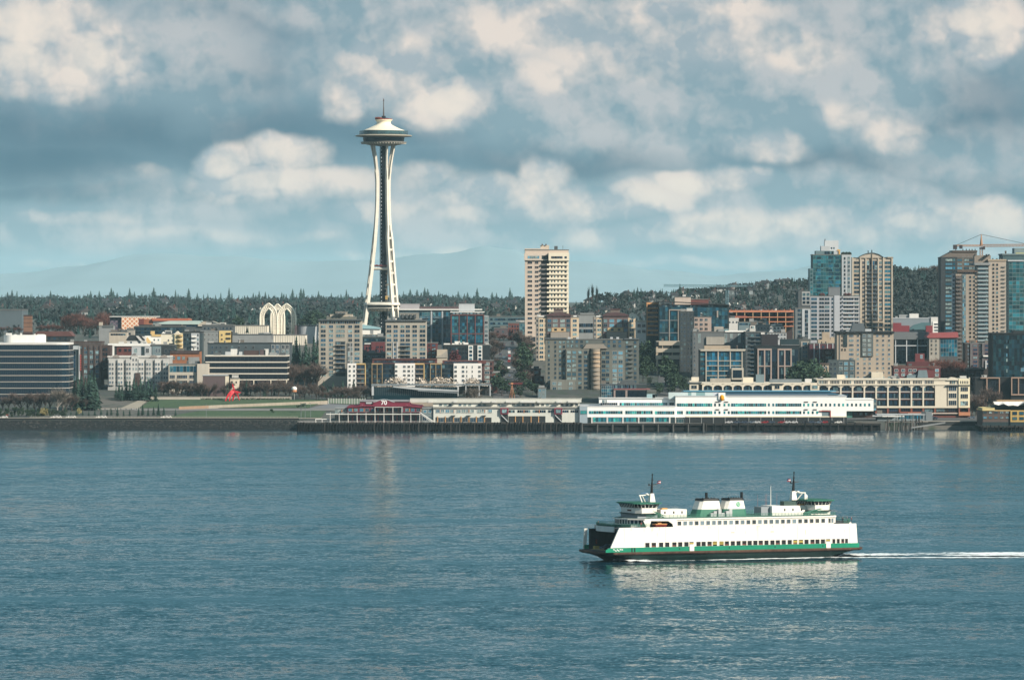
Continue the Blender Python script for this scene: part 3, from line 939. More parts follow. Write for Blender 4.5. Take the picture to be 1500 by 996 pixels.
b.poly([(236, 489), (239, 486), (242, 489)], 0, 6, C['white'], 'gable'); b.poly([(254, 490), (260, 485), (266, 490)], -1.4, 6, C['cream'], 'gable')
b.done()
b = Bld('dark apartment block with white balconies behind the rust coloured house', 'apartment block', 268, 296, 487, 535, 3740, 20, paint((52, 72, 80), 0.1), clutter=4)
b.win([271, 275], stp(491, 6.3, 5), 2, 3.6, GL_DARK, C['dframe']); b.part(280, 292, 488, 520, C['palegrey'], 0.4, 1, 'pale_bay')
b.balc(281, 288, stp(494, 6.3, 5), 2.6, 1.3, C['white'], C['white'], 0.4, bars=False); b.win([290], stp(491, 6.3, 5), 1.8, 3.6, GL_DARK, front=0.4)
b.parapet(C['char']); b.done()

b = Bld('white topped long building with brick and pale blocks behind the bay windowed flats', 'apartment block', 144, 255, 505, 540, 3640, 22, paint((48, 56, 62), 0.12), clutter=6)
b.part(158, 220, 503.5, 507, C['white'], 0.9, 23, 'cornice'); b.part(163, 167.5, 504, 530, C['white'], 0.7, 1, 'white_frame')
b.part(171, 193, 508.5, 530, paint((124, 54, 48), 0.2), 0.4, 1, 'brick_bay'); b.win([176, 184, 190], [513], 3.5, 4, GL_DARK, C['brick'], 0.4)
b.part(193, 222, 507.5, 530, C['palegrey'], 0.5, 1, 'pale_bay'); b.win([199, 216], [513.5], 4.6, 6.4, GL_MID, C['wframe'], 0.5, 2)
b.part(207, 212, 508, 530, C['dteal'], 0.6, 1, 'dark_bay'); b.part(223, 236, 507, 530, C['tealgrey'], 0.5, 1, 'grey_bay'); b.win([229.5, 233.5], [513.5], 2.6, 6, GL_MID, C['wframe'], 0.5)
b.win([243, 249], [514], 3, 5, GL_DARK, C['steel']); b.curtain(148, 161, 508, 530, 4, 3, GL_MID, C['palegrey']); b.done()

b = Bld('pale grey apartment house with white bay windows and arched gables facing the lawn', 'apartment house', 158, 249, 523, 566, 3470, 26, paint((176, 176, 172), 0.1), clutter=3)
for i, x in enumerate([163.5, 176.5, 188.5, 207, 218, 231, 243]):
    b.part(x-4.0, x+4.0, 526.5, 564, C['offwhite'] if i % 2 else paint((196, 194, 188), 0.08), 1.2, 0.6, 'bay')
    b.win([x-1.9, x+1.9], stp(533.5, 6.6, 5), 2.4, 3.6, GL_MID, C['wframe'], 1.2)
b.win([170, 182.5, 213, 225, 237], stp(533.5, 6.6, 5), 1.8, 3.2, GL_DARK, C['wframe'])
b.part(192.5, 203, 521.5, 566, paint((204, 202, 196), 0.08), 0.8, 2, 'entrance_tower'); b.win([195.5, 200], stp(527, 6.6, 3), 2, 3.2, GL_MID, C['wframe'], 0.8)
b.part(198, 206, 546, 566, C['dbrick'], 1.4, 1, 'entrance')
for x in (170, 197, 225, 240):
    b.poly([(x-6, 524), (x-4, 521), (x, 519.8), (x+4, 521), (x+6, 524)], -0.4, 5, paint((156, 142, 132), 0.1), 'arched_gable')
b.parapet(C['offwhite'], 0.8); b.done()

b = Bld('rust orange block with a dark flat roof above the concrete studio building', 'low building', 249, 293, 514, 540, 3560, 20, paint((176, 96, 50), 0.18), clutter=4, roofmat=C['char'])
b.win([254, 262, 269], [524.5], 4.2, 5, GL_PALE, C['rust']); b.part(276, 292, 523, 535, C['grey'], 0.6, 1, 'grey_screen'); b.part(250, 292, 514, 518, C['dbrick'], 0.5, 1, 'eaves'); b.done()
b = Bld('low beige concrete studio building with ribbon windows', 'studio building', 247, 301, 533.5, 570, 3450, 24, paint((196, 184, 162), 0.1), clutter=3)
b.strip(248.5, 288, [540.5], 9, GL_TEAL, 8); b.win([252.5, 263, 270.5, 281], [551.8, 559.8], 7, 4.6, GL_DARK, C['beige'], mull=2)
b.part(289, 305.5, 533, 566, paint((202, 188, 166), 0.08), 2.0, 10, 'stair_block'); b.done()

b = Bld('plum brown low shed beside the red sculpture', 'shed', 297, 333.5, 550, 572, 3425, 14, paint((104, 80, 82), 0.1), clutter=0)
b.part(297, 333.5, 549.3, 550.3, C['palegrey'], 0.4, 14.5, 'coping'); b.part(330, 335, 551, 572, C['cream'], 0.2, 2, 'pale_pier'); b.done()
b = Bld('small cream cabin with a tank on its roof next to the plum shed', 'cabin', 337, 350, 554, 572, 3432, 8, C['cream'], clutter=2); b.win([340, 346], [560], 2, 3); b.done()

b = Bld('black glass office block with four cream bands and a cluttered roof', 'office building', 300, 421.5, 520, 568, 3460, 30, C['char'], wall=False, roof=None)
b.wall(300, 420.5, 521, b.y1b, glass((3, 8, 14), (10, 18, 26), 0.3, 0.12, 'black_glass'), 0, 30, 'glass_wall')
for y, x in ((521.3, 301), (530.4, 301), (538.8, 306), (547.4, 306), (556.2, 346)):
    MB().box(b.lx(x), b.lx(421)+0.15, -0.35, 30.2, -0.38, 0.38).build('floor_band', paint((214, 202, 182), 0.06), b.root, (0, 0, b.lz(y)))
for x in (346, 371, 396, 419): b.part(x, x+1.6, 556, 568, C['cream'], 0.4, 2, 'column')
for x in range(304, 420, 6): b.part(x-0.08, x+0.08, 522, 556, C['char'], 0.1, 0.1, 'mullion')
for x, w, h, c in ((329, 8, 5, 'palegrey'), (337, 9, 9, 'offwhite'), (349, 5, 5, 'palegrey'), (356, 22, 7, 'dbrick'), (380, 8, 8, 'plum'), (386, 6, 9, 'offwhite'), (394, 10, 4, 'grey'), (408, 9, 4, 'dgrey'), (312, 10, 4, 'dgrey')):
    b.part(x, x+w, 520.5-h, 520.6, C[c], -8, 14, 'roof_unit')
b.done()

b = Bld('dark slate apartment block with white framed windows above the black office', 'apartment block', 304, 426, 502.5, 540, 3620, 24, paint((70, 86, 94), 0.12), clutter=4, roofmat=C['char'])
b.win([332, 340, 350, 360, 371], [509, 516], 2.6, 4.2, GL_DARK, C['grey']); b.win([400, 406.5, 415, 421], [508, 515.5], 3.8, 5.4, GL_MID, C['wframe'])
b.part(396.5, 425, 504, 530, paint((96, 108, 114), 0.08), 0.0 + 0.3, 1, 'pale_bay'); b.win([400, 406.5, 415, 421], [508, 515.5], 3.8, 5.4, GL_MID, C['wframe'], 0.35)
b.win([311, 317, 323], [509, 516], 2.6, 4, GL_DARK, C['steel']); b.done()
b = Bld('flat roofed grey hall with a plant room behind the slate apartments', 'hall', 338, 398, 490, 510, 3800, 26, C['grey'], clutter=3, roofmat=C['dgrey'])
b.part(378, 398, 489, 497, C['dteal'], -2, 10, 'plant_room'); b.done()
b = Bld('grey apartment house with one bright yellow end', 'apartment house', 294, 338.5, 485, 510, 3760, 18, paint((136, 142, 142), 0.08), clutter=2, roofmat=C['grey'])
b.part(321, 338.5, 484.6, 510, paint((232, 190, 96), 0.08), 0.5, 18.4, 'yellow_end'); b.win([325], [490.5, 497], 2.2, 2.4, GL_DARK, C['yellow'], 0.5)
b.part(331, 338, 487.5, 490, C['char'], 0.9, 0.5, 'balcony'); b.part(331, 338, 494.5, 497, C['char'], 0.9, 0.5, 'balcony')
b.win([300, 306, 312, 318], [490, 497], 2.0, 2.2, GL_DARK, C['wframe']); b.done()
b = Bld('long grey flat roof with small roof huts behind the yellow ended house', 'hall', 296, 342, 476, 492, 3980, 26, C['dgrey'], clutter=6); b.win(lsp(300, 338, 8), [481], 2.2, 2.6); b.done()
b = Bld('long ribbed cream wall left of the white arches', 'hall', 340, 391.5, 476.8, 495, 4090, 30, paint((238, 226, 200), 0.04), clutter=0)
for x in lsp(341, 391, 18): b.part(x-0.25, x+0.25, 477.2, 492, paint((216, 202, 176), 0.04), 0.35, 0.3, 'rib')
b.done()
b = Bld('ribbed cream wall under the white arches', 'hall', 392, 448, 490.5, 525, 4060, 26, paint((236, 224, 200), 0.04), clutter=0)
for x in lsp(394, 446, 16): b.part(x-0.25, x+0.25, 491, 520, paint((214, 202, 178), 0.04), 0.35, 0.3, 'rib')
b.done()
b = Bld('rounded pale grey windowless hall beside the arches', 'hall', 434, 470, 477, 530, 4110, 34, C['palegrey'], wall=False, roof=None)
MB().prism(rounded(b.lx(434), b.lx(470), 34, 8, 0), 0, b.lz(477)).build('wall', paint((182, 186, 190), 0.05), b.root)
MB().prism(rounded(b.lx(434)-0.3, b.lx(470)+0.3, 34.6, 8.2, -0.3), b.lz(477.6), b.lz(476.4)).build('roof', C['dgrey'], b.root)
b.part(432, 435, 476.5, 530, C['plum'], 0.4, 10, 'end_fin'); b.done()

# ---------------------------------------------------------------- the white arches
def arch(label, px, D, w_px, ytop, zb):
    k = D / F; w = w_px * k / 2; root = empty('lattice_arch', (X(px, D), D, zb), label, 'arch', 'white arches of the science hall', 0)
    m = paint((240, 232, 214), 0.05, 0.6, 0.86)
    H = Z(ytop, D) - zb; spring = H * 0.56
    def curve(ww, top):
        pts = [(ww, 0), (ww, spring * 0.5), (ww, spring)]
        for i in range(1, 10):
            t = i / 9
            pts.append((ww * (1 - t ** 3.0), spring + (top - spring) * t ** 0.95))
        return pts
    for side, yy in (('front', -2.2), ('back', 2.2)):
        b_ = MB()
        outer, inner = curve(w, H), curve(w * 0.60, H * 0.88)
        mid = curve(w * 0.8, H * 0.95)
        for cv, r in ((outer, 0.62), (inner, 0.62), (mid, 0.30)):
            for sg_ in (-1, 1):
                for (xa, za), (xb, zb_) in zip(cv, cv[1:]):
                    b_.tube((sg_*xa, yy, za), (sg_*xb, yy, zb_), r, n=5)
        for (xa, za), (xb, zb_) in zip(outer, inner):
            for sg_ in (-1, 1): b_.tube((sg_*xa, yy, za), (sg_*xb, yy, zb_), 0.3, n=4)
        for z_ in lsp(2, spring, 7):
            for sg_ in (-1, 1): b_.tube((sg_*w, yy, z_), (sg_*w*0.6, yy, z_), 0.2, n=4)
        b_.build('arch_rib', m, root)
    b_ = MB()
    for cv in (curve(w, H), curve(w*0.6, H*0.88)):
        for (xa, za) in cv:
            for sg_ in (-1, 1): b_.tube((sg_*xa, -2.2, za), (sg_*xa, 2.2, za), 0.26, n=4)
    b_.build('cross_ties', m, root)
    b_ = MB()
    for sg_ in (-1, 1): b_.tube((sg_*w*0.98, 0, spring), (sg_*w*0.98, 0, H*0.9), 0.4, n=5); b_.box(sg_*w*0.8-0.5, sg_*w*0.8+0.5, -0.4, 0.4, 0, spring)
    b_.build('finial_post', m, root)
arch('white pointed lattice arch above the long ribbed cream wall, left of its twin', 393.5, 4125, 25, 444.5, 44)
arch('white pointed lattice arch standing nearest the rounded pale grey hall', 420, 4125, 26, 445, 44)
arch('white pointed lattice arch seen behind and between the two nearer arches', 406.5, 4160, 20, 445.5, 44)
# ---------------------------------------------------------------- middle: around the tower
b = Bld('beige apartment tower with a stepped penthouse left of the observation tower', 'apartment tower', 467, 529.5, 469, 566, 3500, 24, paint((176, 164, 144), 0.1), clutter=0)
rows = stp(478.5, 6.63, 12)
for x, w in ((473.5, 7), (485, 6), (513, 5.6), (523, 7.4)):
    b.win([x], rows, w, 4.3, GL_MID, C['beige'])
b.part(491.5, 506, 500, 551, C['dgrey'], 0.2, 1, 'balcony_shade_panel'); b.win([495.5, 502], stp(478.5, 6.63, 3), 6, 4.3, GL_PALE, C['beige'])  # dark panel paints the shade of the balcony recess
b.balc(491.5, 506, stp(505.5, 6.63, 7), 2.4, 1.4, C['beige'], C['steel'], 0.2); b.win([495.5, 502], stp(503, 6.63, 7), 5.6, 3.8, GL_DARK, None, 0.2)
b.part(509, 517, 502, 551, C['palegrey'], 0.5, 1, 'bay'); b.win([511, 515], stp(505, 6.63, 7), 2.6, 5, GL_MID, C['beige'], 0.5)
b.part(466, 530.5, 467.6, 469.6, C['dgrey'], 1.2, 25.5, 'cornice'); b.curtain(469, 527, 470.4, 474.4, 18, 1, GL_DARK, C['beige'])
b.top(478, 521, 464.5, 468, C['olive'], 3, 16); b.top(483, 516, 461, 464.5, C['beige'], 4, 13); b.top(491, 508, 457, 461, paint((156, 146, 130), 0.1), 5, 9)
for x in (494, 499, 504): b.part(x-1.5, x+1.5, 458, 460.6, C['dgrey'], -4.9, 0.4, 'louvre')
for x in (480, 487, 512, 518): b.part(x-1, x+1, 462.6, 464.5, C['grey'], -4, 3, 'roof_unit')
b.part(466, 512, 551, 566, paint((184, 172, 152), 0.08), 1.5, 4, 'podium'); b.win([474, 485], [549], 7, 5.4, GL_TEAL, C['beige'], 0.1); b.done()

b = Bld('beige apartment tower with a boxy penthouse right of the observation tower', 'apartment tower', 565, 624.5, 470, 532, 3560, 22, paint((178, 168, 150), 0.1), clutter=0)
rows = stp(478.5, 6.6, 8)
for x, w in ((570, 6.6), (579.6, 6), (607.5, 6.6), (619, 8.2)):
    b.win([x], rows, w, 4.2, GL_MID, C['beige'])
b.win([589.5, 597.5], rows[:5], 6, 4.2, GL_MID, C['beige']); b.part(586, 601, 502.5, 530, C['dgrey'], 0.2, 1, 'balcony_shade_panel')  # recess shade put in as a dark grey panel
b.balc(586, 601, stp(507, 6.6, 4), 2.4, 1.4, C['beige'], C['steel'], 0.2); b.win([589.7, 597.3], stp(504.5, 6.6, 4), 5.6, 3.8, GL_DARK, None, 0.2)
b.part(575.5, 577, 501, 530, C['palegrey'], 0.4, 0.5, 'pilaster'); b.part(581, 582.5, 501, 530, C['palegrey'], 0.4, 0.5, 'pilaster')
b.part(564, 625.3, 468.4, 470.6, C['dgrey'], 1.1, 23, 'cornice'); b.top(586, 613, 459, 469, paint((150, 144, 130), 0.1), 3, 12)
for x in (590, 596, 602, 608): b.part(x-1.6, x+1.6, 460.5, 466, C['dgrey'], -2.9, 0.4, 'louvre')
for x, h in ((570, 3), (577, 5), (583, 4), (616, 3)): b.part(x-2, x+2, 469-h, 469, C['grey'], -4, 5, 'roof_unit')
b.done()

b = Bld('blue grey glass slab with a long white roof edge behind the beige tower', 'office building', 584, 662, 454, 520, 3820, 26, paint((92, 118, 128), 0.08), clutter=0, roofmat=C['white'])
for i, x in enumerate(lsp(617, 659, 7)):
    pass
b.curtain(614, 630, 457, 512, 4, 9, GL_TEAL, C['steel'], 0.1); b.curtain(634, 646, 457, 512, 3, 9, GL_TEAL, C['steel'], 0.1); b.curtain(650, 660, 457, 512, 3, 9, GL_TEAL, C['steel'], 0.1)
for x in (632, 648, 661): b.part(x-1, x+1, 455, 520, C['palegrey'], 0.6, 1, 'fin')
b.balc(615, 629, stp(466, 6.1, 7), 2.2, 1.2, C['steel'], C['steel'], 0.1); b.balc(635, 645, stp(466, 6.1, 7), 2.2, 1.2, C['steel'], C['steel'], 0.1)
b.part(584, 706, 452.8, 454.2, C['white'], 1.4, 27, 'roof_edge'); b.top(586, 614, 445.5, 453, paint((164, 158, 162), 0.05), 4, 14); b.top(614.5, 672, 449.5, 453, C['plum'], 8, 8); b.done()
b = Bld('glass block in a dark red steel frame beside the blue grey slab', 'office building', 660, 709, 457, 520, 3790, 26, paint((30, 52, 62), 0.1), clutter=0, roofmat=C['white'])
b.curtain(662, 707, 463, 502, 12, 8, glass((8, 40, 52), (60, 120, 130), 0.25, 0.08, 'teal_glass'), C['dteal'], 0.1, 0.1)
for x in (661, 672.6, 684.5, 696.3, 708.5): b.part(x-0.7, x+0.7, 461, 512, paint((124, 62, 60), 0.12), 0.6, 0.4, 'frame_post')
for y in (461.5, 489): b.bands(660, 709.5, [y], 1.3, paint((124, 62, 60), 0.12), 0.62, 'frame_beam', False)
b.win(lsp(665, 706, 9), [458.6], 3, 2.6, GL_PALE, C['frame']); b.top(672, 695, 445.5, 456, C['palegrey'], 6, 12)
b.part(709.3, 715.4, 462, 520, paint((150, 164, 168), 0.08), -1, 20, 'side_wing'); b.win([712.3], stp(466, 6.4, 7), 4, 3.6, GL_MID, C['frame'], -1); b.part(711, 716, 503, 507, C['offwhite'], -0.5, 6, 'sunlit_box'); b.done()

b = Bld('white pavilion with a pale blue curved roof at the foot of the observation tower', 'pavilion', 530, 557, 481, 505, 3990, 16, C['white'], roof=None)
b.poly([(529, 481.5), (531, 475.5), (540, 477), (556, 480), (558, 482)], -1, 17, paint((140, 196, 206), 0.05, 0.5), 'roof'); b.part(543, 547, 483, 494, C['grey'], 0.3, 1, 'entrance'); b.part(531, 556, 489.5, 493, C['beige'], 0.9, 2, 'canopy'); b.strip(532, 555, [491.3], 2, GL_MID, 12, 0.95); b.done()
b = Bld('dark glass block between the two beige towers', 'low building', 528, 566, 493, 525, 3720, 22, C['dteal'], clutter=2); b.strip(530, 564, [498, 504, 510], 3, GL_DARK, 10); b.done()
b = Bld('dark red house with a white rooftop between the two beige towers', 'house', 533, 564, 504, 524, 3640, 16, paint((118, 44, 50), 0.15), clutter=0)
b.part(544, 564, 501, 524, paint((126, 46, 52), 0.12), 0.8, 14, 'front_block'); b.win([553, 559], [508.5, 514], 4, 3.4, GL_DARK, C['redpaint'], 0.8); b.win([537, 541], [510], 2.4, 3.4); b.part(534, 543, 502.8, 504, C['white'], 0.6, 10, 'white_rooftop'); b.done()
b = Bld('long dark podium with planters under the red house', 'low building', 529, 566, 517, 540, 3590, 16, C['dgrey'], clutter=5); b.strip(531, 564, [522, 527], 2.6, GL_DARK, 12); b.done()
b = Bld('brick red slab squeezed against the right beige tower', 'apartment block', 624.5, 641, 502, 530, 3610, 20, paint((126, 46, 46), 0.15), clutter=1); b.win([629], stp(506, 5.4, 4), 3, 3, GL_DARK, C['brick']); b.win([635.5], stp(506, 5.4, 4), 5, 3, GL_MID, C['brick']); b.done()
b = Bld('small beige house with a gabled roof below the red framed block', 'house', 640, 655, 512, 532, 3600, 12, C['beige'], roof=None)
b.poly([(639, 522), (647, 519.5), (655, 513.5), (655.5, 524), (639, 524)], -0.5, 12, C['concrete'], 'roof'); b.part(641, 647, 505, 520, C['dgrey'], -2, 6, 'chimney_block'); b.done()
b = Bld('dark block with two tall white window frames and white roof huts', 'apartment block', 650, 718, 505, 532, 3680, 20, paint((34, 46, 54), 0.15), clutter=2)
for x in (689.5, 703):
    b.part(x-3.4, x+3.4, 506, 530, C['white'], 0.5, 0.5, 'white_frame'); b.win([x], stp(509.5, 5.5, 4), 4.4, 4.0, GL_MID, None, 0.5)
for x, w, h in ((662, 5, 2), (666, 8, 5), (672, 4, 3), (679, 7, 3), (650, 9, 2)): b.part(x, x+w, 505-h, 505.2, C['white'], -2, 6, 'roof_hut')
b.win(lsp(655, 683, 7), [511, 517, 523], 2.4, 3, GL_DARK, C['dframe']); b.done()

# long apartment row facing the park
b = Bld('long apartment row of white blocks and dark glass under a brick red top storey', 'apartment row', 509, 706, 533, 572, 3470, 26, paint((40, 58, 64), 0.12), clutter=0, roofmat=C['char'])
for x0, x1 in ((509, 522), (578.5, 608), (664.5, 705.5)):
    b.part(x0, x1, 532.2, 571, paint((238, 232, 224), 0.05), 1.6, 6, 'white_block')
b.part(522, 536, 533, 571, C['dbrick'], 0.8, 3, 'balcony_bay'); b.part(608, 622, 533, 571, C['dbrick'], 0.8, 3, 'balcony_bay')
for x0, x1 in ((522, 535.5), (608, 621.5)):
    b.part(x0, x1, 532.2, 534, C['yellow'], 1.3, 4, 'yellow_cap'); b.part(x1-0.9, x1+0.4, 533, 567, C['yellow'], 1.3, 0.6, 'yellow_edge')
    b.balc(x0+0.5, x1-1.5, stp(541, 6.7, 5), 2.4, 1.2, C['beige'], C['steel'], 0.8); b.win([x0+3.6, x0+9], stp(537.5, 6.7, 5), 4, 4, GL_DARK, None, 0.8)
for x0, x1 in ((544.5, 560.5), (630, 647)):
    b.part(x0, x1, 532.6, 567, paint((56, 52, 46), 0.1), 0.9, 2, 'framed_bay')
    for x in lsp(x0+0.5, x1-0.5, 3): b.part(x-0.5, x+0.5, 533, 567, paint((166, 134, 84), 0.1), 1.3, 0.5, 'frame_post')
    b.part(x0, x1, 532.2, 533.8, paint((186, 150, 92), 0.1), 1.35, 1, 'frame_top')
    b.strip(x0+1, x1-1, stp(537.5, 6.7, 5), 4.2, GL_DARK, 6, 0.95)
b.win([512.5], stp(536.6, 6.7, 5), 2.6, 3, GL_DARK, C['wframe'], 1.6); b.win([519], stp(536.6, 6.7, 5), 2.6, 3.2, GL_DARK, C['wframe'], 1.6)
b.win([580.5, 592.5, 599], stp(537, 6.4, 5), 3.4, 3.0, GL_DARK, C['wframe'], 1.6); b.win([604.5], stp(537, 6.4, 5), 1.6, 3.0, GL_DARK, C['wframe'], 1.6)
b.win([667.5, 678.5, 702.5], stp(537.6, 6.5, 5), 3.4, 3.2, GL_DARK, C['wframe'], 1.6); b.win([684, 692], stp(537.6, 6.5, 5), 1.4, 3.2, GL_DARK, C['wframe'], 1.6)
for x0, x1 in ((536.5, 544), (561, 578), (622.5, 629.5), (647.5, 664)): b.strip(x0, x1, stp(537, 6.6, 5), 4.4, GL_DARK, 4)
b.part(545, 640, 526.5, 533, paint((122, 52, 50), 0.15), -3, 14, 'top_storey'); b.part(648, 712, 528, 533, paint((118, 56, 52), 0.15), -3, 14, 'top_storey')
b.strip(548, 637, [530], 2.6, GL_DARK, 20, -3 + 0.02); b.strip(651, 700, [530.8], 2.2, GL_DARK, 12, -3 + 0.02); b.part(586, 603, 524.8, 527, C['dbrick'], -3, 10, 'roof_hut')
b.part(545, 640, 525.6, 526.8, C['brick'], -2.4, 15, 'eaves'); b.done()
b = Bld('dark brick end house with pale window bays at the street corner', 'apartment house', 706.5, 723, 528, 575, 3475, 22, paint((104, 62, 58), 0.18), clutter=1)
b.win([713.5], stp(533, 6.4, 6), 6.4, 3.8, GL_PALE, C['offwhite']); b.win([719.5], stp(533, 6.4, 6), 2, 3.2, GL_DARK, C['dbrick']); b.done()

# glass pavilion at the park edge
b = Bld('low glass pavilion with a long sloping grey roof above the waterfront', 'pavilion', 545, 719, 565, 580, 3390, 18, C['dteal'], wall=False, roof=None)
b.wall(547, 670, 567, b.y1b, glass((10, 34, 42), (70, 110, 116), 0.3, 0.1, 'pavilion_glass'), 0, 16, 'glass_wall')
for x in lsp(548, 669, 42): b.part(x-0.1, x+0.1, 566.5, 579, C['steel'], 0.15, 0.2, 'mullion')
b.poly([(544, 563), (600, 563), (719, 563), (719, 564.6), (600, 564.6), (544, 565.4)], -1.2, 18, C['steel'], 'roof')
b.poly([(544.5, 564), (547.5, 564), (547.5, 579), (544.5, 579)], -1.0, 16, C['palegrey'], 'end_wall')
b.poly([(576, 565.5), (612, 568), (672, 571.5), (672, 573.2), (612, 571), (576, 567)], -3.2, -1.4, C['palegrey'], 'ramp_wall')
b.poly([(612, 571.5), (672, 574.2), (672, 576), (612, 572.8)], -3.6, -1.8, C['steel'], 'ramp_rail')
for x in (671, 682.5, 702, 718): b.part(x-0.7, x+0.7, 564.6, 580, C['palegrey'], 1.0, 1.2, 'column')
b.part(672, 718, 566, 578, C['char'], -8, 4, 'rear_wall'); b.done()

# ---------------------------------------------------------------- tall cream tower and its neighbours
b = Bld('tall cream apartment tower with a dark recess of balconies down the middle of its face', 'apartment tower', 769, 833, 366, 545, 3950, 30, paint((212, 186, 162), 0.06), clutter=0)
pale = paint((240, 222, 186), 0.05)  # sunlit right side of the tower gets a lighter cream paint
b.part(804.5, 833, 371, 545, pale, 2.6, 20, 'sun_painted_wing')
rows = stp(384.8, 6.79, 14)
b.win([776.3], rows, 6.4, 3.0, GL_DARK, C['pinkbeige']); b.win([786.2], rows, 4.8, 3.0, GL_DARK, C['pinkbeige'])
b.win([776.3], stp(479.9, 6.79, 4), 6.4, 3.0, GL_DARK, C['pinkbeige'])
for y, h in ((497, 7), (504.5, 3.2), (512.5, 3.2), (521, 3.2)): b.win([778.5], [y], 11.5, h, GL_DARK, C['pinkbeige'], mull=4)
b.part(792.5, 804.5, 375, 520, paint((72, 66, 64), 0.1), -0.02 + 0.06, 0.2, 'balcony_shade_panel')  # flat dark strip painted for the shaded balcony recess
for i, y in enumerate(rows):
    b.part(792.8, 804.6, y+1.9, y+4.2, paint((128, 122, 120), 0.08), 1.6, 1.6, 'balcony')
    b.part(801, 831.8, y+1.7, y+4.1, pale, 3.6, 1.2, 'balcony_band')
b.win([808.2, 812.4, 817.5, 822.8], rows, 2.3, 2.7, GL_DARK, None, 2.6, 0); b.win([828.4], rows, 3.2, 2.7, GL_DARK, None, 2.6, 0)
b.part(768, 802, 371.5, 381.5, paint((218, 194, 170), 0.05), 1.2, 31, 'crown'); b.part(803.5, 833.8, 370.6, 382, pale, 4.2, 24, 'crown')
b.strip(773, 790, [377], 4, GL_PALE, 6, 1.2); b.part(793.5, 803, 374.5, 380, C['dteal'], 1.25, 0.3, 'recess_window'); b.strip(807.5, 824, [377.3], 3.4, GL_DARK, 7, 4.2); b.win([828.5], [377.3], 3.4, 3.2, GL_DARK, None, 4.2)
b.part(768.6, 801, 364.2, 371.5, paint((206, 184, 160), 0.06), -1, 26, 'upper_storey'); b.strip(774, 800, [368.7], 2.6, GL_DARK, 9, -1); b.part(802, 827, 366, 370.7, paint((200, 178, 150), 0.06), -2, 20, 'upper_storey'); b.win([815, 818.5, 822, 825], [368.8], 2.6, 2.6, GL_DARK, None, -2)
b.part(791.8, 804.5, 359.2, 366.4, paint((206, 184, 156), 0.06), -4, 14, 'penthouse')
for x in (794.4, 799.8): b.part(x-1, x+1, 357.4, 359.3, C['brown'], -6, 3, 'vent')
b.part(812, 817, 360.5, 366, C['dgrey'], -6, 5, 'roof_unit'); b.part(824.4, 824.8, 360, 366, C['dgrey'], -6, 0.3, 'aerial')
b.part(787, 795, 528, 545, C['brick'], 3.5, 8, 'brick_annexe'); b.done()

for lab, x0, mx0, mx1, x1 in (('cream and purple brick apartment house with an arched red top below the cream tower', 785, 801.5, 836, 848), ('cream and purple brick apartment house with an arched red top beside the white dishes', 869.5, 883.5, 920, 931)):
    b = Bld(lab, 'apartment house', x0, x1, 464.5, 550, 3760, 22, paint((222, 190, 146), 0.08), clutter=3, group='twin brick apartment houses')
    rows = stp(470, 6.6, 11)
    b.win([x0 + 8.2], rows, 5.4, 3.8, GL_MID, C['cream']); b.win([x0 + 14.0], rows, 1.6, 3.6, GL_DARK, C['cream']); b.part(x0, x0 + 4.2, 464.2, 550, paint((148, 140, 128), 0.1), 0.5, 22, 'side_bay'); b.win([x0 + 2], rows, 2, 3.2, GL_DARK, None, 0.5)
    b.part(mx0, mx1, 462, 550, paint((112, 84, 82), 0.15), 1.0, 18, 'brick_centre')
    cx_ = (mx0 + mx1) / 2
    b.win([cx_ - 5.5, cx_ + 5.5], rows[:3], 6.4, 4.2, GL_PALE, C['frame'], 1.0); b.win([mx0 + 3.4, mx1 - 3.6], rows[:3], 4.6, 4.2, GL_MID, C['tealgrey'], 1.0)
    b.part(mx0 + 6.5, mx1 - 7, 480, 486, paint((206, 164, 104), 0.1), 1.3, 0.4, 'tan_band'); b.win([cx_ - 5, cx_ + 5], [483], 4, 3, GL_DARK, None, 1.3)
    b.poly([(mx0 - 1, 463), (mx0 - 1, 461.6), (mx0 + 5, 459), (cx_, 457.4), (mx1 - 5, 459), (mx1 + 1, 461.6), (mx1 + 1, 463)], -1.8, 16, paint((98, 62, 64), 0.15), 'arched_roof')
    b.part(cx_ - 7.5, cx_ + 6.5, 453.2, 459, paint((120, 100, 92), 0.1), -4, 10, 'roof_lantern'); b.part(cx_ - 8, cx_ + 7, 452.4, 453.6, paint((104, 64, 64), 0.1), -3.6, 11, 'lantern_roof')
    b.win([x1 - 6], rows, 5.6, 3.8, GL_MID, C['cream'], 0.0); b.part(mx0 + 5, mx1 - 2, 486.5, 496, paint((160, 146, 130), 0.08), 3.5, 3, 'terrace'); b.part(x1 - 8, x1 - 3, 462.3, 464.4, C['white'], -2, 5, 'roof_hut'); b.part(x0 + 4, x0 + 12, 462.6, 464.4, C['white'], -2, 5, 'roof_hut'); b.done()
b = Bld('small white house with dark square windows under the satellite dishes', 'house', 931.5, 947, 470.5, 495, 3740, 14, C['white'], clutter=0); b.win([936.2, 943], [477, 485.5], 4.6, 4.2, GL_DARK, C['wframe']); b.part(931, 947.6, 469.8, 471, C['cream'], 0.4, 14.6, 'coping'); b.done()
dm = paint((236, 226, 204), 0.04, 0.5)
def dish(label, px, py, D, r, tilt, rz):
    root = empty('satellite_dish', (X(px, D), D, Z(py, D) - r), label, 'satellite dish')
    prof = [(0.05, -r*0.28)] + [(r*t, -r*0.28*(1 - t*t)) for t in (0.3, 0.55, 0.8, 1.0)]
    o = MB().lathe(prof, 24).build('dish', dm, root, (0, 0, r*1.1)); o.rotation_euler = (radians(tilt), 0, radians(rz))
    MB().tube((0, 0, 0), (0, 0.2, r), 0.25, n=6).build('stand', C['grey'], root)
dish('round cream satellite dish facing the bay on the brick house roof', 926.5, 463.5, 3752, 2.3, 78, 10)
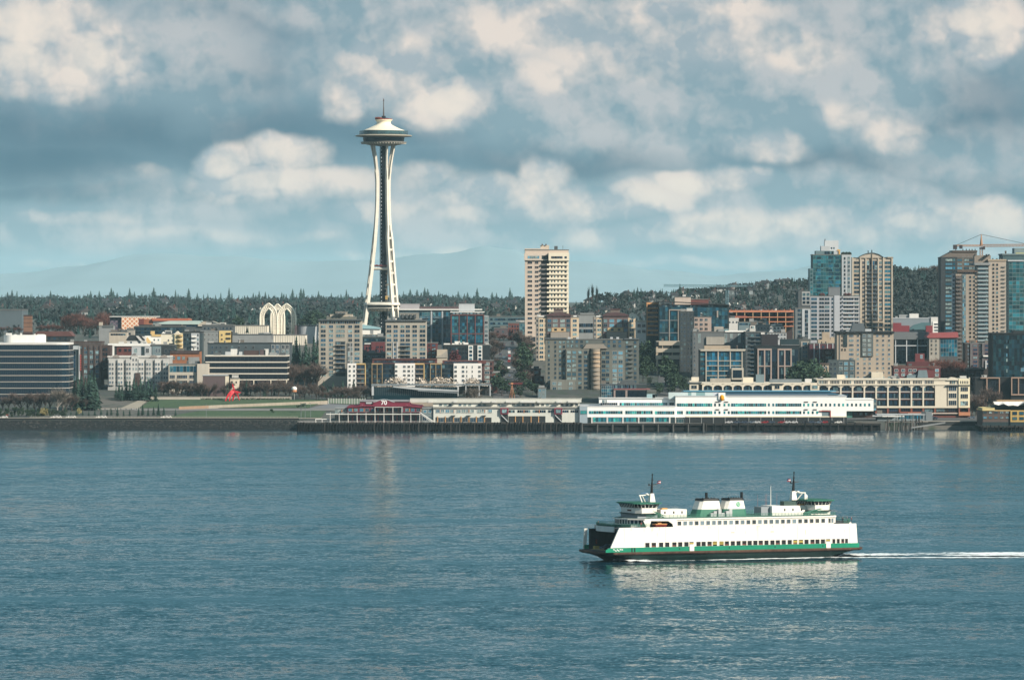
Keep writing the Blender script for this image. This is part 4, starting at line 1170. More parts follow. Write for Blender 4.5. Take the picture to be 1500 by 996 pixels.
dish('tilted white satellite dish left of the pair over the white house', 933, 465, 3748, 2.6, 62, 62)
dish('tilted white satellite dish at the right end of the white house roof', 941.5, 465, 3748, 2.6, 62, 62)
b = Bld('mid grey office block with dark window bands between the twin brick houses', 'office building', 846, 872, 461, 515, 3860, 22, C['grey'], clutter=2); b.strip(848, 871, [476.5, 485], 5.2, GL_DARK, 7); b.top(850, 870, 459, 461.5, C['grey']); b.done()

G1 = paint((116, 116, 104), 0.12); G2 = paint((96, 102, 96), 0.12)
b = Bld('large olive grey apartment complex with balconied bays and a rounded central bay', 'apartment complex', 799, 936, 497, 588, 3480, 26, G2, clutter=0)
rows = stp(501.5, 6.42, 13)
b.part(798.8, 829, 496, 588, G1, 0.6, 24, 'left_wing'); b.part(798, 830, 495, 497.2, C['dgrey'], 1.2, 25, 'cornice')
b.win([804, 813.5], rows, 2.4, 3.6, GL_MID, C['greygreen'], 0.6); b.win([820.5, 826], rows, 3.2, 3.8, GL_MID, C['greygreen'], 0.6)
b.part(829, 863, 511, 588, G1, 3.0, 10, 'centre_left_block'); b.win([833.5, 841], stp(516, 6.42, 10), 5.4, 4.4, GL_PALE, C['greygreen'], 3.0); b.win([849.5, 858], stp(516, 6.42, 10), 4.6, 4.0, GL_MID, C['greygreen'], 3.0)
b.part(806, 843, 556, 590, paint((124, 124, 112), 0.1), 4.4, 6, 'low_block'); b.win([812, 820, 836], [562, 569], 5, 4.6, GL_PALE, C['frame'], 4.4)
q = MB().prism([(2.6*2.6*cos(t)*0.43 + 0, -2.6*sin(t)) for t in lsp(0, pi, 13)] , 0, b.lz(511)); q.build('rounded_bay', paint((150, 132, 110), 0.1), b.root, (b.lx(872), -3.0, 0))
b.part(865.5, 879, 510, 588, G1, 3.0, 3, 'bay_core')
bm = MB(); arc = [(3.1*cos(t), -3.5*sin(t)) for t in lsp(0, pi, 13)]; bm.prism(arc, 0, 1.05)
for i, y in enumerate(stp(518, 6.42, 11)):
    bm.build('curved_balcony', paint((196, 158, 116), 0.08) if i < 4 else paint((150, 136, 118), 0.1), b.root, (b.lx(872), -3.0, b.lz(y)))
b.part(880, 915, 513, 588, G1, 2.2, 10, 'centre_right_block'); b.win([884, 890], stp(517, 6.42, 10), 4.6, 4.2, GL_MID, C['greygreen'], 2.2)
b.win([900.5, 909], stp(517, 6.42, 10), 6, 4.4, GL_PALE, C['frame'], 2.2)
b.win([918.5, 930.5], rows, 3.4, 3.8, GL_MID, C['greygreen']); b.balc(921, 927.5, stp(506, 6.42, 12), 2.4, 1.3, C['greygreen'], C['steel'])
b.part(914, 936.6, 495.8, 497.6, C['dgrey'], 0.8, 26, 'cornice'); b.win([832, 838, 845, 852, 860, 885, 892, 900, 908], [500.5, 506.5], 3.6, 3.6, GL_MID, C['greygreen'])
b.part(854, 890, 506, 511, paint((146, 132, 114), 0.1), -4, 12, 'beige_roof'); b.poly([(854, 510.5), (859, 504), (884, 504), (890, 510.5)], -2.8, 10, paint((150, 138, 122), 0.1), 'hipped_roof')
for x in (834, 846, 896, 905, 924): b.part(x-2, x+2, 493.8, 497.2, C['palegrey'], -6, 4, 'roof_unit')
b.part(790, 864, 571, 592, C['dteal'], 6.0, 5, 'dark_podium'); b.win(lsp(795, 860, 9), [574.5], 5, 4, GL_MID, C['frame'], 6.0); b.part(790, 866, 578.2, 579.6, C['frame'], 7.0, 2, 'canopy'); b.done()
b = Bld('low glass block with pink framed bays at the waterfront foot of the olive complex', 'office building', 880, 947, 563, 592, 3400, 20, paint((46, 66, 70), 0.1), clutter=4, roofmat=C['dgrey'])
b.curtain(881, 898, 565, 583, 6, 4, GL_TEAL, C['frame'], 0.05); b.curtain(882, 932, 563.5, 569, 18, 1, GL_DARK, C['steel'], 0.05)
b.part(899, 946, 570, 592, paint((164, 140, 132), 0.1), 1.2, 2, 'pink_frame'); b.win([909, 926.5, 940.5], [577], 13.5, 10, GL_DARK, C['dframe'], 1.2, 3)
b.part(899, 952, 569, 570.4, paint((176, 84, 84), 0.1), 1.6, 2, 'flower_box'); b.poly([(905, 564), (912, 557), (928, 557), (935, 564)], 2, 12, C['dgrey'], 'hipped_roof'); b.done()

# beside the street
b = Bld('brick red office with rows of square windows at the end of the street', 'office building', 744.5, 761, 473, 505, 4250, 22, paint((134, 66, 58), 0.15), clutter=1); b.win(lsp(747, 758.5, 4), stp(478, 5.6, 4), 2, 3, GL_DARK, C['brick']); b.done()
b = Bld('teal glass slab between the red office and the cream tower', 'office building', 760.5, 770, 472, 505, 4220, 22, paint((58, 104, 108), 0.1), clutter=1); b.curtain(761, 769.5, 474, 500, 4, 6, GL_TEAL, C['steel']); b.done()
b = Bld('pale low roof peeking over the red office', 'low building', 756, 768, 469, 490, 4330, 18, C['palegrey'], clutter=0); b.strip(757, 767, [472], 1.6, GL_DARK, 5); b.done()
b = Bld('teal grey hall under the ridge beside the red framed block', 'hall', 716, 772, 463.5, 492, 4700, 30, paint((78, 110, 118), 0.1), clutter=3); b.strip(718, 770, [468, 474], 3, GL_DARK, 14); b.part(722, 744, 478, 492, C['dteal'], 1, 4, 'dark_annexe'); b.done()
b = Bld('plum brown shed in front of the teal grey hall', 'shed', 724, 746, 480.5, 500, 4400, 16, C['plum'], clutter=1); b.win([729, 737], [486], 3, 3); b.done()
b = Bld('brick corner house at the foot of the street', 'house', 721, 729, 546, 575, 3455, 14, C['brick'], clutter=1); b.win([725], [552, 559], 2.6, 3.4); b.done()
b = Bld('small brick lodge with a pale window left of the olive complex', 'house', 779, 792, 541, 575, 3500, 12, C['brick'], clutter=1); b.win([785.5], [545.5], 6, 3.6, GL_PALE, C['frame']); b.part(778, 793, 540, 541.5, C['dbrick'], 0.4, 12, 'coping'); b.part(783, 797, 551, 575, C['dbrick'], 2, 6, 'porch'); b.win([787, 793], [556], 3, 4, GL_DARK, None, 2); b.done()
b = Bld('narrow teal glass annexe at the left corner of the olive complex', 'annexe', 788, 800, 568, 592, 3430, 10, C['tealgrey'], clutter=1); b.win([791, 796], [572, 578, 584], 3.4, 4.2, GL_PALE, C['frame']); b.done()
# ---------------------------------------------------------------- right of the middle
b = Bld('dark office block whose narrow sunlit flank carries orange balcony bands', 'office building', 947.5, 965, 443, 500, 3720, 26, C['dteal'], clutter=0)
for y in stp(444.8, 6.5, 8): b.part(947, 964.5, y-1.7 if y < 446 else y-0.9, y+1.2, paint((226, 146, 76), 0.08), 1.2, 1.4, 'orange_band')
b.part(947, 948.6, 443, 492, paint((206, 138, 82), 0.1), 1.0, 1, 'edge_post'); b.strip(949, 963, stp(448.6, 6.5, 7), 3.8, GL_DARK, 4, 0.05); b.done()
b = Bld('large dark teal glass office block with tan frames and a thin flying roof', 'office building', 965, 1068, 447, 560, 3700, 30, paint((34, 56, 64), 0.12), clutter=0, roofmat=C['char'])
dg = glass((8, 34, 44), (58, 96, 104), 0.22, 0.08, 'dark_teal_glass')
b.curtain(966, 1004, 450, 505, 9, 9, dg, C['dteal'], 0.1, 0.1); b.curtain(1004, 1066, 450, 480, 14, 5, dg, C['dteal'], 0.1, 0.1)
b.poly([(960, 440.8), (1000, 442.4), (1069, 446.2), (1069, 447.4), (1000, 444), (960, 442.2)], -2, 32, C['char'], 'flying_roof')
b.strip(970, 1060, [447.8], 3.2, GL_MID, 24, 0.12)
fm = paint((164, 150, 136), 0.08)
for x in (980.5, 993.5): b.part(x-0.6, x+0.6, 454, 505, fm, 0.9, 0.5, 'frame_post')
b.part(980, 1006, 453.2, 454.8, fm, 0.95, 0.6, 'frame_beam'); b.part(1004.5, 1006, 454.8, 462, fm, 0.9, 0.5, 'frame_post'); b.part(1050, 1052, 455, 465, fm, 0.9, 0.5, 'frame_post')
b.part(966, 993, 468.8, 469.8, C['steel'], 0.7, 0.4, 'ledge'); b.part(966, 993, 487, 488, C['steel'], 0.7, 0.4, 'ledge')
b.part(996, 1003, 458, 462, C['palegrey'], 0.8, 1, 'roof_window'); b.done()
b = Bld('pinkish beige rooftop block behind the flying roof', 'low building', 988.5, 1012, 434.8, 450, 3780, 12, C['pinkbeige'], clutter=1); b.done()
b = Bld('dark red rooftop hut beside the pinkish beige rooftop block', 'low building', 1012, 1038, 438, 450, 3782, 10, paint((128, 62, 58), 0.12), clutter=2); b.done()
b = Bld('pink beige house front with nine square windows before the dark teal block', 'apartment house', 1017, 1042, 464, 520, 3640, 16, paint((188, 158, 142), 0.08), clutter=2); b.win([1020, 1027.3, 1034.5], [468.5, 475.2, 481.8], 4, 3.4, GL_DARK, C['pinkbeige']); b.done()
b = Bld('parking garage with three stacked beige parapets', 'parking garage', 962, 995.5, 500, 552, 3590, 22, C['char'], clutter=1, roofmat=C['concrete'])
for y in (503, 513.2, 523.2): b.part(961 if y > 510 else 965, 996, y-3, y+3, paint((198, 178, 150), 0.08), 0.8, 22.8, 'parapet_band')
b.part(961, 964, 508, 552, C['tan'], 0.5, 2, 'stair_core'); b.part(970, 971.2, 506, 540, C['tan'], 0.3, 0.6, 'column'); b.part(984, 985.2, 506, 540, C['tan'], 0.3, 0.6, 'column'); b.done()
b = Bld('slim dark residential tower with fine window ladders right of the garage', 'apartment tower', 995.5, 1016, 456, 580, 3610, 20, paint((56, 66, 70), 0.1), clutter=3)
b.win([998.5, 1003, 1008.5, 1013], stp(461, 6.2, 15), 2.4, 3.6, GL_DARK, C['steel']); b.done()
b = Bld('slate grey flats with pale window stacks and a beige rooftop block', 'apartment house', 1014.5, 1092, 486, 585, 3560, 22, paint((104, 110, 112), 0.1), clutter=4)
b.part(1046.5, 1060, 478.5, 500, C['concrete'], -2, 10, 'beige_block'); b.win([1064], [484], 6, 4, GL_TEAL, C['frame'], -1)
b.win([1024.5, 1063, 1071.5, 1083], [492, 499], 3.6, 6, GL_PALE, C['frame']); b.part(1034.5, 1061, 493.5, 505, C['concrete'], 1.2, 5, 'beige_front'); b.win([1017.5, 1092.0-2.5], stp(490, 6.4, 12), 2.2, 3.6, GL_MID, C['frame'])
b.part(1062, 1096, 484.2, 486.4, C['white'], 0.6, 12, 'white_roof_edge'); b.part(1052, 1064, 482, 494, C['grey'], -1, 9, 'grey_block'); b.done()
b = Bld('glass office block in a cream grid frame with bright blue mullions', 'office building', 1025, 1092, 512, 585, 3470, 24, paint((36, 54, 62), 0.1), clutter=3, roofmat=C['concrete'])
b.curtain(1034, 1087, 515, 556, 12, 6, glass((8, 46, 62), (48, 92, 100), 0.24, 0.1, 'blue_glass'), C['dteal'], 0.1, 0.1)
cf = paint((190, 178, 156), 0.08)
for x in (1034.3, 1052, 1069.8, 1087): b.part(x-0.75, x+0.75, 512, 570, cf, 0.8, 0.7, 'frame_post')
for y in (528.4, 535.6, 543.2, 550.2): b.part(1033.6, 1087.8, y-0.5, y+0.5, cf, 0.62, 0.5, 'frame_beam')
for x in (1043, 1060.8, 1078): b.part(x-0.35, x+0.35, 516, 556, paint((36, 140, 170), 0.05), 0.55, 0.4, 'blue_mullion')
b.part(1026, 1091.5, 511.6, 514.2, cf, 1.4, 25, 'cornice'); b.part(1032, 1070, 506.5, 511.6, C['tan'], -3, 14, 'roof_terrace'); b.part(1071.5, 1089, 538.8, 556, cf, 3.0, 4, 'corner_frame'); b.win([1080], [547.5], 12.5, 10.5, GL_DARK, C['dframe'], 3.0, 3)
b.strip(1026, 1033, stp(519, 7, 5), 4, GL_TEAL, 2); b.done()
b = Bld('dark blue grey balconied tower beside the cream gridded office', 'apartment tower', 1092, 1122, 486, 585, 3540, 22, paint((66, 82, 90), 0.1), clutter=3)
b.win([1093.9], stp(490, 5.9, 15), 2.0, 3.4, GL_DARK, C['frame']); b.balc(1098, 1114, stp(494, 6.0, 13), 2.4, 1.3, C['steel'], C['dteal']); b.win([1102, 1110], stp(491.5, 6.0, 13), 5, 3.4, GL_DARK)
b.part(1114.5, 1120, 487, 504, C['offwhite'], 0.8, 1, 'white_frame'); b.win([1117.2], [492, 498.5], 2.4, 4.4, GL_DARK, None, 0.8); b.done()
b = Bld('dark glass office block with tall pinkish stone pilasters', 'office building', 1107, 1171, 506, 585, 3480, 24, paint((34, 48, 54), 0.1), clutter=2, roofmat=C['char'])
pk = paint((176, 148, 134), 0.08)
b.curtain(1110, 1169, 512, 566, 12, 6, GL_DARK, C['dteal'], 0.05, 0.1)
for x in (1110.5, 1120, 1129.5, 1140, 1149.5, 1158.8): b.part(x-1.0, x+1.0, 511, 575, pk, 0.9, 0.8, 'pilaster')
for x0, x1 in ((1109.5, 1130.5), (1139, 1159.8)): b.part(x0, x1, 510.6, 513, pk, 1.0, 0.8, 'lintel'); b.part(x0, x1, 535.4, 537, pk, 0.75, 0.8, 'spandrel')
b.part(1131, 1134, 509.5, 512, C['white'], -1, 2, 'roof_globe'); b.part(1144, 1171, 497, 506, C['dteal'], -4, 14, 'upper_block'); b.part(1144, 1171, 505, 506.2, C['grey'], -3.6, 15, 'terrace_edge'); b.part(1116, 1140, 490, 506, paint((52, 46, 52), 0.1), -4, 14, 'plum_upper_block'); b.done()
b = Bld('orange wrapped concrete frame of a building under construction', 'construction site', 1065, 1164.5, 457, 490, 4080, 26, C['char'], clutter=0, wall=False, roof=None, name='construction_frame')
og = paint((226, 118, 70), 0.12)
for y, x0 in ((456.6, 1065), (464.4, 1065), (471.2, 1107), (477.8, 1140)):
    b.part(x0, 1164.5, y-1.9 if y < 458 else y-0.5, y+0.8, og, 0.4, 24, 'floor_slab')
for x in lsp(1067, 1163, 9): b.part(x-0.6, x+0.6, 457, b.y1b, paint((198, 150, 96), 0.1), 0.1, 1.2, 'column')
b.part(1068, 1162, 458, b.y1b, paint((70, 52, 54), 0.1), -12, 14, 'core_wall')
b.part(1066, 1094, 462.5, 466, C['redpaint'], 0.3, 0.4, 'safety_screen')
for x in (1071, 1078, 1090, 1101, 1118, 1131, 1149, 1158): b.part(x-0.25, x+0.25, 452.6, 456, og, -3, 0.5, 'rebar_post')
b.done()
for lab, x0, x1, y0, D, c, ex in (
  ('low white roofed house under the orange construction frame', 1066, 1082, 467, 3900, 'offwhite', 0),
  ('pale grey flat block with a glazed top in front of the orange frame', 1082, 1110, 471.5, 3860, 'tealgrey', 1),
  ('pale green glass row beneath the orange slabs', 1107, 1126, 470, 3920, 'piergreen', 2),
  ('white terrace house with dark openings below the orange frame', 1127, 1148, 477.5, 3800, 'white', 3),
  ('blank grey block between the glazed top and the white terrace house', 1108, 1128, 476, 3770, 'grey', 0),
  ('small white rooftop box left of the blank grey block', 1099, 1106, 476, 3730, 'white', 1),
  ('stepped white and grey house right above the plum upper block', 1124, 1152, 487, 3690, 'palegrey', 3)):
    b = Bld(lab, 'low building', x0, x1, y0, y0 + 25, D, 14, C[c], clutter=2)
    n = max(2, int((x1 - x0) / 4.5))
    if ex == 1: b.strip(x0 + 1, x1 - 1, [y0 + 3.4], 2.6, GL_MID, n)
    elif ex == 2: b.win(lsp(x0 + 2, x1 - 2, n), [y0 + 3], 3, 4, GL_PALE, C['frame'])
    elif ex == 3: b.win(lsp(x0 + 2.5, x1 - 2.5, n), [y0 + 3.4, y0 + 9], 2.8, 3.2, GL_DARK, C['wframe']); b.part(x0 + 3, x0 + 9, y0 - 2.5, y0, C[c], -2, 5, 'roof_hut')
    else: b.win(lsp(x0 + 3, x1 - 3, n), [y0 + 5], 2, 2.4, GL_DARK, C['frame']); b.part(x0 - 0.5, x1 + 0.5, y0 - 0.8, y0 + 0.6, C['white'] if c == 'offwhite' else C[c], 0.4, 14.8, 'coping')
    b.done()

# towers
tg = glass((16, 50, 56), (58, 98, 100), 0.3, 0.1, 'tower_teal_glass')
b = Bld('teal glass tower with a pale rooftop block and an orange net corner', 'apartment tower', 1190.5, 1247, 373, 520, 3880, 26, paint((78, 116, 124), 0.06), clutter=0)
b.curtain(1191, 1232.5, 374, 470, 11, 16, tg, paint((76, 132, 138), 0.05), 0.05, 0.1, 0.12, htf=3.0)
b.win([1199.5, 1216.5, 1226.5], stp(378, 6, 13), 5.6, 3.4, glass((12, 40, 52), (40, 90, 100), 0.3), None, 0.2, 1, name='balcony_window')
b.part(1233, 1247, 373.5, 520, paint((176, 184, 188), 0.06), 0.8, 24, 'pale_wing'); b.win([1237.3], stp(378.6, 5.9, 16), 2.2, 3.6, GL_DARK, C['frame'], 0.8, 0); b.win([1243.2], stp(378.6, 5.9, 16), 3.0, 4.2, GL_PALE, C['frame'], 0.8)
b.part(1186, 1191, 393.5, 520, paint((84, 122, 130), 0.06), 0.4, 20, 'lower_shoulder'); b.win([1188.5], stp(398, 6, 12), 3, 4, tg, None, 0.4)
b.part(1195, 1222, 367.5, 373, paint((96, 128, 136), 0.06), -2, 16, 'setback_storey'); b.strip(1208, 1221, [370.5], 4, GL_DARK, 5, -2)
b.part(1203, 1216, 360.5, 368, C['palegrey'], -3, 14, 'rooftop_block'); b.part(1208.5, 1228.8, 352.4, 367.6, paint((196, 202, 206), 0.05), -4, 12, 'rooftop_block'); b.win([1214, 1218.5, 1222], [363.6], 2.2, 2.6, GL_DARK, None, -4)
b.part(1222, 1229, 367.6, 373.4, C['palegrey'], -2.6, 12, 'rooftop_block'); b.part(1226.5, 1231, 365.6, 367.4, paint((232, 160, 50), 0.05), -2, 3, 'orange_net'); b.part(1228.8, 1231, 367.4, 373, paint((232, 160, 50), 0.05), -2, 3, 'orange_net'); b.part(1208.6, 1209.2, 350.2, 353, C['dgrey'], -6, 0.5, 'aerial')
for x in (1236, 1241, 1245): MB().lathe([(0.05, -0.2), (1.5, 0.1), (1.7, 0.9), (1.0, 1.7), (0.05, 2.0)], 12).build('roof_shrub', paint((34, 54, 46), 0.3, 0.95), b.root, (b.lx(x), 6, b.lz(373)))
b.done()
b = Bld('tan apartment tower with an arched top and a glazed centre bay', 'apartment tower', 1248, 1308, 377.5, 520, 3960, 28, paint((190, 172, 148), 0.08), clutter=0)
rows = stp(385, 6.1, 17)
b.win([1255.2], rows, 8.4, 3.6, GL_MID, C['tan']); b.win([1265.3], rows, 4, 3.6, GL_DARK, C['tan']); b.win([1290], rows, 4.4, 3.6, GL_MID, C['tan']); b.win([1300.2], rows, 8.4, 3.6, GL_TEAL, C['tan'])
b.part(1269.2, 1285.6, 382, 516, paint((92, 100, 104), 0.08), 0.3, 0.6, 'centre_bay'); b.curtain(1269.6, 1285.2, 382, 395, 4, 2, GL_MID, C['tan'], 0.35); b.balc(1269.6, 1285.2, stp(400.5, 6.1, 17), 2.4, 1.3, C['steel'], C['steel'], 0.3); b.strip(1270, 1285, stp(398, 6.1, 17), 3.6, GL_DARK, 5, 0.34)
for x in (1249, 1260.6, 1268.4, 1286.6, 1294, 1306.6): b.part(x-0.8, x+0.8, 377, 518, paint((206, 188, 162), 0.06), 0.7, 0.6, 'pilaster')
b.part(1277, 1278, 372, 516, C['tan'], 1.6, 0.5, 'centre_rib')
b.poly([(1258, 378), (1262, 374.6), (1268, 372.4), (1275, 371.2), (1281, 371.4), (1288, 373.6), (1293, 377), (1293, 378)], -0.9, 20, paint((196, 178, 154), 0.06), 'arched_crown')
b.poly([(1257, 377.4), (1262, 373.6), (1268, 371.4), (1275, 370.2), (1281, 370.4), (1288, 372.6), (1294, 376.6), (1294, 377.6), (1288, 373.8), (1281, 371.6), (1275, 371.4), (1268, 372.6), (1262, 374.8), (1257, 378.4)], -1.4, -0.9, C['dgrey'], 'crown_edge')
b.part(1300, 1308, 376.5, 378, C['tan'], 1.0, 29, 'corner_cap'); b.part(1277.4, 1277.9, 366, 372, C['dgrey'], -8, 0.4, 'aerial'); b.part(1272, 1272.4, 367, 372, C['dgrey'], -8, 0.3, 'aerial')
b.part(1268, 1294, 470.5, 473, C['tan'], 1.2, 1, 'floor_band'); b.part(1268, 1294, 478.5, 480.5, C['tan'], 1.2, 1, 'floor_band'); b.part(1306, 1307.8, 384, 500, C['brown'], 0.4, 0.5, 'corner_balconies'); b.done()
b = Bld('pale grey slab of flats with a blank centre strip in front of the teal tower', 'apartment block', 1187, 1259, 433.5, 520, 3780, 24, paint((172, 176, 186), 0.06), clutter=4)
rows = stp(438, 5.83, 11)
b.win([1192.5], rows, 8.5, 3.6, GL_MID, C['frame']); b.win([1203.5, 1211.5], rows, 7, 3.4, GL_DARK, C['frame']); b.win([1219.3], rows, 2.4, 3.2, GL_DARK, C['frame'], mull=0); b.win([1231.6], rows, 2.2, 3.2, GL_DARK, C['frame'], mull=0)
b.strip(1235.5, 1250, rows, 3.4, GL_DARK, 6); b.win([1254.8], rows, 5.4, 3.4, GL_DARK, C['frame'])
for y in stp(435.6, 5.83, 11): b.part(1234.5, 1258.9, y-0.9, y+0.7, paint((196, 194, 192), 0.05), 0.9, 0.6, 'balcony_band')
b.part(1222, 1230, 433, 520, paint((180, 184, 192), 0.05), 0.5, 2, 'blank_strip'); b.top(1214, 1231, 421, 433.5, paint((116, 122, 128), 0.06), 3, 10)
for x in (1203, 1206, 1239, 1244): MB().lathe([(0.05, 0), (1.6, 0.4), (1.5, 1.4), (0.05, 2.2)], 10).build('roof_shrub', paint((92, 48, 48), 0.3, 0.95), b.root, (b.lx(x), 4, b.lz(433.5)))
b.done()
b = Bld('narrow grey tower with a framed glass top left of the pale slab', 'apartment tower', 1165, 1187.5, 451, 525, 3740, 20, paint((110, 120, 124), 0.08), clutter=1)
b.part(1169.5, 1187, 426.4, 451, C['dgrey'], -1, 14, 'framed_top'); b.part(1174.5, 1186.6, 427.4, 447, C['frame'], -0.6, 1, 'pale_frame'); b.win([1177.8, 1183.6], [431.5, 437.5, 443.2], 4.4, 4.4, GL_DARK, None, -0.6, 0)
b.part(1175, 1187, 452.5, 525, C['palegrey'], 0.4, 4, 'pale_bay'); b.strip(1179, 1183.6, stp(457, 6.2, 7), 5.6, GL_DARK, 2, 0.4); b.strip(1168.5, 1174, stp(455, 6.2, 8), 3.6, GL_DARK, 3); b.done()
b = Bld('wide tan apartment block with many small square windows and a dark roof edge', 'apartment block', 1226, 1309, 487.5, 575, 3500, 26, paint((182, 160, 134), 0.1), clutter=0, roofmat=C['char'])
rows = stp(492, 6.75, 11); wt = paint((206, 200, 190), 0.06)
b.win([1245.5, 1248.8, 1256.8, 1285.3, 1293.8, 1302.5], rows, 3.0, 3.2, GL_MID, wt); b.win([1233.5, 1238], rows[:4], 2.2, 3.2, GL_DARK, C['tan'])
b.part(1262.5, 1279, 486.6, 522, paint((92, 104, 104), 0.08), 0.9, 3, 'slate_bay'); b.win([1266, 1273.5], rows[:5], 4, 3.4, GL_PALE, wt, 0.9); b.win([1266.5, 1274], rows[5:], 3.0, 3.2, GL_MID, wt)
b.part(1235.5, 1241, 490, 508, C['dteal'], 0.4, 0.5, 'dark_strip'); b.part(1225, 1310, 485.4, 487.8, C['char'], 1.4, 28, 'roof_edge'); b.part(1229, 1230.4, 488, 540, C['dgrey'], 0.2, 0.4, 'downpipe')
b.poly([(1246, 487), (1250, 473.5), (1266, 473.5), (1268, 487)], 3, 14, paint((92, 104, 112), 0.06), 'slanted_penthouse'); b.part(1268, 1277, 482, 487, C['palegrey'], -4, 6, 'roof_unit'); b.part(1240, 1246, 484, 487, C['palegrey'], -4, 6, 'roof_unit')
b.part(1213, 1252.5, 527, 575, paint((70, 86, 90), 0.08), 2.2, 8, 'slate_annexe'); b.win([1231.5, 1239, 1247.5], [532.5, 539.5, 546.5, 552], 5, 4.4, GL_PALE, C['frame'], 2.2); b.win([1217, 1223], [533, 540, 547], 2.6, 3.8, GL_DARK, C['steel'], 2.2)
b.part(1276, 1293, 545, 556, C['cream'], 4, 4, 'cream_hut'); b.done()
b = Bld('magenta brick flats with white pipes under a beige stepped block', 'apartment block', 1186, 1227, 503, 560, 3540, 18, paint((112, 48, 62), 0.12), clutter=0)
for x in (1192.5, 1200.5, 1212, 1220): b.part(x-0.7, x+0.7, 503, 560, C['palegrey'], 0.4, 0.5, 'white_pipe')
b.win([1196.5, 1206], stp(508, 6.5, 5), 3.4, 3.6, GL_DARK, C['plum']); b.part(1205, 1222, 511, 560, paint((96, 58, 56), 0.12), 0.9, 3, 'front_bay'); b.win([1214], stp(517, 6.5, 4), 8.4, 3.6, GL_DARK, C['tan'], 0.9, 3)
b.part(1198.5, 1227, 497.5, 504, C['tan'], -3, 14, 'beige_step'); b.part(1205, 1216, 486.5, 498, C['tan'], -4, 10, 'beige_step'); b.part(1217, 1227, 494, 498, C['tan'], -4, 10, 'beige_step'); b.win([1204, 1210], [501.5], 1.6, 2, GL_DARK, None, -3); b.part(1190, 1193, 505, 530, C['palegrey'], -0.3, 3, 'pale_edge'); b.done()
b = Bld('grey green flats with a tan front left of the magenta brick flats', 'apartment house', 1169, 1187, 497, 565, 3560, 18, paint((96, 104, 100), 0.1), clutter=1)
b.part(1173, 1185, 500, 527, C['concrete'], 0.6, 2, 'tan_front'); b.win([1179], stp(503.5, 6, 4), 6, 3.8, GL_TEAL, C['grey'], 0.6, 2); b.part(1168, 1176, 494, 497, C['char'], -1, 6, 'roof_hut'); b.done()
b = Bld('small tan cottage with a double window in the dark trees', 'house', 1202, 1214, 533, 552, 3478, 10, C['tan'], clutter=0); b.win([1206, 1210], [538], 2.6, 3.4, GL_DARK, C['wframe']); b.part(1201, 1215, 532, 534, C['brown'], 0.5, 11, 'roof_edge'); b.done()

# far right
b = Bld('long pale grey hall with a white office end below the wooded hill', 'hall', 1305, 1378, 466, 490, 4350, 34, paint((128, 142, 152), 0.06), clutter=2, roofmat=C['palegrey'])
b.part(1363.5, 1378, 464.6, 490, C['offwhite'], 1.0, 30, 'white_end'); b.part(1366, 1378.5, 471, 490, C['white'], 1.6, 3, 'white_front'); b.strip(1368, 1377.4, [475, 479.5, 484], 2.2, GL_DARK, 5, 1.6); b.part(1333, 1346.5, 459.5, 466, C['offwhite'], -6, 10, 'roof_hut'); b.part(1318, 1333, 461, 466, C['grey'], -8, 10, 'roof_hut')
for lab_, x0, x1, y0 in (('a', 1307, 1320, 473), ('b', 1320, 1332, 477), ('c', 1356, 1366, 477)): b.part(x0, x1, y0, 490, paint((158, 40, 50), 0.1), 2.2, 6, 'red_block')
b.poly([(1331, 483), (1338, 476), (1350, 472.5), (1362, 472.5), (1364, 483)], -1.9, 10, C['teal'], 'curved_glass_roof'); b.done()
b = Bld('black glass hall with white posts under a plain grey roof', 'hall', 1309.5, 1360.5, 487, 550, 3700, 26, C['char'], clutter=3, roofmat=C['grey'])
b.part(1309, 1360, 486.4, 497.2, paint((108, 114, 118), 0.05), 1.2, 27, 'roof_fascia'); b.curtain(1311, 1360, 498, 535, 9, 5, GL_BLACK, C['dteal'], 0.05, 0.1)
for x in (1311.8, 1328, 1344, 1359): b.part(x-0.7, x+0.7, 497, 550, C['palegrey'], 0.6, 0.6, 'white_post')
b.part(1310, 1360, 505.6, 507, C['palegrey'], 0.5, 0.5, 'white_rail'); b.done()
b = Bld('brick red block with pale windows behind the white arcaded warehouse', 'apartment house', 1309, 1377.5, 537.5, 575, 3430, 20, paint((128, 46, 50), 0.14), clutter=7)
b.win([1313, 1323, 1333.5, 1340, 1372.5], [542.5, 549], 4.6, 3.6, GL_PALE, C['wframe']); b.part(1329, 1361, 530, 537.5, paint((112, 42, 46), 0.12), -3, 12, 'upper_terrace'); b.part(1341.5, 1355, 518, 531, paint((134, 46, 50), 0.1), -4, 10, 'stair_tower'); b.win([1350.5], [522.5], 3, 5, GL_PALE, C['wframe'], -4)
b.poly([(1343, 553), (1345, 542), (1357, 542), (1359, 553)], -4, -0.5, C['tealgrey'], 'glass_roof'); b.part(1328, 1342, 549, 556, C['tealgrey'], 3, 3, 'low_glass_roof'); b.part(1360, 1369, 537, 540.5, C['brick'], 0.5, 2, 'gable'); b.parapet(C['brick'], 0.8); b.done()
b = Bld('round cornered house with a flat salmon red roof', 'apartment house', 1361, 1403, 493, 545, 3620, 20, C['dgrey'], roof=None, clutter=0)
b.poly([(1357, 493.5), (1362, 488), (1403, 486.5), (1404, 494.5), (1360, 495.2)], -1.4, 22, paint((186, 72, 74), 0.08), 'roof'); b.part(1361, 1376, 495, 545, C['concrete'], 0.6, 4, 'beige_front'); b.win([1364.5, 1371], stp(499.5, 6, 4), 2.2, 3.4, GL_DARK, C['beige'], 0.6); b.curtain(1377.5, 1402, 497, 522, 6, 4, GL_TEAL, C['steel'], 0.1, 0.2)
b.done()
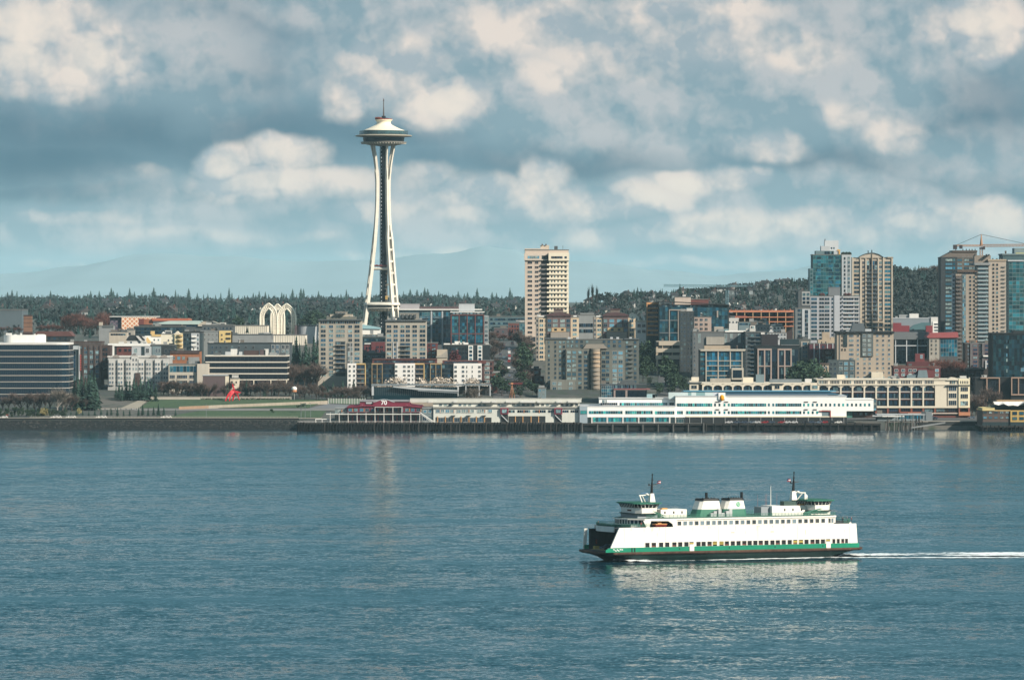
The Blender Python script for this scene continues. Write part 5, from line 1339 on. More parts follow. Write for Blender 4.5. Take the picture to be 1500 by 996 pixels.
b = Bld('brown apartment tower with a sloping roof shoulder and a dark left side', 'apartment tower', 1378.5, 1431, 377, 520, 3860, 28, paint((128, 112, 98), 0.1), clutter=0)
rows = stp(381, 5.85, 20)
b.part(1378.2, 1402, 376.6, 520, paint((56, 64, 70), 0.08), 0.6, 20, 'dark_side'); b.win([1390], rows, 10, 3.4, GL_PALE, C['char'], 0.6, 2); b.win([1397.5], rows, 2.6, 3.4, GL_TEAL, None, 0.6)
b.win([1406, 1416, 1421.5], rows[:3], 7, 3.4, GL_PALE, C['brown'], 0.1); b.win([1427], rows[:3], 5, 3.4, GL_MID, C['brown'], 0.1)
b.poly([(1378, 377.4), (1395.5, 368.2), (1431, 368.2), (1431, 377.4)], -0.2, 27, paint((122, 106, 94), 0.08), 'sloping_roof'); b.part(1395, 1431.5, 367, 369.6, C['brown'], 0.8, 27, 'cornice')
for x in (1400.5, 1411, 1416, 1420.5, 1424.5, 1429): b.part(x-0.6, x+0.6, 364.8, 367.2, C['dgrey'], -4, 2, 'vent')
b.done()
b = Bld('stepped tan apartment tower with paired square windows and a glass balcony column', 'apartment tower', 1400, 1473.5, 398, 560, 3680, 30, paint((168, 150, 130), 0.1), clutter=0)
rows = stp(406, 5.83, 25)
b.part(1448, 1473.5, 381.5, 560, paint((186, 166, 144), 0.08), 1.0, 26, 'right_wing'); b.part(1431.5, 1448.5, 386, 560, paint((140, 138, 132), 0.08), 0.2, 20, 'centre_wing')
b.win([1421.3, 1426.9], rows[:23], 2.9, 3.1, GL_DARK, C['tan'], mull=0); b.win([1455, 1460.5], stp(388, 5.83, 26), 2.9, 3.1, GL_DARK, C['tan'], 1.0, 0)
b.balc(1432.5, 1447.5, stp(394.5, 5.83, 28), 2.4, 1.6, C['palegrey'], paint((128, 156, 162), 0.05, 0.3), 0.2, bars=False); b.win([1436.5, 1443.5], stp(391.8, 5.83, 28), 6, 3.4, GL_PALE, None, 0.2)
b.part(1409.5, 1414.8, 402, 560, paint((110, 128, 134), 0.08), 0.5, 1, 'glass_column'); b.strip(1410, 1414.4, stp(406, 5.83, 25), 4.4, GL_PALE, 2, 0.5)
b.part(1400, 1408.8, 404, 560, C['brown'], 0.2, 1, 'balcony_stack'); b.balc(1401, 1408.6, stp(408, 5.83, 24), 2.4, 1.2, C['grey'], C['steel'], 0.2)
b.part(1395.3, 1399.4, 401, 500, C['palegrey'], -2, 8, 'white_corner'); b.win([1397.3], stp(405, 5.83, 16), 3.2, 2.4, GL_DARK, None, -2)
b.balc(1467.5, 1473, stp(391, 5.83, 27), 2.4, 1.0, C['grey'], C['steel'], 1.0); b.part(1402, 1432, 396.4, 399, C['brown'], 1.2, 31, 'cornice'); b.strip(1411, 1431, [399.8], 2.2, GL_DARK, 6, 0.4)
b.part(1427, 1450.5, 385, 388.5, C['grey'], 2.2, 26, 'terrace'); b.part(1428.5, 1452.5, 374, 385.5, paint((146, 130, 114), 0.08), -6, 16, 'penthouse'); b.part(1447, 1474, 380, 382.4, C['tan'], 1.6, 27, 'cornice')
for x in (1429.5, 1446, 1449.5): b.part(x-0.8, x+0.8, 372.4, 374.2, C['dgrey'], -8, 2, 'vent')
for x in (1455, 1461, 1466, 1470): b.part(x-0.7, x+0.7, 378.4, 380.2, C['dgrey'], -6, 2, 'roof_rail_post')
b.part(1416, 1431, 499, 502, C['rust'], 1.4, 2, 'tan_canopy'); b.done()
b = Bld('blue green glass tower with a yellow line under its top storey', 'apartment tower', 1469, 1530, 373, 520, 3780, 30, paint((64, 100, 108), 0.06), clutter=0)
b.curtain(1478, 1530, 382, 500, 10, 20, tg, paint((104, 136, 140), 0.05), 0.05, 0.12, 0.14, htf=2.2); b.part(1469, 1477, 381, 500, C['dteal'], 0.4, 2, 'dark_edge'); b.part(1486.5, 1530, 363.5, 374, paint((118, 142, 148), 0.06), -3, 20, 'upper_storey'); b.part(1488, 1530, 370.6, 372.6, paint((206, 196, 84), 0.05), -2.4, 1, 'yellow_line')
b.part(1468, 1530, 371.6, 373.6, C['tealgrey'], 0.6, 31, 'parapet'); b.part(1473, 1475, 367.5, 372, C['brown'], -6, 3, 'roof_post'); b.part(1476, 1500, 381, 383, C['palegrey'], 0.9, 1, 'ledge'); b.done()
b = Bld('dark brick flats with grey panels and red balcony edges', 'apartment house', 1414, 1454, 502.5, 560, 3520, 20, paint((66, 54, 52), 0.12), clutter=3)
for x0, x1 in ((1421, 1433), (1438.5, 1450)): b.part(x0, x1, 503, 538, paint((112, 104, 106), 0.08), 0.8, 2, 'grey_panel'); b.win([(x0+x1)/2 + 1.5], stp(506.5, 5.8, 6), 6, 3, GL_MID, C['redpaint'], 0.8)
b.win([1418.6], stp(507, 5.8, 8), 2.2, 3, GL_MID, C['frame']); b.win([1435.7], stp(507, 5.8, 6), 2.6, 3.4, GL_DARK, C['steel']); b.part(1440, 1454, 520.4, 522.4, C['white'], 2.0, 4, 'white_canopy'); b.part(1443, 1445, 528, 540, C['palegrey'], 1.6, 2, 'white_post'); b.part(1443, 1452, 532, 534, C['palegrey'], 1.7, 3, 'white_shelf'); b.done()
b = Bld('very dark green glass office block at the waterfront corner', 'office building', 1453.5, 1540, 488, 590, 3440, 30, paint((16, 30, 36), 0.15), clutter=5, roofmat=C['char'])
b.curtain(1455, 1540, 491, 580, 22, 14, glass((5, 22, 28), (34, 74, 80), 0.14, 0.08, 'black_green_glass'), paint((18, 38, 44), 0.05), 0.05, 0.1)
b.win([1474.8], [500, 508, 520, 527.5, 543], 1.6, 4.6, GL_PALE, None, 0.3); b.win([1498], [541.5], 5, 5, GL_PALE, C['steel'], 0.3); b.part(1485, 1530, 484.5, 488.4, C['char'], -3, 18, 'roof_garden'); b.done()
b = Bld('dark courtyard block behind a tall tan portal frame', 'office building', 1428, 1482, 553, 592, 3400, 16, paint((36, 42, 46), 0.15), clutter=2, roofmat=C['char'])
tf = paint((170, 130, 104), 0.1)
b.part(1436, 1464.5, 552.6, 554.4, tf, 1.4, 2, 'portal_beam'); b.part(1444.6, 1446.4, 554.4, 592, tf, 1.4, 1, 'portal_post'); b.part(1463, 1464.5, 554.4, 592, tf, 1.4, 1, 'portal_post'); b.curtain(1447, 1462, 557, 585, 4, 4, GL_BLACK, C['dteal'], 0.05); b.done()
b = Bld('glass bay in a bright tan rectangular frame at the far waterfront corner', 'office building', 1481, 1530, 553, 592, 3396, 16, C['char'], clutter=1, roofmat=C['char'])
b.part(1481, 1530, 552.4, 554.2, tf, 1.2, 2, 'frame_beam'); b.part(1481, 1530, 577, 579, tf, 1.2, 2, 'frame_beam')
for x in (1481.8, 1491.8, 1510): b.part(x-0.8, x+0.8, 554.2, 577, tf, 1.2, 1, 'frame_post')
b.curtain(1483, 1528, 555, 577, 8, 3, GL_BLACK, C['dteal'], 0.05); b.done()
b = Bld('dark plum garage with tall openings between the warehouse and the portal frame', 'parking garage', 1417, 1441, 540, 590, 3470, 18, paint((58, 44, 46), 0.15), clutter=1); b.win([1424, 1433], [549, 560], 6, 7, GL_BLACK, C['dbrick']); b.done()

# ---------------------------------------------------------------- cranes
def lattice(mb, p, q, w, h, n, r=0.22, rb=0.12):
    """Four-chord truss from p to q with diagonals."""
    p = Vector(p); q = Vector(q); d = (q - p).normalized()
    side = Vector((0, 1, 0)); up = d.cross(side).normalized()
    cs = [(side*w/2 + up*h/2), (side*-w/2 + up*h/2), (side*-w/2 - up*h/2), (side*w/2 - up*h/2)]
    for c in cs: mb.tube(p + c, q + c, r, n=4)
    for i in range(n):
        a = p.lerp(q, i/n); e = p.lerp(q, (i+1)/n)
        for j in range(4):
            mb.tube(a + cs[j], e + cs[(j+1) % 4], rb, n=3); mb.tube(a + cs[j], a + cs[(j+1) % 4], rb, n=3)
def crane(label, px, ytop, yjib, jl, jr, apex, D, ybase, colr, col2):
    k = D / F; z0 = Z(ybase, D)
    root = empty('tower_crane', (X(px, D), D, z0), label, 'crane')
    m = paint(colr, 0.08, 0.5); m2 = paint(col2, 0.1)
    zj = Z(yjib, D) - z0
    b = MB(); lattice(b, (0, 0, 0), (0, 0, zj - 2), 1.9, 1.9, max(4, int((zj-2)/2.4)), 0.2); b.build('mast', m, root)
    jx = (jr - px) * k; cx_ = (jl - px) * k
    far, near = (jx, cx_) if abs(jx) > abs(cx_) else (cx_, jx)
    b = MB(); lattice(b, (0, 0, zj), (far, 0, zj + 0.4), 1.4, 1.5, int(abs(far)/2.2), 0.2); b.build('jib', m, root)
    b = MB(); lattice(b, (0, 0, zj), (near, 0, zj), 1.4, 1.0, max(4, int(abs(near)/2.2)), 0.2); b.build('counter_jib', m, root)
    s_ = 1 if near > 0 else -1
    b = MB(); b.box(near - 1.4, near + 1.4, -1.2, 1.2, zj - 2.6, zj + 0.6); b.box(near - s_*4.2 - 1.1, near - s_*4.2 + 1.1, -1.1, 1.1, zj - 2.2, zj + 0.4); b.build('counterweight', m2, root)
    b = MB(); b.box(0.9, 2.6, -1.6, 0.4, zj - 2.8, zj - 0.6); b.box(-1.3, 1.3, -1.3, 1.3, zj - 2.6, zj - 1.2); b.build('cab', m2, root)
    if apex:
        za = Z(apex, D) - z0
        b = MB(); b.tube((0, -0.7, zj), (0, 0, za), 0.5, 0.25, 5); b.tube((-0.8, 0, zj), (0, 0, za), 0.4, 0.25, 5); b.tube((0.8, 0, zj), (0, 0, za), 0.4, 0.25, 5); b.build('apex_frame', m, root)
        b = MB(); b.tube((0, 0, za), (far*0.7, 0, zj + 0.9), 0.14, n=4); b.tube((0, 0, za), (near*0.92, 0, zj + 0.6), 0.14, n=4); b.build('tie_cable', paint((70, 74, 78), 0.1), root)
    return root
crane('orange tower crane with tie cables over the tan tower roof', 1437.5, 343, 360, 1399, 1535, 343.5, 3900, 480, (204, 134, 84), (66, 62, 66))
crane('flat topped pale blue tower crane over the construction frame', 1065, 415, 419, 1105, 972, None, 4300, 470, (104, 156, 172), (58, 72, 82))
# ================================================================== the waterfront: warehouse, piers, terminal
wc = paint((228, 212, 182), 0.08)
b = Bld('long cream arcaded warehouse with attic windows and a brick ground floor', 'warehouse', 1197, 1420, 556, 614, 3310, 34, C['char'], clutter=9, roofmat=C['concrete'])
b.part(1012, 1197, 562, 614, C['char'], 0, 34, 'lower_wall'); b.part(1011, 1198, 560.5, 563, wc, 1.0, 35, 'lower_cornice')
bays = [1197 + 17.25 * i for i in range(11)]
def arch_bay(b_, x0, x1, y0, y1, front=0.9):
    """cream pier-and-arch frame around one bay"""
    a, c, z1, z0 = b_.lx(x0), b_.lx(x1), b_.lz(y0), b_.lz(y1)
    n = 9; q = MB(); h = (c - a) / 2; m_ = (a + c) / 2
    rise = 1.6
    pts = [(m_ - h * cos(pi*i/(n-1)), z1 - rise - 0.5 + rise * sin(pi*i/(n-1))) for i in range(n)]
    poly = [(a, z1)] + [(p[0], p[1]) for p in pts] + [(c, z1)]
    for (xa, za), (xb, zb_) in zip(pts, pts[1:]):
        q.add([(xa, -front, za), (xb, -front, zb_), (xb, -front, z1), (xa, -front, z1), (xa, 0, za), (xb, 0, zb_)], [(0,1,2,3), (0,4,5,1)])
    q.build('arch_spandrel', wc, b_.root)
for i, x in enumerate(bays[:-1]):
    b.part(x-1.1, x+1.1, 563.5, 597, wc, 1.1, 1.2, 'pilaster'); arch_bay(b, x+1.1, x+16.15, 564, 573)
    b.strip(x+1.4, x+15.8, [569, 579.4, 590], 6.6, GL_DARK, 6, 0.05)
    b.part(x+1.1, x+16.1, 573, 574.6, paint((176, 168, 160), 0.06), 0.7, 0.5, 'spandrel'); b.part(x+1.1, x+16.1, 574.6, 575.4, paint((118, 44, 48), 0.1), 0.6, 0.5, 'red_rail')
    b.part(x+1.1, x+16.1, 583.6, 585, paint((176, 168, 160), 0.06), 0.7, 0.5, 'spandrel'); b.part(x+1.1, x+16.1, 585, 585.8, paint((118, 44, 48), 0.1), 0.6, 0.5, 'red_rail')
    b.win(lsp(x+2.9, x+14.3, 6), [559.8], 1.5, 4.6, GL_DARK, None, 1.0, 0)
b.part(1197, 1420, 556, 563.8, wc, 1.0, 3, 'attic'); b.part(1196, 1420.6, 555, 556.6, wc, 1.5, 35.5, 'cornice'); b.part(1197, 1420, 562.6, 564, wc, 1.6, 1, 'string_course'); b.part(1197, 1420, 594.6, 597.4, wc, 1.3, 1, 'base_course')
b.part(1369.5, 1388, 563.5, 597, wc, 1.2, 1.2, 'pilaster'); b.part(1386.5, 1404, 563.5, 597, wc, 1.2, 1.2, 'pediment_bay'); b.win([1395.2], [568.8, 579.4, 590], 11, 6.8, GL_DARK, C['cream'], 1.2, 3)
b.poly([(1386, 557), (1389, 554.4), (1391.5, 553), (1395, 552.4), (1399, 553), (1401.5, 554.4), (1404, 557)], -1.8, 6, wc, 'curved_pediment')
b.part(1404, 1420.3, 554.6, 597, paint((244, 226, 178), 0.06), 2.0, 6, 'end_bay'); b.win([1412.2], [569.8, 580.2, 590.5], 10.4, 6.2, GL_MID, C['cream'], 2.0, 3); b.win([1406.8, 1409.4, 1412, 1414.6, 1417.2], [560], 1.3, 4.2, GL_DARK, None, 2.0, 0)  # sunlit end bay painted brighter and yellower than the cream walls
b.part(1386, 1421, 563.6, 564.8, C['dgrey'], 2.6, 1, 'dark_string'); b.part(1419, 1420.6, 552.8, 555, wc, 2, 2, 'corner_finial'); b.win([1392.5, 1395.5, 1398.5], [559.6], 1.6, 4.6, GL_DARK, None, 1.3, 0)
for x in bays: b.part(x-1.2, x+1.2, 597.4, 614, paint((162, 78, 58), 0.15), 1.0, 1.2, 'brick_pier')
b.part(1404, 1406, 597.4, 614, paint((162, 78, 58), 0.15), 1.8, 1, 'brick_pier'); b.part(1418, 1420.2, 597.4, 614, paint((162, 78, 58), 0.15), 1.8, 1, 'brick_pier')
b.part(1404, 1420.6, 603.5, 608.5, paint((214, 122, 70), 0.1), 3.0, 4, 'orange_awning'); b.part(1330, 1420, 604.5, 606, C['pinkbeige'], 2.2, 2, 'canopy'); b.part(1318, 1355, 603.4, 604.6, paint((206, 96, 62), 0.1), 2.4, 2, 'orange_canopy'); b.win(lsp(1206, 1412, 13), [600.5], 12, 5, GL_DARK, C['brick'], 0.3, 3); b.part(1340, 1420, 608.6, 618, paint((126, 56, 46), 0.2), 1.6, 3, 'brick_base')
# the lower wing seen over the terminal
lb = [1029.5 + 14.6 * i for i in range(12)]
for x in (1010, 1187): b.part(x, x+13, 557.4 if x == 1010 else 563, 580, wc, 1.6, 4, 'corner_block'); b.win([x+6.5], [566.8], 8, 4.8, GL_DARK, C['cream'], 1.6, 1)
b.part(1010, 1028, 559.8, 561.4, C['dgrey'], 2.4, 5, 'dark_cornice'); b.part(1013, 1024, 552.4, 558, wc, -2, 6, 'roof_hut')
for x in lb[:-1]:
    if 1120 < x < 1135:
        b.part(x-1, x+14, 560.8, 577, wc, 1.5, 2, 'gate_bay'); b.win([x+6.5], [567], 7, 5, GL_DARK, C['cream'], 1.5, 1); b.part(x-3, x+16, 561.6, 563, C['dgrey'], 2.4, 2, 'dark_cornice'); continue
    b.part(x-1.0, x+1.0, 562, 580, wc, 1.0, 1.2, 'pilaster'); arch_bay(b, x+1, x+13.6, 563, 572); b.strip(x+1.2, x+13.4, [568], 6.2, GL_DARK, 5, 0.05); b.part(x+1, x+13.6, 571.4, 572.6, paint((190, 180, 168), 0.06), 0.7, 0.5, 'spandrel'); b.part(x+1, x+13.6, 572.6, 573.4, paint((96, 40, 44), 0.1), 0.6, 0.5, 'red_rail')
for x0, x1, y0, cc in ((1041, 1071, 554.4, 'concrete'), (1089, 1104, 553, 'cream'), (1108, 1120, 548.5, 'tealgrey'), (1128, 1175, 555.5, 'steel'), (1180, 1190, 555, 'offwhite'), (1227, 1238, 549, 'cream')):
    b.part(x0, x1, y0, 561, C[cc], -6, 10, 'roof_hut')
b.done()

deckm = paint((112, 104, 96), 0.2); pile2 = paint((58, 56, 52), 0.3, 0.95); pilem = paint((15, 20, 22), 0.4, 0.95); conc = paint((84, 84, 80), 0.2)
def pier(label, x0, x1, D0, D1, zt, spacing, prad, skirt=None, pm=None):
    root = empty('pier', (X((x0+x1)/2, D0), D0, 0), label, 'pier')
    k = D0 / F; w = (x1 - x0) * k / 2
    MB().box(-w, w, 0, D1 - D0, zt - 0.7, zt).build('deck', deckm, root)
    MB().box(-w - 0.15, w + 0.15, -0.25, 0.15, zt - 0.95, zt + 0.18).build('edge_beam', paint((52, 50, 47), 0.2), root)
    n = int((x1 - x0) / spacing); cnt = 0; ex = MB()
    for i in range(n + 1):
        px = -w + 0.6 + (2*w - 1.2) * i / n
        r = prad * rnd.uniform(0.8, 1.25); tilt = rnd.uniform(-0.15, 0.15)
        hgt = zt + (0.5 if rnd.random() < 0.4 else -0.3)
        if cnt < 100:
            q = MB(); q.tube((0, 0, -1.6), (tilt, 0, hgt), r, r*0.9, 7); q.build('pile', pm or (pilem if rnd.random() < 0.8 else pile2), root, (px, -0.2 + rnd.uniform(-0.15, 0.1), 0)); cnt += 1
    for row in (6, 13):
        for i in range(n // 2):
            ex.tube((-w + 1 + (2*w-2)*i/(n//2) + 0.7, row, -1.6), (-w + 1 + (2*w-2)*i/(n//2) + 0.7, row, zt - 0.7), prad, n=5)
    ex.build('inner_piles', pm or pilem, root, kind='stuff')
    if skirt: MB().box(-w, w, 1.0, 1.5, skirt, zt - 0.7).build('underdeck_shade_wall', paint((22, 27, 30), 0.25), root)  # dark sheet behind the piles paints in the shade under the deck
    nr = int(2*w / 2.4); q = MB()
    return root
pr = pier('long timber pier on close set dark piles under the plum red and pale green sheds', 435, 851, 3190, 3258, 5.0, 4.3, 0.42, 0.8)
pr2 = pier('concrete pier with wide set columns under the white terminal', 851, 1032, 3190, 3262, 4.6, 22, 0.6, 0.3, conc)
pr3 = pier('weathered pier with a tan kerb below the long white terminal front', 1033, 1290, 3200, 3262, 4.4, 12, 0.35, 0.2)
pr4 = pier('dark pier under the brown and yellow shed', 1438, 1560, 3194, 3256, 3.2, 6, 0.4, 0.4)

def railing(label, x0, x1, D, z0, h=1.1, sp=2.2, colr=(196, 194, 186), name='railing', group=None):
    k = D / F; w = (x1-x0)*k/2
    root = empty(name, (X((x0+x1)/2, D), D, z0), label, 'railing', group)
    m = paint(colr, 0.05)
    b_ = MB(); b_.box(-w, w, -0.06, 0.06, h-0.12, h); b_.box(-w, w, -0.05, 0.05, h*0.5, h*0.5+0.08); b_.build('rail', m, root)
    n = int(2*w/sp); me = MB().box(-0.06, 0.06, -0.05, 0.05, 0, h-0.12).mesh('post', m)
    for i in range(min(n, 99)+1): link(me, 'post', root, (-w + 2*w*i/min(n, 99), 0.0, 0))
railing('pale railing along the edge of the plum red pier shed', 436, 640, 3190.4, 5.02)

# plum red pier shed, numbered
def pk_(y): return Z(y, 3205)
b = Bld('plum red pier shed with a curved gable numbered 70 and a white balcony', 'pier shed', 509, 617, 595, 619, 3206, 48, paint((112, 40, 60), 0.12, 0.8, 0.83), clutter=0, sink=5.0, roof=None)
pl = paint((124, 40, 62), 0.12, 0.8, 0.83)
b.poly([(507, 597.4), (509, 595.6), (533, 592.6), (594, 592.6), (617, 595.6), (619, 597.4), (594, 595.2), (533, 595.2)], -0.8, 50, pl, 'roof')
b.part(527, 600, 588.2, 595, pl, -1.5, 44, 'clerestory'); b.part(526.4, 600.6, 587.4, 588.3, paint((150, 140, 142), 0.08), -0.9, 45, 'clerestory_roof')
gb = b.poly([(547, 593), (547, 589.4), (552, 588.2), (557, 586.2), (562, 585.6), (568, 586.2), (573, 588.2), (578, 589.4), (578, 593)], -0.6, 2.0, pl, 'curved_gable')
b.poly([(547, 589.2), (552, 588), (557, 586), (562, 585.4), (568, 586), (573, 588), (578, 589.2), (578, 588.6), (573, 587.2), (568, 585.2), (562, 584.6), (557, 585.2), (552, 587.2), (547, 588.6)], -0.9, 2.2, C['palegrey'], 'gable_trim')
fc = bpy.data.curves.new('pier_number', 'FONT'); fc.body = '70'; fc.size = 3.6; fc.extrude = 0.08; fc.offset = 0.07; fc.align_x = 'CENTER'
fc.materials.append(paint((250, 248, 244), 0.02))
ft = bpy.data.objects.new('pier_number_text', fc); COL.objects.link(ft); bpy.context.view_layer.update()
fm_ = bpy.data.meshes.new_from_object(ft.evaluated_get(bpy.context.evaluated_depsgraph_get())); bpy.data.objects.remove(ft)
fo = link(fm_, 'pier_number', gb); fo.rotation_euler = (radians(90), 0, 0); fo.location = (b.lx(562.5), -0.72, b.lz(592.6))
b.part(536, 545, 589, 591.4, C['palegrey'], -1.3, 1, 'sign_board')
gp = C['palegrey']
for i, x in enumerate(lsp(513, 613, 13)):
    b.win([x], [600.4], 4.6, 3.6, GL_TEAL, C['grey'], 0.05, 1)
    if i % 2 == 0: b.part(x+3.2, x+4.2, 598, 603, paint((206, 136, 66), 0.1), 0.15, 0.2, 'orange_post')
b.win(lsp(533, 594, 8), [594.0], 5, 2.0, GL_TEAL, C['palegrey'], 0.05)
for x in lsp(512, 614, 12): b.win([x], [612.5], 6.4, 8.4, GL_DARK, C['plum'], 0.0, 2)
for x in (556, 562, 574): b.part(x-1, x+1, 593.6, 603, paint((150, 40, 52), 0.1), 0.2, 0.2, 'red_post')
b.part(478, 617, 605.9, 606.9, C['white'], 3.6, 4, 'balcony_floor'); b.part(476, 617, 603.9, 604.2, C['steel'], 3.7, 0.15, 'balcony_rail')
for x in lsp(484, 615, 11): b.part(x-0.42, x+0.42, 596 if 545 < x < 590 else 603.8, 619, C['offwhite'], 3.5, 0.4, 'white_column')
b.part(550, 590, 595.9, 596.6, C['offwhite'], 3.4, 4, 'porch_beam')
st = MB()
for i in range(10): 
    x = 616 + i*1.9; y = 605.8 + i*1.36
    st.box(b.lx(x), b.lx(x+2.1), -3.6, -1.6, b.lz(y+0.9), b.lz(y))
st.tube((b.lx(615), -3.7, b.lz(603.6)), (b.lx(636), -3.7, b.lz(617.6)), 0.16, n=4); st.tube((b.lx(615), -1.6, b.lz(603.6)), (b.lx(636), -1.6, b.lz(617.6)), 0.16, n=4); st.build('stair', C['white'], b.root)
b.part(490.5, 509, 598.5, 619, paint((116, 140, 142), 0.08), -2, 30, 'grey_wing'); b.part(490, 509.5, 597, 599, C['grey'], -1.6, 31, 'wing_roof'); b.win([497, 503.5], [602], 4, 3.4, GL_PALE, C['wframe'], -2); b.win([496, 504], [613], 5, 7, GL_DARK, C['frame'], -2); b.part(500.2, 501, 600, 604, C['orange'], -1.8, 0.3, 'orange_post')
b.part(617, 634.5, 598, 619, paint((108, 128, 134), 0.08), -1, 30, 'grey_wing'); b.part(616.6, 635, 596.6, 598.6, C['grey'], -0.6, 31, 'wing_roof'); b.win([622.5, 629.5], [602.6], 4, 4, GL_TEAL, C['wframe'], -1); b.win([622, 630], [613], 5, 6, GL_DARK, C['frame'], -1)
b.part(462, 484, 613.4, 614.4, C['white'], 2, 4, 'terrace_canopy')
for x in (462.6, 472, 483): b.part(x-0.4, x+0.4, 614, 619, C['white'], 2, 0.4, 'canopy_post')
b.done()

# pale green pier shed
b = Bld('long pale green pier shed with orange ground floor posts and a raised window monitor', 'pier shed', 635, 848, 597, 619, 3206, 40, paint((212, 214, 200), 0.08), clutter=0, sink=5.0, roof=None)
rfm = paint((168, 164, 152), 0.15)
b.poly([(634, 597.6), (634, 596.2), (849, 596.2), (849, 597.6)], -0.9, 16, rfm, 'front_roof'); 
b.part(634, 849, 590.6, 597.2, paint((222, 222, 206), 0.08), -10, 12, 'window_monitor'); b.win(lsp(638, 845, 30), [593.4], 3.6, 2.6, GL_MID, C['piergreen'], -10, 1, skip=0.25)
b.part(633, 850, 589.6, 590.8, rfm, -9, 14, 'monitor_roof'); b.part(600, 852, 585.4, 589.8, paint((206, 206, 192), 0.1), -26, 12, 'rear_monitor'); b.part(600, 853, 584.2, 585.6, rfm, -25, 14, 'rear_roof')
b.win(lsp(606, 848, 22), [587.6], 4.6, 1.8, GL_DARK, C['piergreen'], -26, skip=0.2)
for x, w in ((627, 6), (664, 5), (706, 12), (720, 7), (741, 8), (762, 22), (787, 4), (815, 8), (832, 14)): b.part(x, x+w, 588.0, 590.0, C['offwhite'], -12, 5, 'roof_hut')
b.poly([(796, 590), (802, 587), (810, 585.6), (818, 587), (824, 590)], 14, 17, paint((98, 40, 56), 0.1), 'plum_gable')
b.win([641.5, 648, 655.5, 662, 672, 679, 685.5, 691.5, 702, 708.5, 718], [602], 5.2, 4.4, GL_PALE, C['wframe'], 0.05)
for x in (645, 665, 687, 710): b.part(x-0.5, x+0.5, 599.5, 605, C['orange'], 0.2, 0.2, 'orange_post')
b.strip(745.5, 754, [602.4], 3.8, GL_DARK, 3, 0.05); b.strip(758, 777, [602.4], 3.8, GL_DARK, 6, 0.05); b.strip(780.5, 799.5, [602.4], 3.8, GL_DARK, 6, 0.05); b.strip(803, 811.5, [602.4], 3.8, GL_DARK, 3, 0.05); b.strip(824, 833, [602.4], 3.4, GL_DARK, 3, 0.05); b.strip(836, 847, [602.4], 3.4, GL_DARK, 4, 0.05)
for x in (767.6, 790): b.part(x-0.5, x+0.5, 600, 605, C['orange'], 0.2, 0.2, 'orange_post')
b.part(638, 720, 611.4, 619, C['char'], 0.1, 0.2, 'open_front_shade'); b.part(745, 799, 609.4, 619, C['char'], 0.1, 0.2, 'open_front_shade')  # dark panels painted for the shaded open ground floor
for x in (641, 652.5, 664.5, 675.5, 687, 698, 710, 755, 766, 778, 789): b.part(x-0.6, x+0.6, 609.6, 619, paint((220, 150, 76), 0.1), 0.5, 0.4, 'orange_post')
for x in (646.5, 658.5, 669, 681, 692.5, 704): b.win([x], [615], 7, 6, GL_MID, C['frame'], 0.3, 2)
for x0, x1 in ((733.2, 744.8), (812, 823.6)):
    b.part(x0, x1, 597.4, 606.4, pl, 1.6, 2, 'plum_bay'); b.win([(x0+x1)/2], [602], 7, 5.2, GL_MID, C['plum'], 1.6, 1); b.part(x0+0.5, x1-0.5, 607.5, 619, C['char'], 0.4, 0.3, 'gateway_shade')  # shaded opening below the bay painted as a dark panel
    q = MB(); q.tube((b.lx(x0+1), -1.0, b.lz(608)), (b.lx(x1-1), -1.0, b.lz(617.5)), 0.28, n=4); q.build('gangway', C['palegrey'], b.root)
for x in (664, 686.5, 709): b.part(x-3, x+3, 608.2, 609.2, C['dgrey'], 1.6, 1.6, 'awning')
b.done()

# white terminal
wt_ = paint((246, 244, 238), 0.05, 0.6, 0.9); wt2 = paint((206, 214, 224), 0.05, 0.6)
b = Bld('long white terminal with teal ribbon windows and a yellow disc on its raised panel', 'ferry terminal', 989.5, 1240, 580, 622, 3206, 46, wt_, clutter=0, sink=4.6, roofmat=C['palegrey'])
tgl = glass((6, 52, 60), (60, 190, 185), 0.25, 0.08, 'teal_ribbon_glass')
b.part(1240, 1279.6, 585, 602, wt_, 0, 30, 'end_wing'); b.part(1239.5, 1280, 584.2, 585.2, wt_, 0.3, 31, 'end_coping')
b.part(1279.6, 1284.6, 584.5, 602, C['dteal'], -2, 10, 'stair_glass'); b.win([1282], [587.5, 591.5, 595.5, 599.5], 3.4, 3, GL_PALE, C['steel'], -2)
for yy in (593, 604.2):
    b.strip(991.5, 1043.5, [yy], 4.6, tgl, 16, 0.05) if yy < 600 else (b.strip(991.5, 1000.5, [yy], 4.6, tgl, 3, 0.05), b.strip(1005, 1043.5, [yy], 4.6, tgl, 12, 0.05))
    b.strip(1071, 1122.5, [yy], 4.4, tgl, 16, 0.05); b.strip(1136, 1174, [yy], 4.4, tgl, 12, 0.05)
    b.win([1047.5, 1054, 1061.3, 1067.6, 1126.3, 1132.7, 1177.8, 1184.2, 1190.6, 1197], [yy], 2.7, 4.0, tgl, None, 0.05, 0)
    for x in (1051, 1064, 1181, 1194): b.part(x-2.9, x+2.9, yy-4.9, yy-4.0, C['char'], 0.5, 0.4, 'brow')
b.win([1203.4, 1209.8, 1216.2, 1222.6, 1229, 1235.2, 1241.6, 1248, 1254.2, 1260.6, 1267, 1273.4], [593], 2.7, 4.0, tgl, None, 0.05, 0)
b.part(1052.5, 1062.5, 575.2, 585, wt_, 0.8, 3, 'raised_panel')
dsk = MB()
dsk.lathe([(0.02, 0), (1.25, 0), (1.25, 0.15), (0.02, 0.15)], 32); o_ = dsk.build('yellow_disc', paint((236, 160, 20), 0.06, 0.6, 0.83), b.root, (b.lx(1057.6), -0.9, b.lz(582.6))); o_.rotation_euler = (radians(90), 0, 0); o_.scale = (1, 1.42, 1)
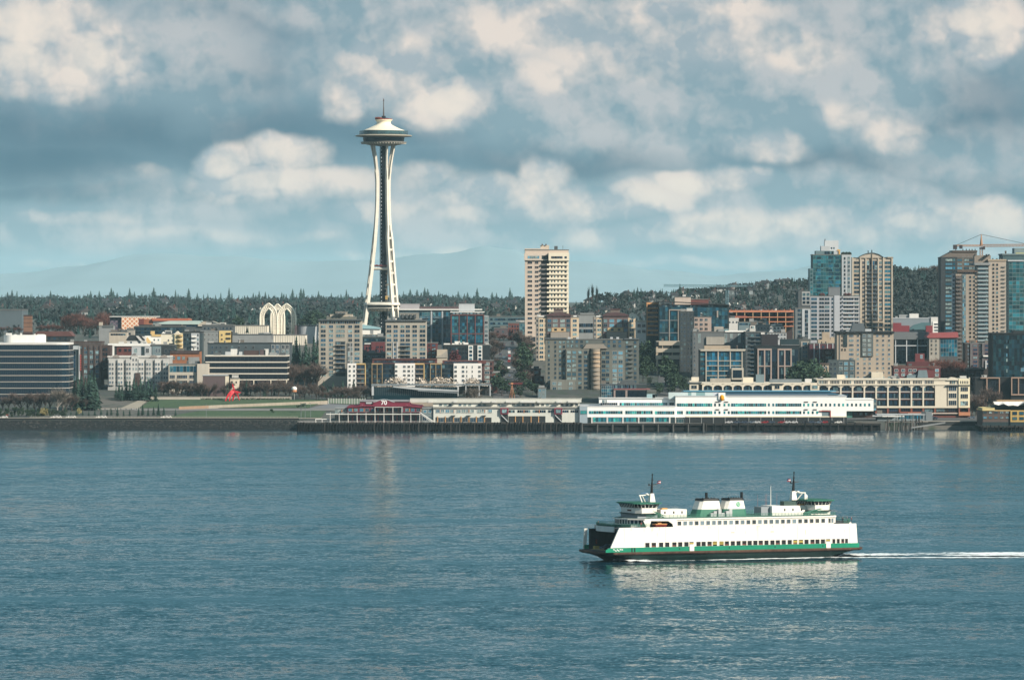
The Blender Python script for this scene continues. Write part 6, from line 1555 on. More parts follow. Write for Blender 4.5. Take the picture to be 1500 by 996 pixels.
b.part(1001, 1214, 577.8, 580.4, paint((96, 108, 122), 0.06), -8, 22, 'grey_attic'); b.poly([(1000, 578), (1000, 574.6), (1006, 573.6), (1216, 573.6), (1232, 578.6), (1214, 578.6)], 9, 30, paint((52, 116, 152), 0.06, 0.4), 'blue_roof'); b.part(1002, 1226, 572.8, 574, paint((70, 160, 200), 0.05, 0.4), -8, 24, 'blue_ridge')
for x0, x1, cc in ((979.6, 1008, 'pale'), (1008, 1013, 't'), (1013, 1020, 'pale'), (1020, 1033, 't'), (1033, 1045, 'pale'), (1045, 1052.5, 'w')):
    b.part(x0, x1, 575, 584.5, {'pale': paint((196, 218, 216), 0.05), 't': paint((120, 172, 174), 0.05), 'w': wt2}[cc], -3, 8, 'roof_glasshouse')
b.part(1005, 1240, 609.4, 611, C['cream'], 0.6, 2, 'base_ledge'); b.part(990, 1003, 584, 611, wt2, 0.0 + 0.1, 0.5, 'grey_panel') if False else None
b.part(1003.5, 1240.5, 611.2, 621.6, C['char'], 0.35, 0.3, 'undercroft_shade')  # dark panel painted for the shaded recess under the white wall
for x in lsp(1010, 1236, 14): b.part(x-0.5, x+0.5, 611.2, 622, C['grey'], 0.8, 0.4, 'column')
b.part(990, 1003, 611.2, 621.5, C['dteal'], 0.3, 0.3, 'ground_floor_shade'); b.win([996], [616], 9, 6, tgl, C['frame'], 0.35, 3)  # shade of the ground floor recess painted on a dark panel
b.part(1204, 1217, 600.6, 610, C['tealgrey'], 0.1, 0.3, 'lower_glass'); b.part(1200, 1216.5, 601.4, 602.6, paint((206, 74, 50), 0.1), 0.8, 1.4, 'orange_canopy'); b.part(1215.6, 1217, 602, 611.4, paint((190, 62, 48), 0.1), 0.8, 0.6, 'red_post')
b.part(1217, 1249, 602, 612, paint((56, 122, 112), 0.08), -3, 12, 'green_shed'); b.part(1249, 1279, 602.2, 612, C['dbrick'], -5, 12, 'brick_shed'); b.win([1254, 1262, 1270], [606.5], 4, 4, GL_MID, C['redpaint'], -5)
b.done()
b = Bld('low white terminal wing with a set back upper storey left of the yellow disc', 'ferry terminal', 849.5, 989.5, 594.5, 621, 3204, 44, wt_, clutter=0, sink=4.6, roofmat=C['palegrey'])
b.part(849, 860.5, 594.2, 621, paint((150, 172, 186), 0.05), 0.2, 4, 'grey_end'); b.win([855], [603.8], 9, 4.6, tgl, C['steel'], 0.2, 2)
b.strip(862.6, 912, [604], 4.4, tgl, 14, 0.05); b.strip(916, 956, [604], 4.8, tgl, 12, 0.05); b.strip(959.5, 988, [604.4], 4.6, tgl, 9, 0.05)
b.part(860, 989, 611, 621, C['dteal'], 0.06, 0.1, 'ground_floor_shade')  # thin dark panel in place of the shaded ground floor recess
for x in (867, 889.5, 912.5, 935.5, 958.5, 981): b.part(x-1.1, x+1.1, 610.6, 621, C['offwhite'], 0.7, 0.7, 'white_column')
b.curtain(869, 980, 611.6, 617.8, 30, 1, tgl, C['steel'], 0.2); b.part(868, 982, 617.8, 619.6, C['grey'], 0.5, 0.4, 'plinth')
b.part(878, 989.6, 584, 594.6, wt_, -8, 26, 'upper_storey'); b.strip(880, 905, [592], 3.4, GL_DARK, 8, -8); b.strip(908, 978, [592.4], 4.2, tgl, 22, -8); b.win([984.5], [592.4], 6, 4, tgl, C['steel'], -8)
b.part(877.5, 990, 583.2, 584.4, C['offwhite'], -7.4, 28, 'coping')
for x, w in ((882, 4), (887, 2)): b.part(x, x+w, 586, 590, C['tealgrey'], -6, 3, 'vent')
b.part(948, 960, 577.6, 583.6, paint((150, 194, 200), 0.05), -12, 8, 'roof_box'); b.part(956.2, 960, 577.8, 583.6, C['white'], -11.5, 8, 'roof_box'); b.done()

# ferry dock, trestle and the pier shed on the right
root = empty('loading_trestle', (X(1325, 3215), 3215, 0), 'timber loading trestle with slanted piles and a sloping ramp', 'trestle')
b_ = MB(); k = 3215 / F
for i in range(26):
    x = (1297 + i*2.2 - 1325) * k
    MB().tube((0, 0, -1.6), (rnd.uniform(-0.5, 0.5), 0, rnd.uniform(4.2, 9.5)), 0.3, n=6).build('pile', paint((58, 50, 46), 0.3) if i % 3 else paint((126, 116, 110), 0.2), root, (x, rnd.uniform(-1, 3), 0))
MB().box(-12, 14, 0, 5, 4.6, 5.1).build('deck', deckm, root)
q = MB(); q.add([(4, -2, 1.2), (24, -2, 4.2), (24, 1, 4.2), (4, 1, 1.2), (4, -2, 2.0), (24, -2, 5.0), (24, 1, 5.0), (4, 1, 2.0)], [(0,3,2,1),(4,5,6,7),(0,1,5,4),(1,2,6,5),(2,3,7,6),(3,0,4,7)]); q.build('ramp', C['grey'], root)
MB().box(-13, 0, 1, 6, 8.0, 8.5).build('shelter_roof', C['white'], root)
b = Bld('long low grey dock shed with a pale roof in front of the arcaded warehouse', 'dock shed', 1285, 1366, 607, 620, 3262, 16, paint((124, 140, 148), 0.1), clutter=2, roofmat=C['palegrey']); b.part(1250, 1312, 608.6, 610, C['palegrey'], 2, 10, 'canopy_roof'); b.strip(1316, 1352, [611], 5, GL_TEAL, 12); b.part(1356, 1365, 603, 620, C['steel'], 0.5, 2, 'gantry'); b.done()
b = Bld('brown shingled pier shed with half round windows', 'pier shed', 1439.5, 1480, 601, 630, 3200, 40, paint((104, 82, 72), 0.12), clutter=0, sink=3.2, roofmat=C['yellow'])
b.part(1439, 1457, 597.4, 601.4, paint((226, 196, 110), 0.06), 0.6, 30, 'yellow_roof'); b.win([1443, 1451, 1459, 1467.5, 1475.5], [604, 611.5], 4.6, 3.0, GL_PALE, C['brown'], 0.05)
b.part(1439, 1481, 618, 626, C['dteal'], 0.2, 0.3, 'glazed_base'); b.part(1439, 1481, 625.6, 628.4, C['tan'], 1.0, 2, 'deck_edge'); b.done()
b = Bld('yellow pier shed under a white peaked tent', 'pier shed', 1480.2, 1560, 601, 630, 3199, 40, paint((214, 164, 62), 0.1), clutter=0, sink=3.2, roof=None)
b.win([1486.5, 1496.5, 1508], [605.2], 6, 4, GL_TEAL, C['char'], 0.05); b.win([1486.5, 1496.5, 1508], [612.8], 6, 3.6, GL_TEAL, C['char'], 0.05); b.part(1480, 1560, 618, 626, C['dteal'], 0.2, 0.3, 'glazed_base'); b.part(1480, 1560, 625.4, 629, C['yellow'], 1.0, 2, 'deck_edge'); b.part(1458, 1560, 594, 601, C['dteal'], -6, 24, 'upper_storey')
b.part(1463, 1530, 586.4, 590, paint((176, 128, 72), 0.1), -12, 20, 'tan_roof')
pts = [(1456, 590), (1463, 592), (1470, 589.6), (1477, 592.6), (1484, 592), (1491, 593), (1500, 588), (1515, 593), (1530, 588)]
q = MB()
for (xa, ya), (xb, yb) in zip(pts, pts[1:]):
    q.add([(b.lx(xa), -1, b.lz(ya+1.6)), (b.lx(xb), -1, b.lz(yb+1.6)), (b.lx(xb), 4, b.lz(min(yb, 588.2))), (b.lx(xa), 4, b.lz(min(ya, 588.2))), (b.lx(xb), 12, b.lz(592)), (b.lx(xa), 12, b.lz(592))], [(0,1,2,3), (3,2,4,5)])
q.build('tent_roof', paint((236, 226, 214), 0.05), b.root); b.done()
# seawall stretch right of the terminal
wl = empty('seawall', (X(1400, 3240), 3240, 0), 'dark seawall below the street between trestle and yellow shed', 'seawall')
k = 3240/F; MB().box(-33*k*1.6, 45*k, 0, 3, -1.6, 4.6).build('wall_face', paint((44, 50, 52), 0.2), wl); MB().box(-33*k*1.6, 45*k, -0.3, 3, 4.6, 5.0).build('coping', C['concrete'], wl)
# ================================================================== vegetation
def leafmat(c, var=0.5, name='foliage', k=1.0):
    m, gg, b, _ = newmat(name)
    geo = gg.new('ShaderNodeNewGeometry'); oi = gg.new('ShaderNodeObjectInfo')
    r = gg.m('FRACT', gg.m('ADD', geo.outputs['Random Per Island'], gg.m('MULTIPLY', oi.outputs['Random'], 3.1)))
    mul = gg.m('MULTIPLY', gg.lr(r, 0, 1, 1 - var, 1 + var), gg.lr(oi.outputs['Random'], 0, 1, 0.8, 1.2))
    gg.l.new(gg.vm('SCALE', (c[0]*k, c[1]*k, c[2]*k), mul), b.inputs['Base Color'])
    b.inputs['Roughness'].default_value = 0.9; b.inputs['Specular IOR Level'].default_value = 0.15
    return m
M_CON = leafmat((0.026, 0.052, 0.040)); M_BROAD = leafmat((0.034, 0.058, 0.036)); M_BARK = paint((78, 66, 60), 0.2, 0.95); M_TWIG = leafmat((0.105, 0.078, 0.068), 0.4, 'twigs'); M_TWIGR = leafmat((0.12, 0.052, 0.042), 0.4, 'red_twigs')
M_TWIGG = leafmat((0.17, 0.145, 0.12), 0.35, 'pale_twigs'); M_BLOS = leafmat((0.42, 0.36, 0.30), 0.35, 'blossom'); M_YEL = leafmat((0.30, 0.26, 0.12), 0.4, 'yellow_leaves'); M_COP = leafmat((0.10, 0.028, 0.032), 0.4, 'copper_leaves')
M_FOR = leafmat((0.015, 0.036, 0.033), 0.35, 'forest_foliage'); M_WOOD = leafmat((0.026, 0.034, 0.033), 0.28, 'bare_woodland')

def conifer_bm(seed, tiers=13, spread=0.20, per=10, slim=1.0):
    r = random.Random(seed); b = MB()
    for i in range(tiers):
        f = i / (tiers - 1); z0 = 0.10 + 0.86 * f
        R = spread * slim * (1 - f) ** 0.85 * r.uniform(0.75, 1.2) + 0.012
        for j in range(per):
            a = 2*pi*(j + r.random()) / per; L = R * r.uniform(0.55, 1.25); w = L * 0.34 + 0.012
            dz = -0.035 - 0.05 * (1 - f)
            ca, sa = cos(a), sin(a)
            p0 = (0, 0, z0 + 0.055 * r.uniform(0.7, 1.3)); p1 = (ca*L, sa*L, z0 + dz * r.uniform(0.4, 1.4))
            m0 = (ca*L*0.55 - sa*w, sa*L*0.55 + ca*w, z0 - 0.012); m1 = (ca*L*0.55 + sa*w, sa*L*0.55 - ca*w, z0 - 0.012)
            b.add([p0, m0, p1, m1], [(0,1,2), (0,2,3)], 0)
    b.add([(0.012, 0, 0.93), (-0.01, 0.01, 0.93), (0, -0.012, 0.93), (0, 0, 1.0)], [(0,1,3), (1,2,3), (2,0,3)], 0)
    return b
def trunk_bm(h=0.25, r=0.014):
    b = MB(); b.tube((0, 0, -0.03), (0, 0, h), r, r*0.6, 6); return b
def broad_bm(seed, n=520, wx=0.42, z0=0.22, leaf=0.05):
    r = random.Random(seed); b = MB(); lobes = []
    for i in range(9):
        a = r.uniform(0, 2*pi); q = r.uniform(0, wx*0.6); lobes.append((q*cos(a), q*sin(a), r.uniform(z0+0.18, 0.86), r.uniform(0.12, 0.22)))
    for i in range(n):
        lx, ly, lz, lr_ = lobes[i % 9]
        d = Vector((r.gauss(0,1), r.gauss(0,1), r.gauss(0,1))).normalized() * lr_ * r.uniform(0.55, 1.05)
        c = Vector((lx, ly, lz)) + d
        if c.z < z0 or c.z > 1.0: continue
        u = Vector((r.gauss(0,1), r.gauss(0,1), r.gauss(0,1))).normalized(); v = u.cross(Vector((r.gauss(0,1), r.gauss(0,1), r.gauss(0,1)))).normalized()
        s_ = leaf * r.uniform(0.5, 1.3)
        b.add([c - u*s_, c + v*s_*0.7, c + u*s_, c - v*s_*0.7], [(0,1,2,3)], 0)
    return b
def bare_bm(seed, wide=0.30, upright=0.55, twigs=7):
    """trunk+limbs mesh and twig mesh of a leafless tree, unit height"""
    r = random.Random(seed); t = MB(); tw = MB()
    def grow(p, d, L, rad, lev):
        q = p + d * L
        t.tube(p, q, rad, rad*0.65, 5 if lev < 2 else 3, caps=False)
        if lev >= 3:
            for i in range(twigs):
                e = (d + Vector((r.gauss(0, 0.45), r.gauss(0, 0.45), r.gauss(0.12, 0.35)))).normalized()
                s0 = p.lerp(q, r.random()); s1 = s0 + e * L * r.uniform(0.6, 1.4); w = 0.0055
                n_ = e.cross(Vector((r.gauss(0,1), r.gauss(0,1), r.gauss(0,1)))).normalized() * w
                tw.add([s0 - n_, s0 + n_, s1], [(0,1,2)], 0)
            return
        for i in range(4 if lev else 9):
            ang = r.uniform(0, 2*pi); tilt = wide * r.uniform(0.6, 2.1) if lev else r.uniform(0.25, 0.95) * wide * 3
            e = (d + Vector((cos(ang)*tilt, sin(ang)*tilt, upright*0.3))).normalized()
            grow(p.lerp(q, r.uniform(0.3 if lev == 0 else 0.5, 1.0)), e, L * r.uniform(0.6, 0.9), rad*0.5, lev+1)
    grow(Vector((0,0,-0.02)), Vector((r.uniform(-.05,.05), r.uniform(-.05,.05), 1)).normalized(), 0.30, 0.022, 0)
    top_ = max(v[2] for v in tw.v) or 1
    for mb in (t, tw): mb.v = [(v[0]/top_, v[1]/top_, v[2]/top_) for v in mb.v]
    return t, tw

PROTO = {}
def proto(kind):
    if kind in PROTO: return PROTO[kind]
    out = []
    for sd in range(3):
        if kind == 'conifer': out.append((trunk_bm().mesh('trunk', M_BARK), conifer_bm(10+sd).mesh('crown', M_CON)))
        elif kind == 'cypress': out.append((trunk_bm(0.2).mesh('trunk', M_BARK), conifer_bm(20+sd, 16, 0.13, 9).mesh('crown', M_CON)))
        elif kind == 'broad': out.append((trunk_bm(0.4, 0.025).mesh('trunk', M_BARK), broad_bm(30+sd).mesh('crown', M_BROAD)))
        elif kind == 'copper': out.append((trunk_bm(0.4, 0.025).mesh('trunk', M_BARK), broad_bm(40+sd).mesh('crown', M_COP)))
        elif kind == 'blossom': out.append((trunk_bm(0.4, 0.02).mesh('trunk', M_BARK), broad_bm(50+sd, 330, 0.6, 0.3, 0.045).mesh('crown', M_BLOS)))
        elif kind in ('bare', 'redbare', 'palebare', 'poplar'):
            t, tw = bare_bm(60+sd, 0.12 if kind == 'poplar' else 0.32, 1.3 if kind == 'poplar' else 0.55)
            mm = {'bare': M_TWIG, 'redbare': M_TWIGR, 'palebare': M_TWIGG, 'poplar': M_WOOD}[kind]
            out.append((t.mesh('trunk', paint((150, 140, 130), 0.15) if kind == 'palebare' else M_BARK), tw.mesh('crown', mm)))
    PROTO[kind] = out
    return out
SRC = {}
def tree(kind, px, D, ytip, label, group, wf=1.0, parts=True, zb=None, name=None):
    nm = name or {'conifer': 'conifer_tree', 'cypress': 'cypress_tree', 'broad': 'evergreen_tree', 'copper': 'copper_tree', 'blossom': 'blossom_tree'}.get(kind, 'poplar_tree' if kind == 'poplar' else 'bare_tree')
    zb = height(px, D) if zb is None else zb
    h = max(2.0, Z(ytip, D) - zb)
    v = rnd.randrange(3)
    key = (kind, v, nm)
    if key not in SRC:
        root = empty(nm, (0, 0, 0), label, 'tree', group)
        t, c = proto(kind)[v]
        link(t, 'trunk', root); link(c, 'crown', root)
        SRC[key] = root; o = root
        o.location = (X(px, D), D, zb); o.scale = (h*wf, h*wf, h); o.rotation_euler = (0, 0, rnd.uniform(0, 6.28))
    else:
        o = copy_thing(SRC[key], (X(px, D), D, zb), rnd.uniform(0, 6.28), (h*wf, h*wf, h), label, group)
    return o

# waterfront, left
L1 = 'tall dark conifer in the clump beside the round office block'
for px, y in ((109,556),(114,549),(119.5,546),(125,551),(130,545),(134.5,542),(139,548),(128,562),(142,560),(117,563)):
    tree('conifer', px, 3335 + rnd.uniform(-12, 14), y, L1, 'conifers beside the round office block', rnd.uniform(0.9, 1.25))
L2 = 'dark conifer below the pale bay windowed apartment house'
for px, y in ((170,566),(174.5,560),(179,563),(185,556),(190,558),(196,553),(200,556),(206,551),(211,555),(217,552),(222,556),(228,560),(181,572),(202,566)):
    tree('conifer', px, 3405 + rnd.uniform(-18, 18), y, L2, 'conifers below the pale apartment house', rnd.uniform(0.9, 1.3))
L3 = 'small dark conifer in the row along the foot of the lawn'
for px, y in ((104,601),(112,599),(121,600),(130,601),(139,599),(148,597),(157,599),(163,597),(172,596),(181,600),(190,599),(203,596),(209,592),(217,597),(225,595),(232,591),(240,595),(257,599)):
    tree('conifer', px, 3278 + rnd.uniform(-5, 5), y, L3, 'small conifers along the lawn foot', 1.2)
L4 = 'conifer standing among the bare trees behind the red sculpture'
for px, y in ((277,560),(289,562),(318,566),(333,564),(361,556),(388,559),(402,566),(300,568)):
    tree('conifer', px, 3425 + rnd.uniform(-8, 8), y, L4, 'conifers behind the red sculpture', 1.1)
L5 = 'bare brown tree in the belt behind the red sculpture'
for i in range(46):
    px = 234 + i * 4.6 + rnd.uniform(-2.5, 2.5)
    tree('bare', px, 3418 + rnd.uniform(-8, 22), rnd.uniform(551, 569), L5, 'bare trees behind the red sculpture', rnd.uniform(0.9, 1.4))
L6 = 'tall dark cypress between the black office and the beige tower'
for px, y in ((430,505),(434,493),(439,503),(448,496),(453,508),(460,492),(465,498),(470,512),(443,515)):
    tree('cypress', px, 3560 + rnd.uniform(-20, 20), y, L6, 'cypresses beside the beige tower', rnd.uniform(0.9, 1.3))
L7 = 'bare tree in the hollow left of the beige tower'
for px, y in ((425,522),(429,530),(436,528),(446,530),(455,528),(464,526),(440,545),(452,552),(461,556),(433,556)):
    tree('bare', px, 3500 + rnd.uniform(-25, 20), y, L7, 'bare trees left of the beige tower', rnd.uniform(1.0, 1.4))
L8 = 'dark spruce in front of the foot of the left beige tower'
for px, y in ((474,557),(488,558),(502,556),(518,555),(480,564),(511,563)):
    tree('conifer', px, 3425 + rnd.uniform(-6, 6), y, L8, 'spruces before the left beige tower', 1.2)
L9 = 'thin bare tree along the path below the beige tower and white apartment row'
for i in range(24):
    px = 438 + i * 4.7 + rnd.uniform(-2, 2)
    tree('bare', px, 3405 + rnd.uniform(-12, 16), rnd.uniform(556, 571), L9, 'thin bare trees along the path', rnd.uniform(0.8, 1.2))
for px, y in ((560,560),(578,552),(589,556),(618,553),(628,557),(640,551),(650,553),(658,556),(684,553),(698,553),(706,558)):
    tree('blossom', px, 3432 + rnd.uniform(-8, 8), y, 'pale blossoming tree in front of the white apartment row', 'blossoming trees before the apartment row', 1.3)
tree('palebare', 692, 3378, 562, 'pale leafless tree rising through the open frame of the glass pavilion', None, 1.2)
tree('copper', 665, 3570, 512, 'round dark red tree in front of the dark block with white window frames', None, 1.0)
L10 = 'low bare tree in the thicket before the round office block'
for px, y in ((4,578),(13,576),(22,571),(31,574),(40,571),(50,573),(58,570),(66,572),(73,569),(97,572),(105,574),(117,578),(125,576)):
    tree('bare', px, 3312 + rnd.uniform(-10, 20), y, L10, 'bare thicket before the round office block', rnd.uniform(1.0, 1.5))
tree('palebare', 84, 3305, 563, 'tall pale trunked bare tree at the right end of the round office block', None, 1.25)
tree('palebare', 92, 3310, 567, 'pale forked bare tree just right of the tallest pale trunk', None, 1.1)
def shrub(px, D, wpx, hpx, mat_, label, group, seed):
    k = D / F; o = broad_bm(seed, 380, 0.5, 0.0, 0.07).build('shrub', mat_, None, (X(px, D), D, height(px, D) - 0.2))
    o.scale = (wpx*k, wpx*k*0.8, hpx*k); tag(o, label, 'shrub', group); return o
for i in range(19): shrub(-6 + i*5.6, 3272 + rnd.uniform(-6, 10), rnd.uniform(9, 13), rnd.uniform(9, 15), M_BROAD, 'dark green shrub on the bank below the bare thicket', 'shrubs on the bank', 100 + i)
shrub(64, 3275, 20, 13, M_YEL, 'broad yellow shrub below the bare thicket', None, 130); shrub(116, 3290, 10, 11, M_YEL, 'small upright yellow bush beside the concrete wall', None, 131)
shrub(398, 3300, 9, 7, M_BROAD, 'round dark bush on the lower lawn', None, 132); shrub(10, 3268, 6, 5, leafmat((0.3, 0.05, 0.03), 0.3, 'red_leaves'), 'little red bush among the green shrubs', None, 133)

# along the streets
L11 = 'bare tree beside the street that climbs away from the water'
for i in range(26):
    D = rnd.uniform(3520, 4150); px = (726 if rnd.random() < 0.45 else 764) + rnd.uniform(-8, 10); tree('bare', px, D, Z(0, D) * 0 + (HY + (CH - height(px, D) - rnd.uniform(8, 14)) * F / D), L11, 'bare trees along the climbing street', 1.3)
for px, y in ((718,487),(725,484),(732,490),(738,486),(745,492),(752,489),(758,495),(764,498)):
    tree('redbare', px, 4180 + rnd.uniform(-30, 30), y, 'reddish bare tree at the top of the climbing street', 'reddish trees at the street top', 1.4)
L15 = 'dark tree in the shade at the foot of the climbing street'
for px, D, y in ((729,3450,546),(735,3440,552),(742,3455,556),(757,3450,552),(764,3460,545),(770,3480,538),(775,3500,530),(768,3540,524),(774,3470,556),(780,3450,560),(786,3440,562),(762,3430,566),(752,3425,570),(766,3600,512),(771,3650,505),(729,3520,532),(733,3560,527),(765,3700,500)):
    tree('broad' if rnd.random() < 0.6 else 'bare', px, D, y, L15, 'dark trees at the street foot', 1.2)
L12 = 'dark tree in the shaded gap right of the olive apartment complex'
for px, D, y in ((940,3600,500),(946,3640,505),(953,3620,508),(948,3560,520),(957,3600,515),(942,3530,530),(952,3500,552),(980,3480,533),(975,3500,520),(988,3470,545),(996,3460,548),(985,3440,556),(1003,3450,552),(965,3440,560)):
    tree('broad', px, D, y, L12, 'dark trees right of the olive complex', 1.1)
L13 = 'dark tree in the thicket behind the lower warehouse wing'
for px, D, y in ((1166,3440,533),(1172,3450,528),(1179,3440,530),(1186,3450,526),(1192,3440,533),(1198,3450,537),(1205,3440,545),(1176,3430,542),(1189,3430,541)):
    tree('broad', px, D, y, L13, 'dark thicket behind the warehouse wing', 1.2)
L14 = 'bare brown tree below the salmon roofed house'
for px, D, y in ((1362,3520,521),(1368,3500,523),(1374,3530,519),(1381,3510,520),(1388,3520,523),(1395,3500,519),(1402,3520,523),(1408,3500,528),(1380,3470,531),(1392,3470,533),(1404,3480,536)):
    tree('redbare', px, D, y, L14, 'bare trees below the salmon roof', 1.3)
for px, D, y in ((1424,3330,577),(1430,3340,572),(1437,3330,578),(1446,3370,562),(1453,3360,568),(1460,3365,574),(1470,3360,580)):
    tree('bare', px, D, y, 'bare street tree between the warehouse and the brown pier shed', 'bare trees beside the brown pier shed', 1.3)
for px, y in ((95,462),(102,457),(109,453),(116,454),(122,460),(142,459),(148,454),(154,453),(160,461),(60,474),(70,472),(80,470),(88,474),(3,477),(12,476),(20,478),(28,477),(132,470)):
    tree('redbare', px, 4560 + rnd.uniform(-60, 60), y, 'big reddish bare tree behind the roofs beside the brick chimney', 'reddish bare trees behind the chimney', 1.35)
tree('broad', 353, 4230, 463, 'dark round evergreen just left of the white arches', None, 1.0)
for px, y in ((305,478),(319,478),(328,479),(362,478)): tree('cypress', px, 3990, y, 'little pointed evergreen on the long grey roof', 'little evergreens by the grey roof', 2.2, zb=52)
for px, y in ((446,462),(455,455),(463,453),(470,458),(438,466)):
    tree('broad', px, 4900 + rnd.uniform(-60, 60), y, 'dark evergreen on the slope behind the rounded pale hall', 'evergreens behind the rounded hall', 1.2)

# skyline trees of the far ridge
L20 = 'conifer standing up from the far forest ridge on the skyline'
px = -12.0
while px < 772:
    D = rnd.uniform(9900, 10400); y = rnd.uniform(421, 433) if rnd.random() < 0.55 else rnd.uniform(429, 437)
    tree('conifer', px, D, y, L20, 'conifers on the far skyline', rnd.uniform(1.1, 1.9)); px += rnd.choice((3.2, 4.5, 5.5, 8.5, 11)) * rnd.uniform(0.8, 1.2)
L21 = 'conifer on the crest of the hill of houses'
for px, D, y in ((929,5950,423),(934,5960,420),(939,5950,421.5),(945,5960,425),(967,5900,424),(972,5930,432),(996,5850,415.5),(1004,5900,428),(1081,5900,413.5),(1085,5920,421),(1102,5900,417),(1114,5900,414.5),(1108,5940,421),(1035,5930,423),(1125,5950,424),(1161,5900,406.5),(1156,5950,412),(1178,5900,411),(1171,5930,414),(1185,5960,417),(1190,5960,421),(1043,5960,428),(1012,5940,423),(1020,5940,422)):
    tree('conifer', px, D, y, L21, 'conifers on the hill of houses', rnd.uniform(1.0, 1.5))
L22 = 'rounded dark tree on the crest of the hill of houses'
for px, D, y in ((897,5900,434),(903,5930,436),(984,5880,428),(1008,5900,422),(1016,5900,424),(1026,5910,427),(1030,5930,425),(1070,5900,424),(1092,5900,424),(1139,5900,421),(1146,5920,423),(1132,5900,425),(1166,5920,412),(880,5900,437),(915,5960,434),(955,5900,432),(1055,5900,427),(1062,5960,428)):
    tree('broad', px, D, y, L22, 'rounded trees on the hill of houses', 1.15)
for px, y in ((861.5,415.5),(867.5,413.5),(874,417)): tree('poplar', px, 5700, y, 'tall bare poplar in the group of three on the hill skyline', 'three poplars', 0.42)
L23 = 'tree on the crest of the steep wooded hill'
for i in range(34):
    px = 1308 + i * 2.9 + rnd.uniform(-1.5, 1.5); kind = 'conifer' if (1318 < px < 1352 and rnd.random() < 0.75) else 'bare'
    tree(kind, px, 5740 + rnd.uniform(-50, 60), (388 if px > 1345 else 393) + rnd.uniform(-3.5, 4) + max(0, (1325 - px)) * 0.25, 'dark pointed tree on the crest of the steep wooded hill' if kind == 'conifer' else 'leafless tree on the crest of the steep wooded hill', 'trees on the wooded crest' if kind == 'conifer' else 'leafless trees on the wooded crest', 1.3)

# forests that read as one mass
def forest(name, n, region, mats, seed, hmin, hmax, broadp):
    r = random.Random(seed); b = MB(); got = 0; tries = 0
    while got < n and tries < n * 30:
        tries += 1
        px = r.uniform(*region[0]); D = r.uniform(*region[1])
        if not region[2](px, D, r): continue
        got += 1
        h = r.uniform(hmin, hmax); x, y, z = X(px, D), D, height(px, D) - 0.4
        if r.random() < broadp:
            m = 1 if len(mats) > 1 else 0
            for q in range(16):
                a = r.uniform(0, 6.28); rr = h * 0.34 * sqrt(r.random()); c = Vector((x + rr*cos(a), y + rr*sin(a), z + h * r.uniform(0.12, 0.75)))
                u = Vector((r.gauss(0,1), r.gauss(0,1), r.gauss(0,0.6))).normalized() * h * 0.17; v = Vector((0, 0, 1)).cross(u).normalized() * 0 + u.cross(Vector((r.gauss(0,1), r.gauss(0,1), r.gauss(0,1)))).normalized() * h * 0.15
                b.add([c - u, c + v, c + u, c - v], [(0,1,2,3)], m)
        else:
            w = h * r.uniform(0.14, 0.23); tiers = 5
            for t in range(tiers):
                f = t / tiers; z0 = z + h * (0.06 + 0.8 * f); z1 = z0 + h * 0.30; R = w * (1.05 - f)
                ring = [Vector((x + R * r.uniform(0.6, 1.25) * cos(2*pi*i/6 + t), y + R * r.uniform(0.6, 1.25) * sin(2*pi*i/6 + t), z0 - r.uniform(0, 0.05) * h)) for i in range(6)]
                apex = Vector((x, y, min(z1, z + h)))
                b.add(ring + [apex], [(i, (i+1) % 6, 6) for i in range(6)], 0)
    return b.build(name, mats, kind='stuff')
forest('forest', 3600, ((-60, 820), (5050, 10450), lambda px, D, r: True), [M_FOR, M_WOOD], 5, 9, 17, 0.5)
forest('hillside_trees', 2100, ((800, 1320), (4950, 6150), lambda px, D, r: True), [M_FOR, M_WOOD], 6, 5, 11, 0.6)
forest('woods', 1700, ((1285, 1560), (5000, 5760), lambda px, D, r: True), [M_FOR, M_WOOD], 8, 7, 13, 0.8)
forest('street_trees', 420, ((-40, 1520), (4330, 5050), lambda px, D, r: not (730 < px < 756)), [M_FOR, M_WOOD], 9, 5, 11, 0.7)

# ---------------------------------------------------------------- houses on the hills
HC = [(196, 192, 186), (150, 152, 152), (214, 212, 206), (120, 132, 136), (150, 134, 124), (100, 100, 98), (170, 164, 150), (92, 108, 112)]
RC = [paint((58, 60, 64), 0.15), paint((74, 64, 62), 0.15), paint((46, 54, 58), 0.15)]
def house_proto(i):
    r = random.Random(200 + i); root = empty('house', (0, -9000, 0), '', 'house')
    w, d, h = r.uniform(7, 12), r.uniform(7, 9), r.uniform(4.5, 6.5)
    MB().box(-w/2, w/2, 0, d, -3, h).build('wall', paint(HC[i % 8], 0.1), root)
    b = MB(); e = 0.6
    if i % 3 == 0: b.yzprism([(-e, h), (d/2, h + 3.0), (d + e, h), (d+e, h-0.3), (-e, h-0.3)], -w/2 - e, w/2 + e)
    else: b.xzprism([(-w/2 - e, h), (0, h + 3.2), (w/2 + e, h), (w/2+e, h-0.3), (-w/2-e, h-0.3)], -e, d + e)
    rf = b.build('roof', RC[i % 3], root)
    MB().box(w*0.2, w*0.2 + 0.9, d*0.5, d*0.5 + 0.9, h, h + 4.2).build('chimney', C['brick'], rf)
    me = window_mesh(1.7, 1.6, GL_MID, C['wframe'], 1, True)
    for x in (-w*0.28, w*0.28):
        for z in (1.4, h - 1.4): link(me, 'window', root, (x, 0, z))
    return root
HP = [house_proto(i) for i in range(8)]
used = set()
def house(px, D, label, group, sc=1.0):
    i = rnd.randrange(8); src = HP[i]; loc = (X(px, D), D, height(px, D) + 0.4)
    if i not in used:
        used.add(i); o = src; o.location = loc; o['label'] = label; o['group'] = group; o.scale = (sc, sc, sc)
    else: o = copy_thing(src, loc, 0, (sc, sc, sc), label, group)
    o.rotation_euler = (0, 0, rnd.uniform(-0.6, 0.6))
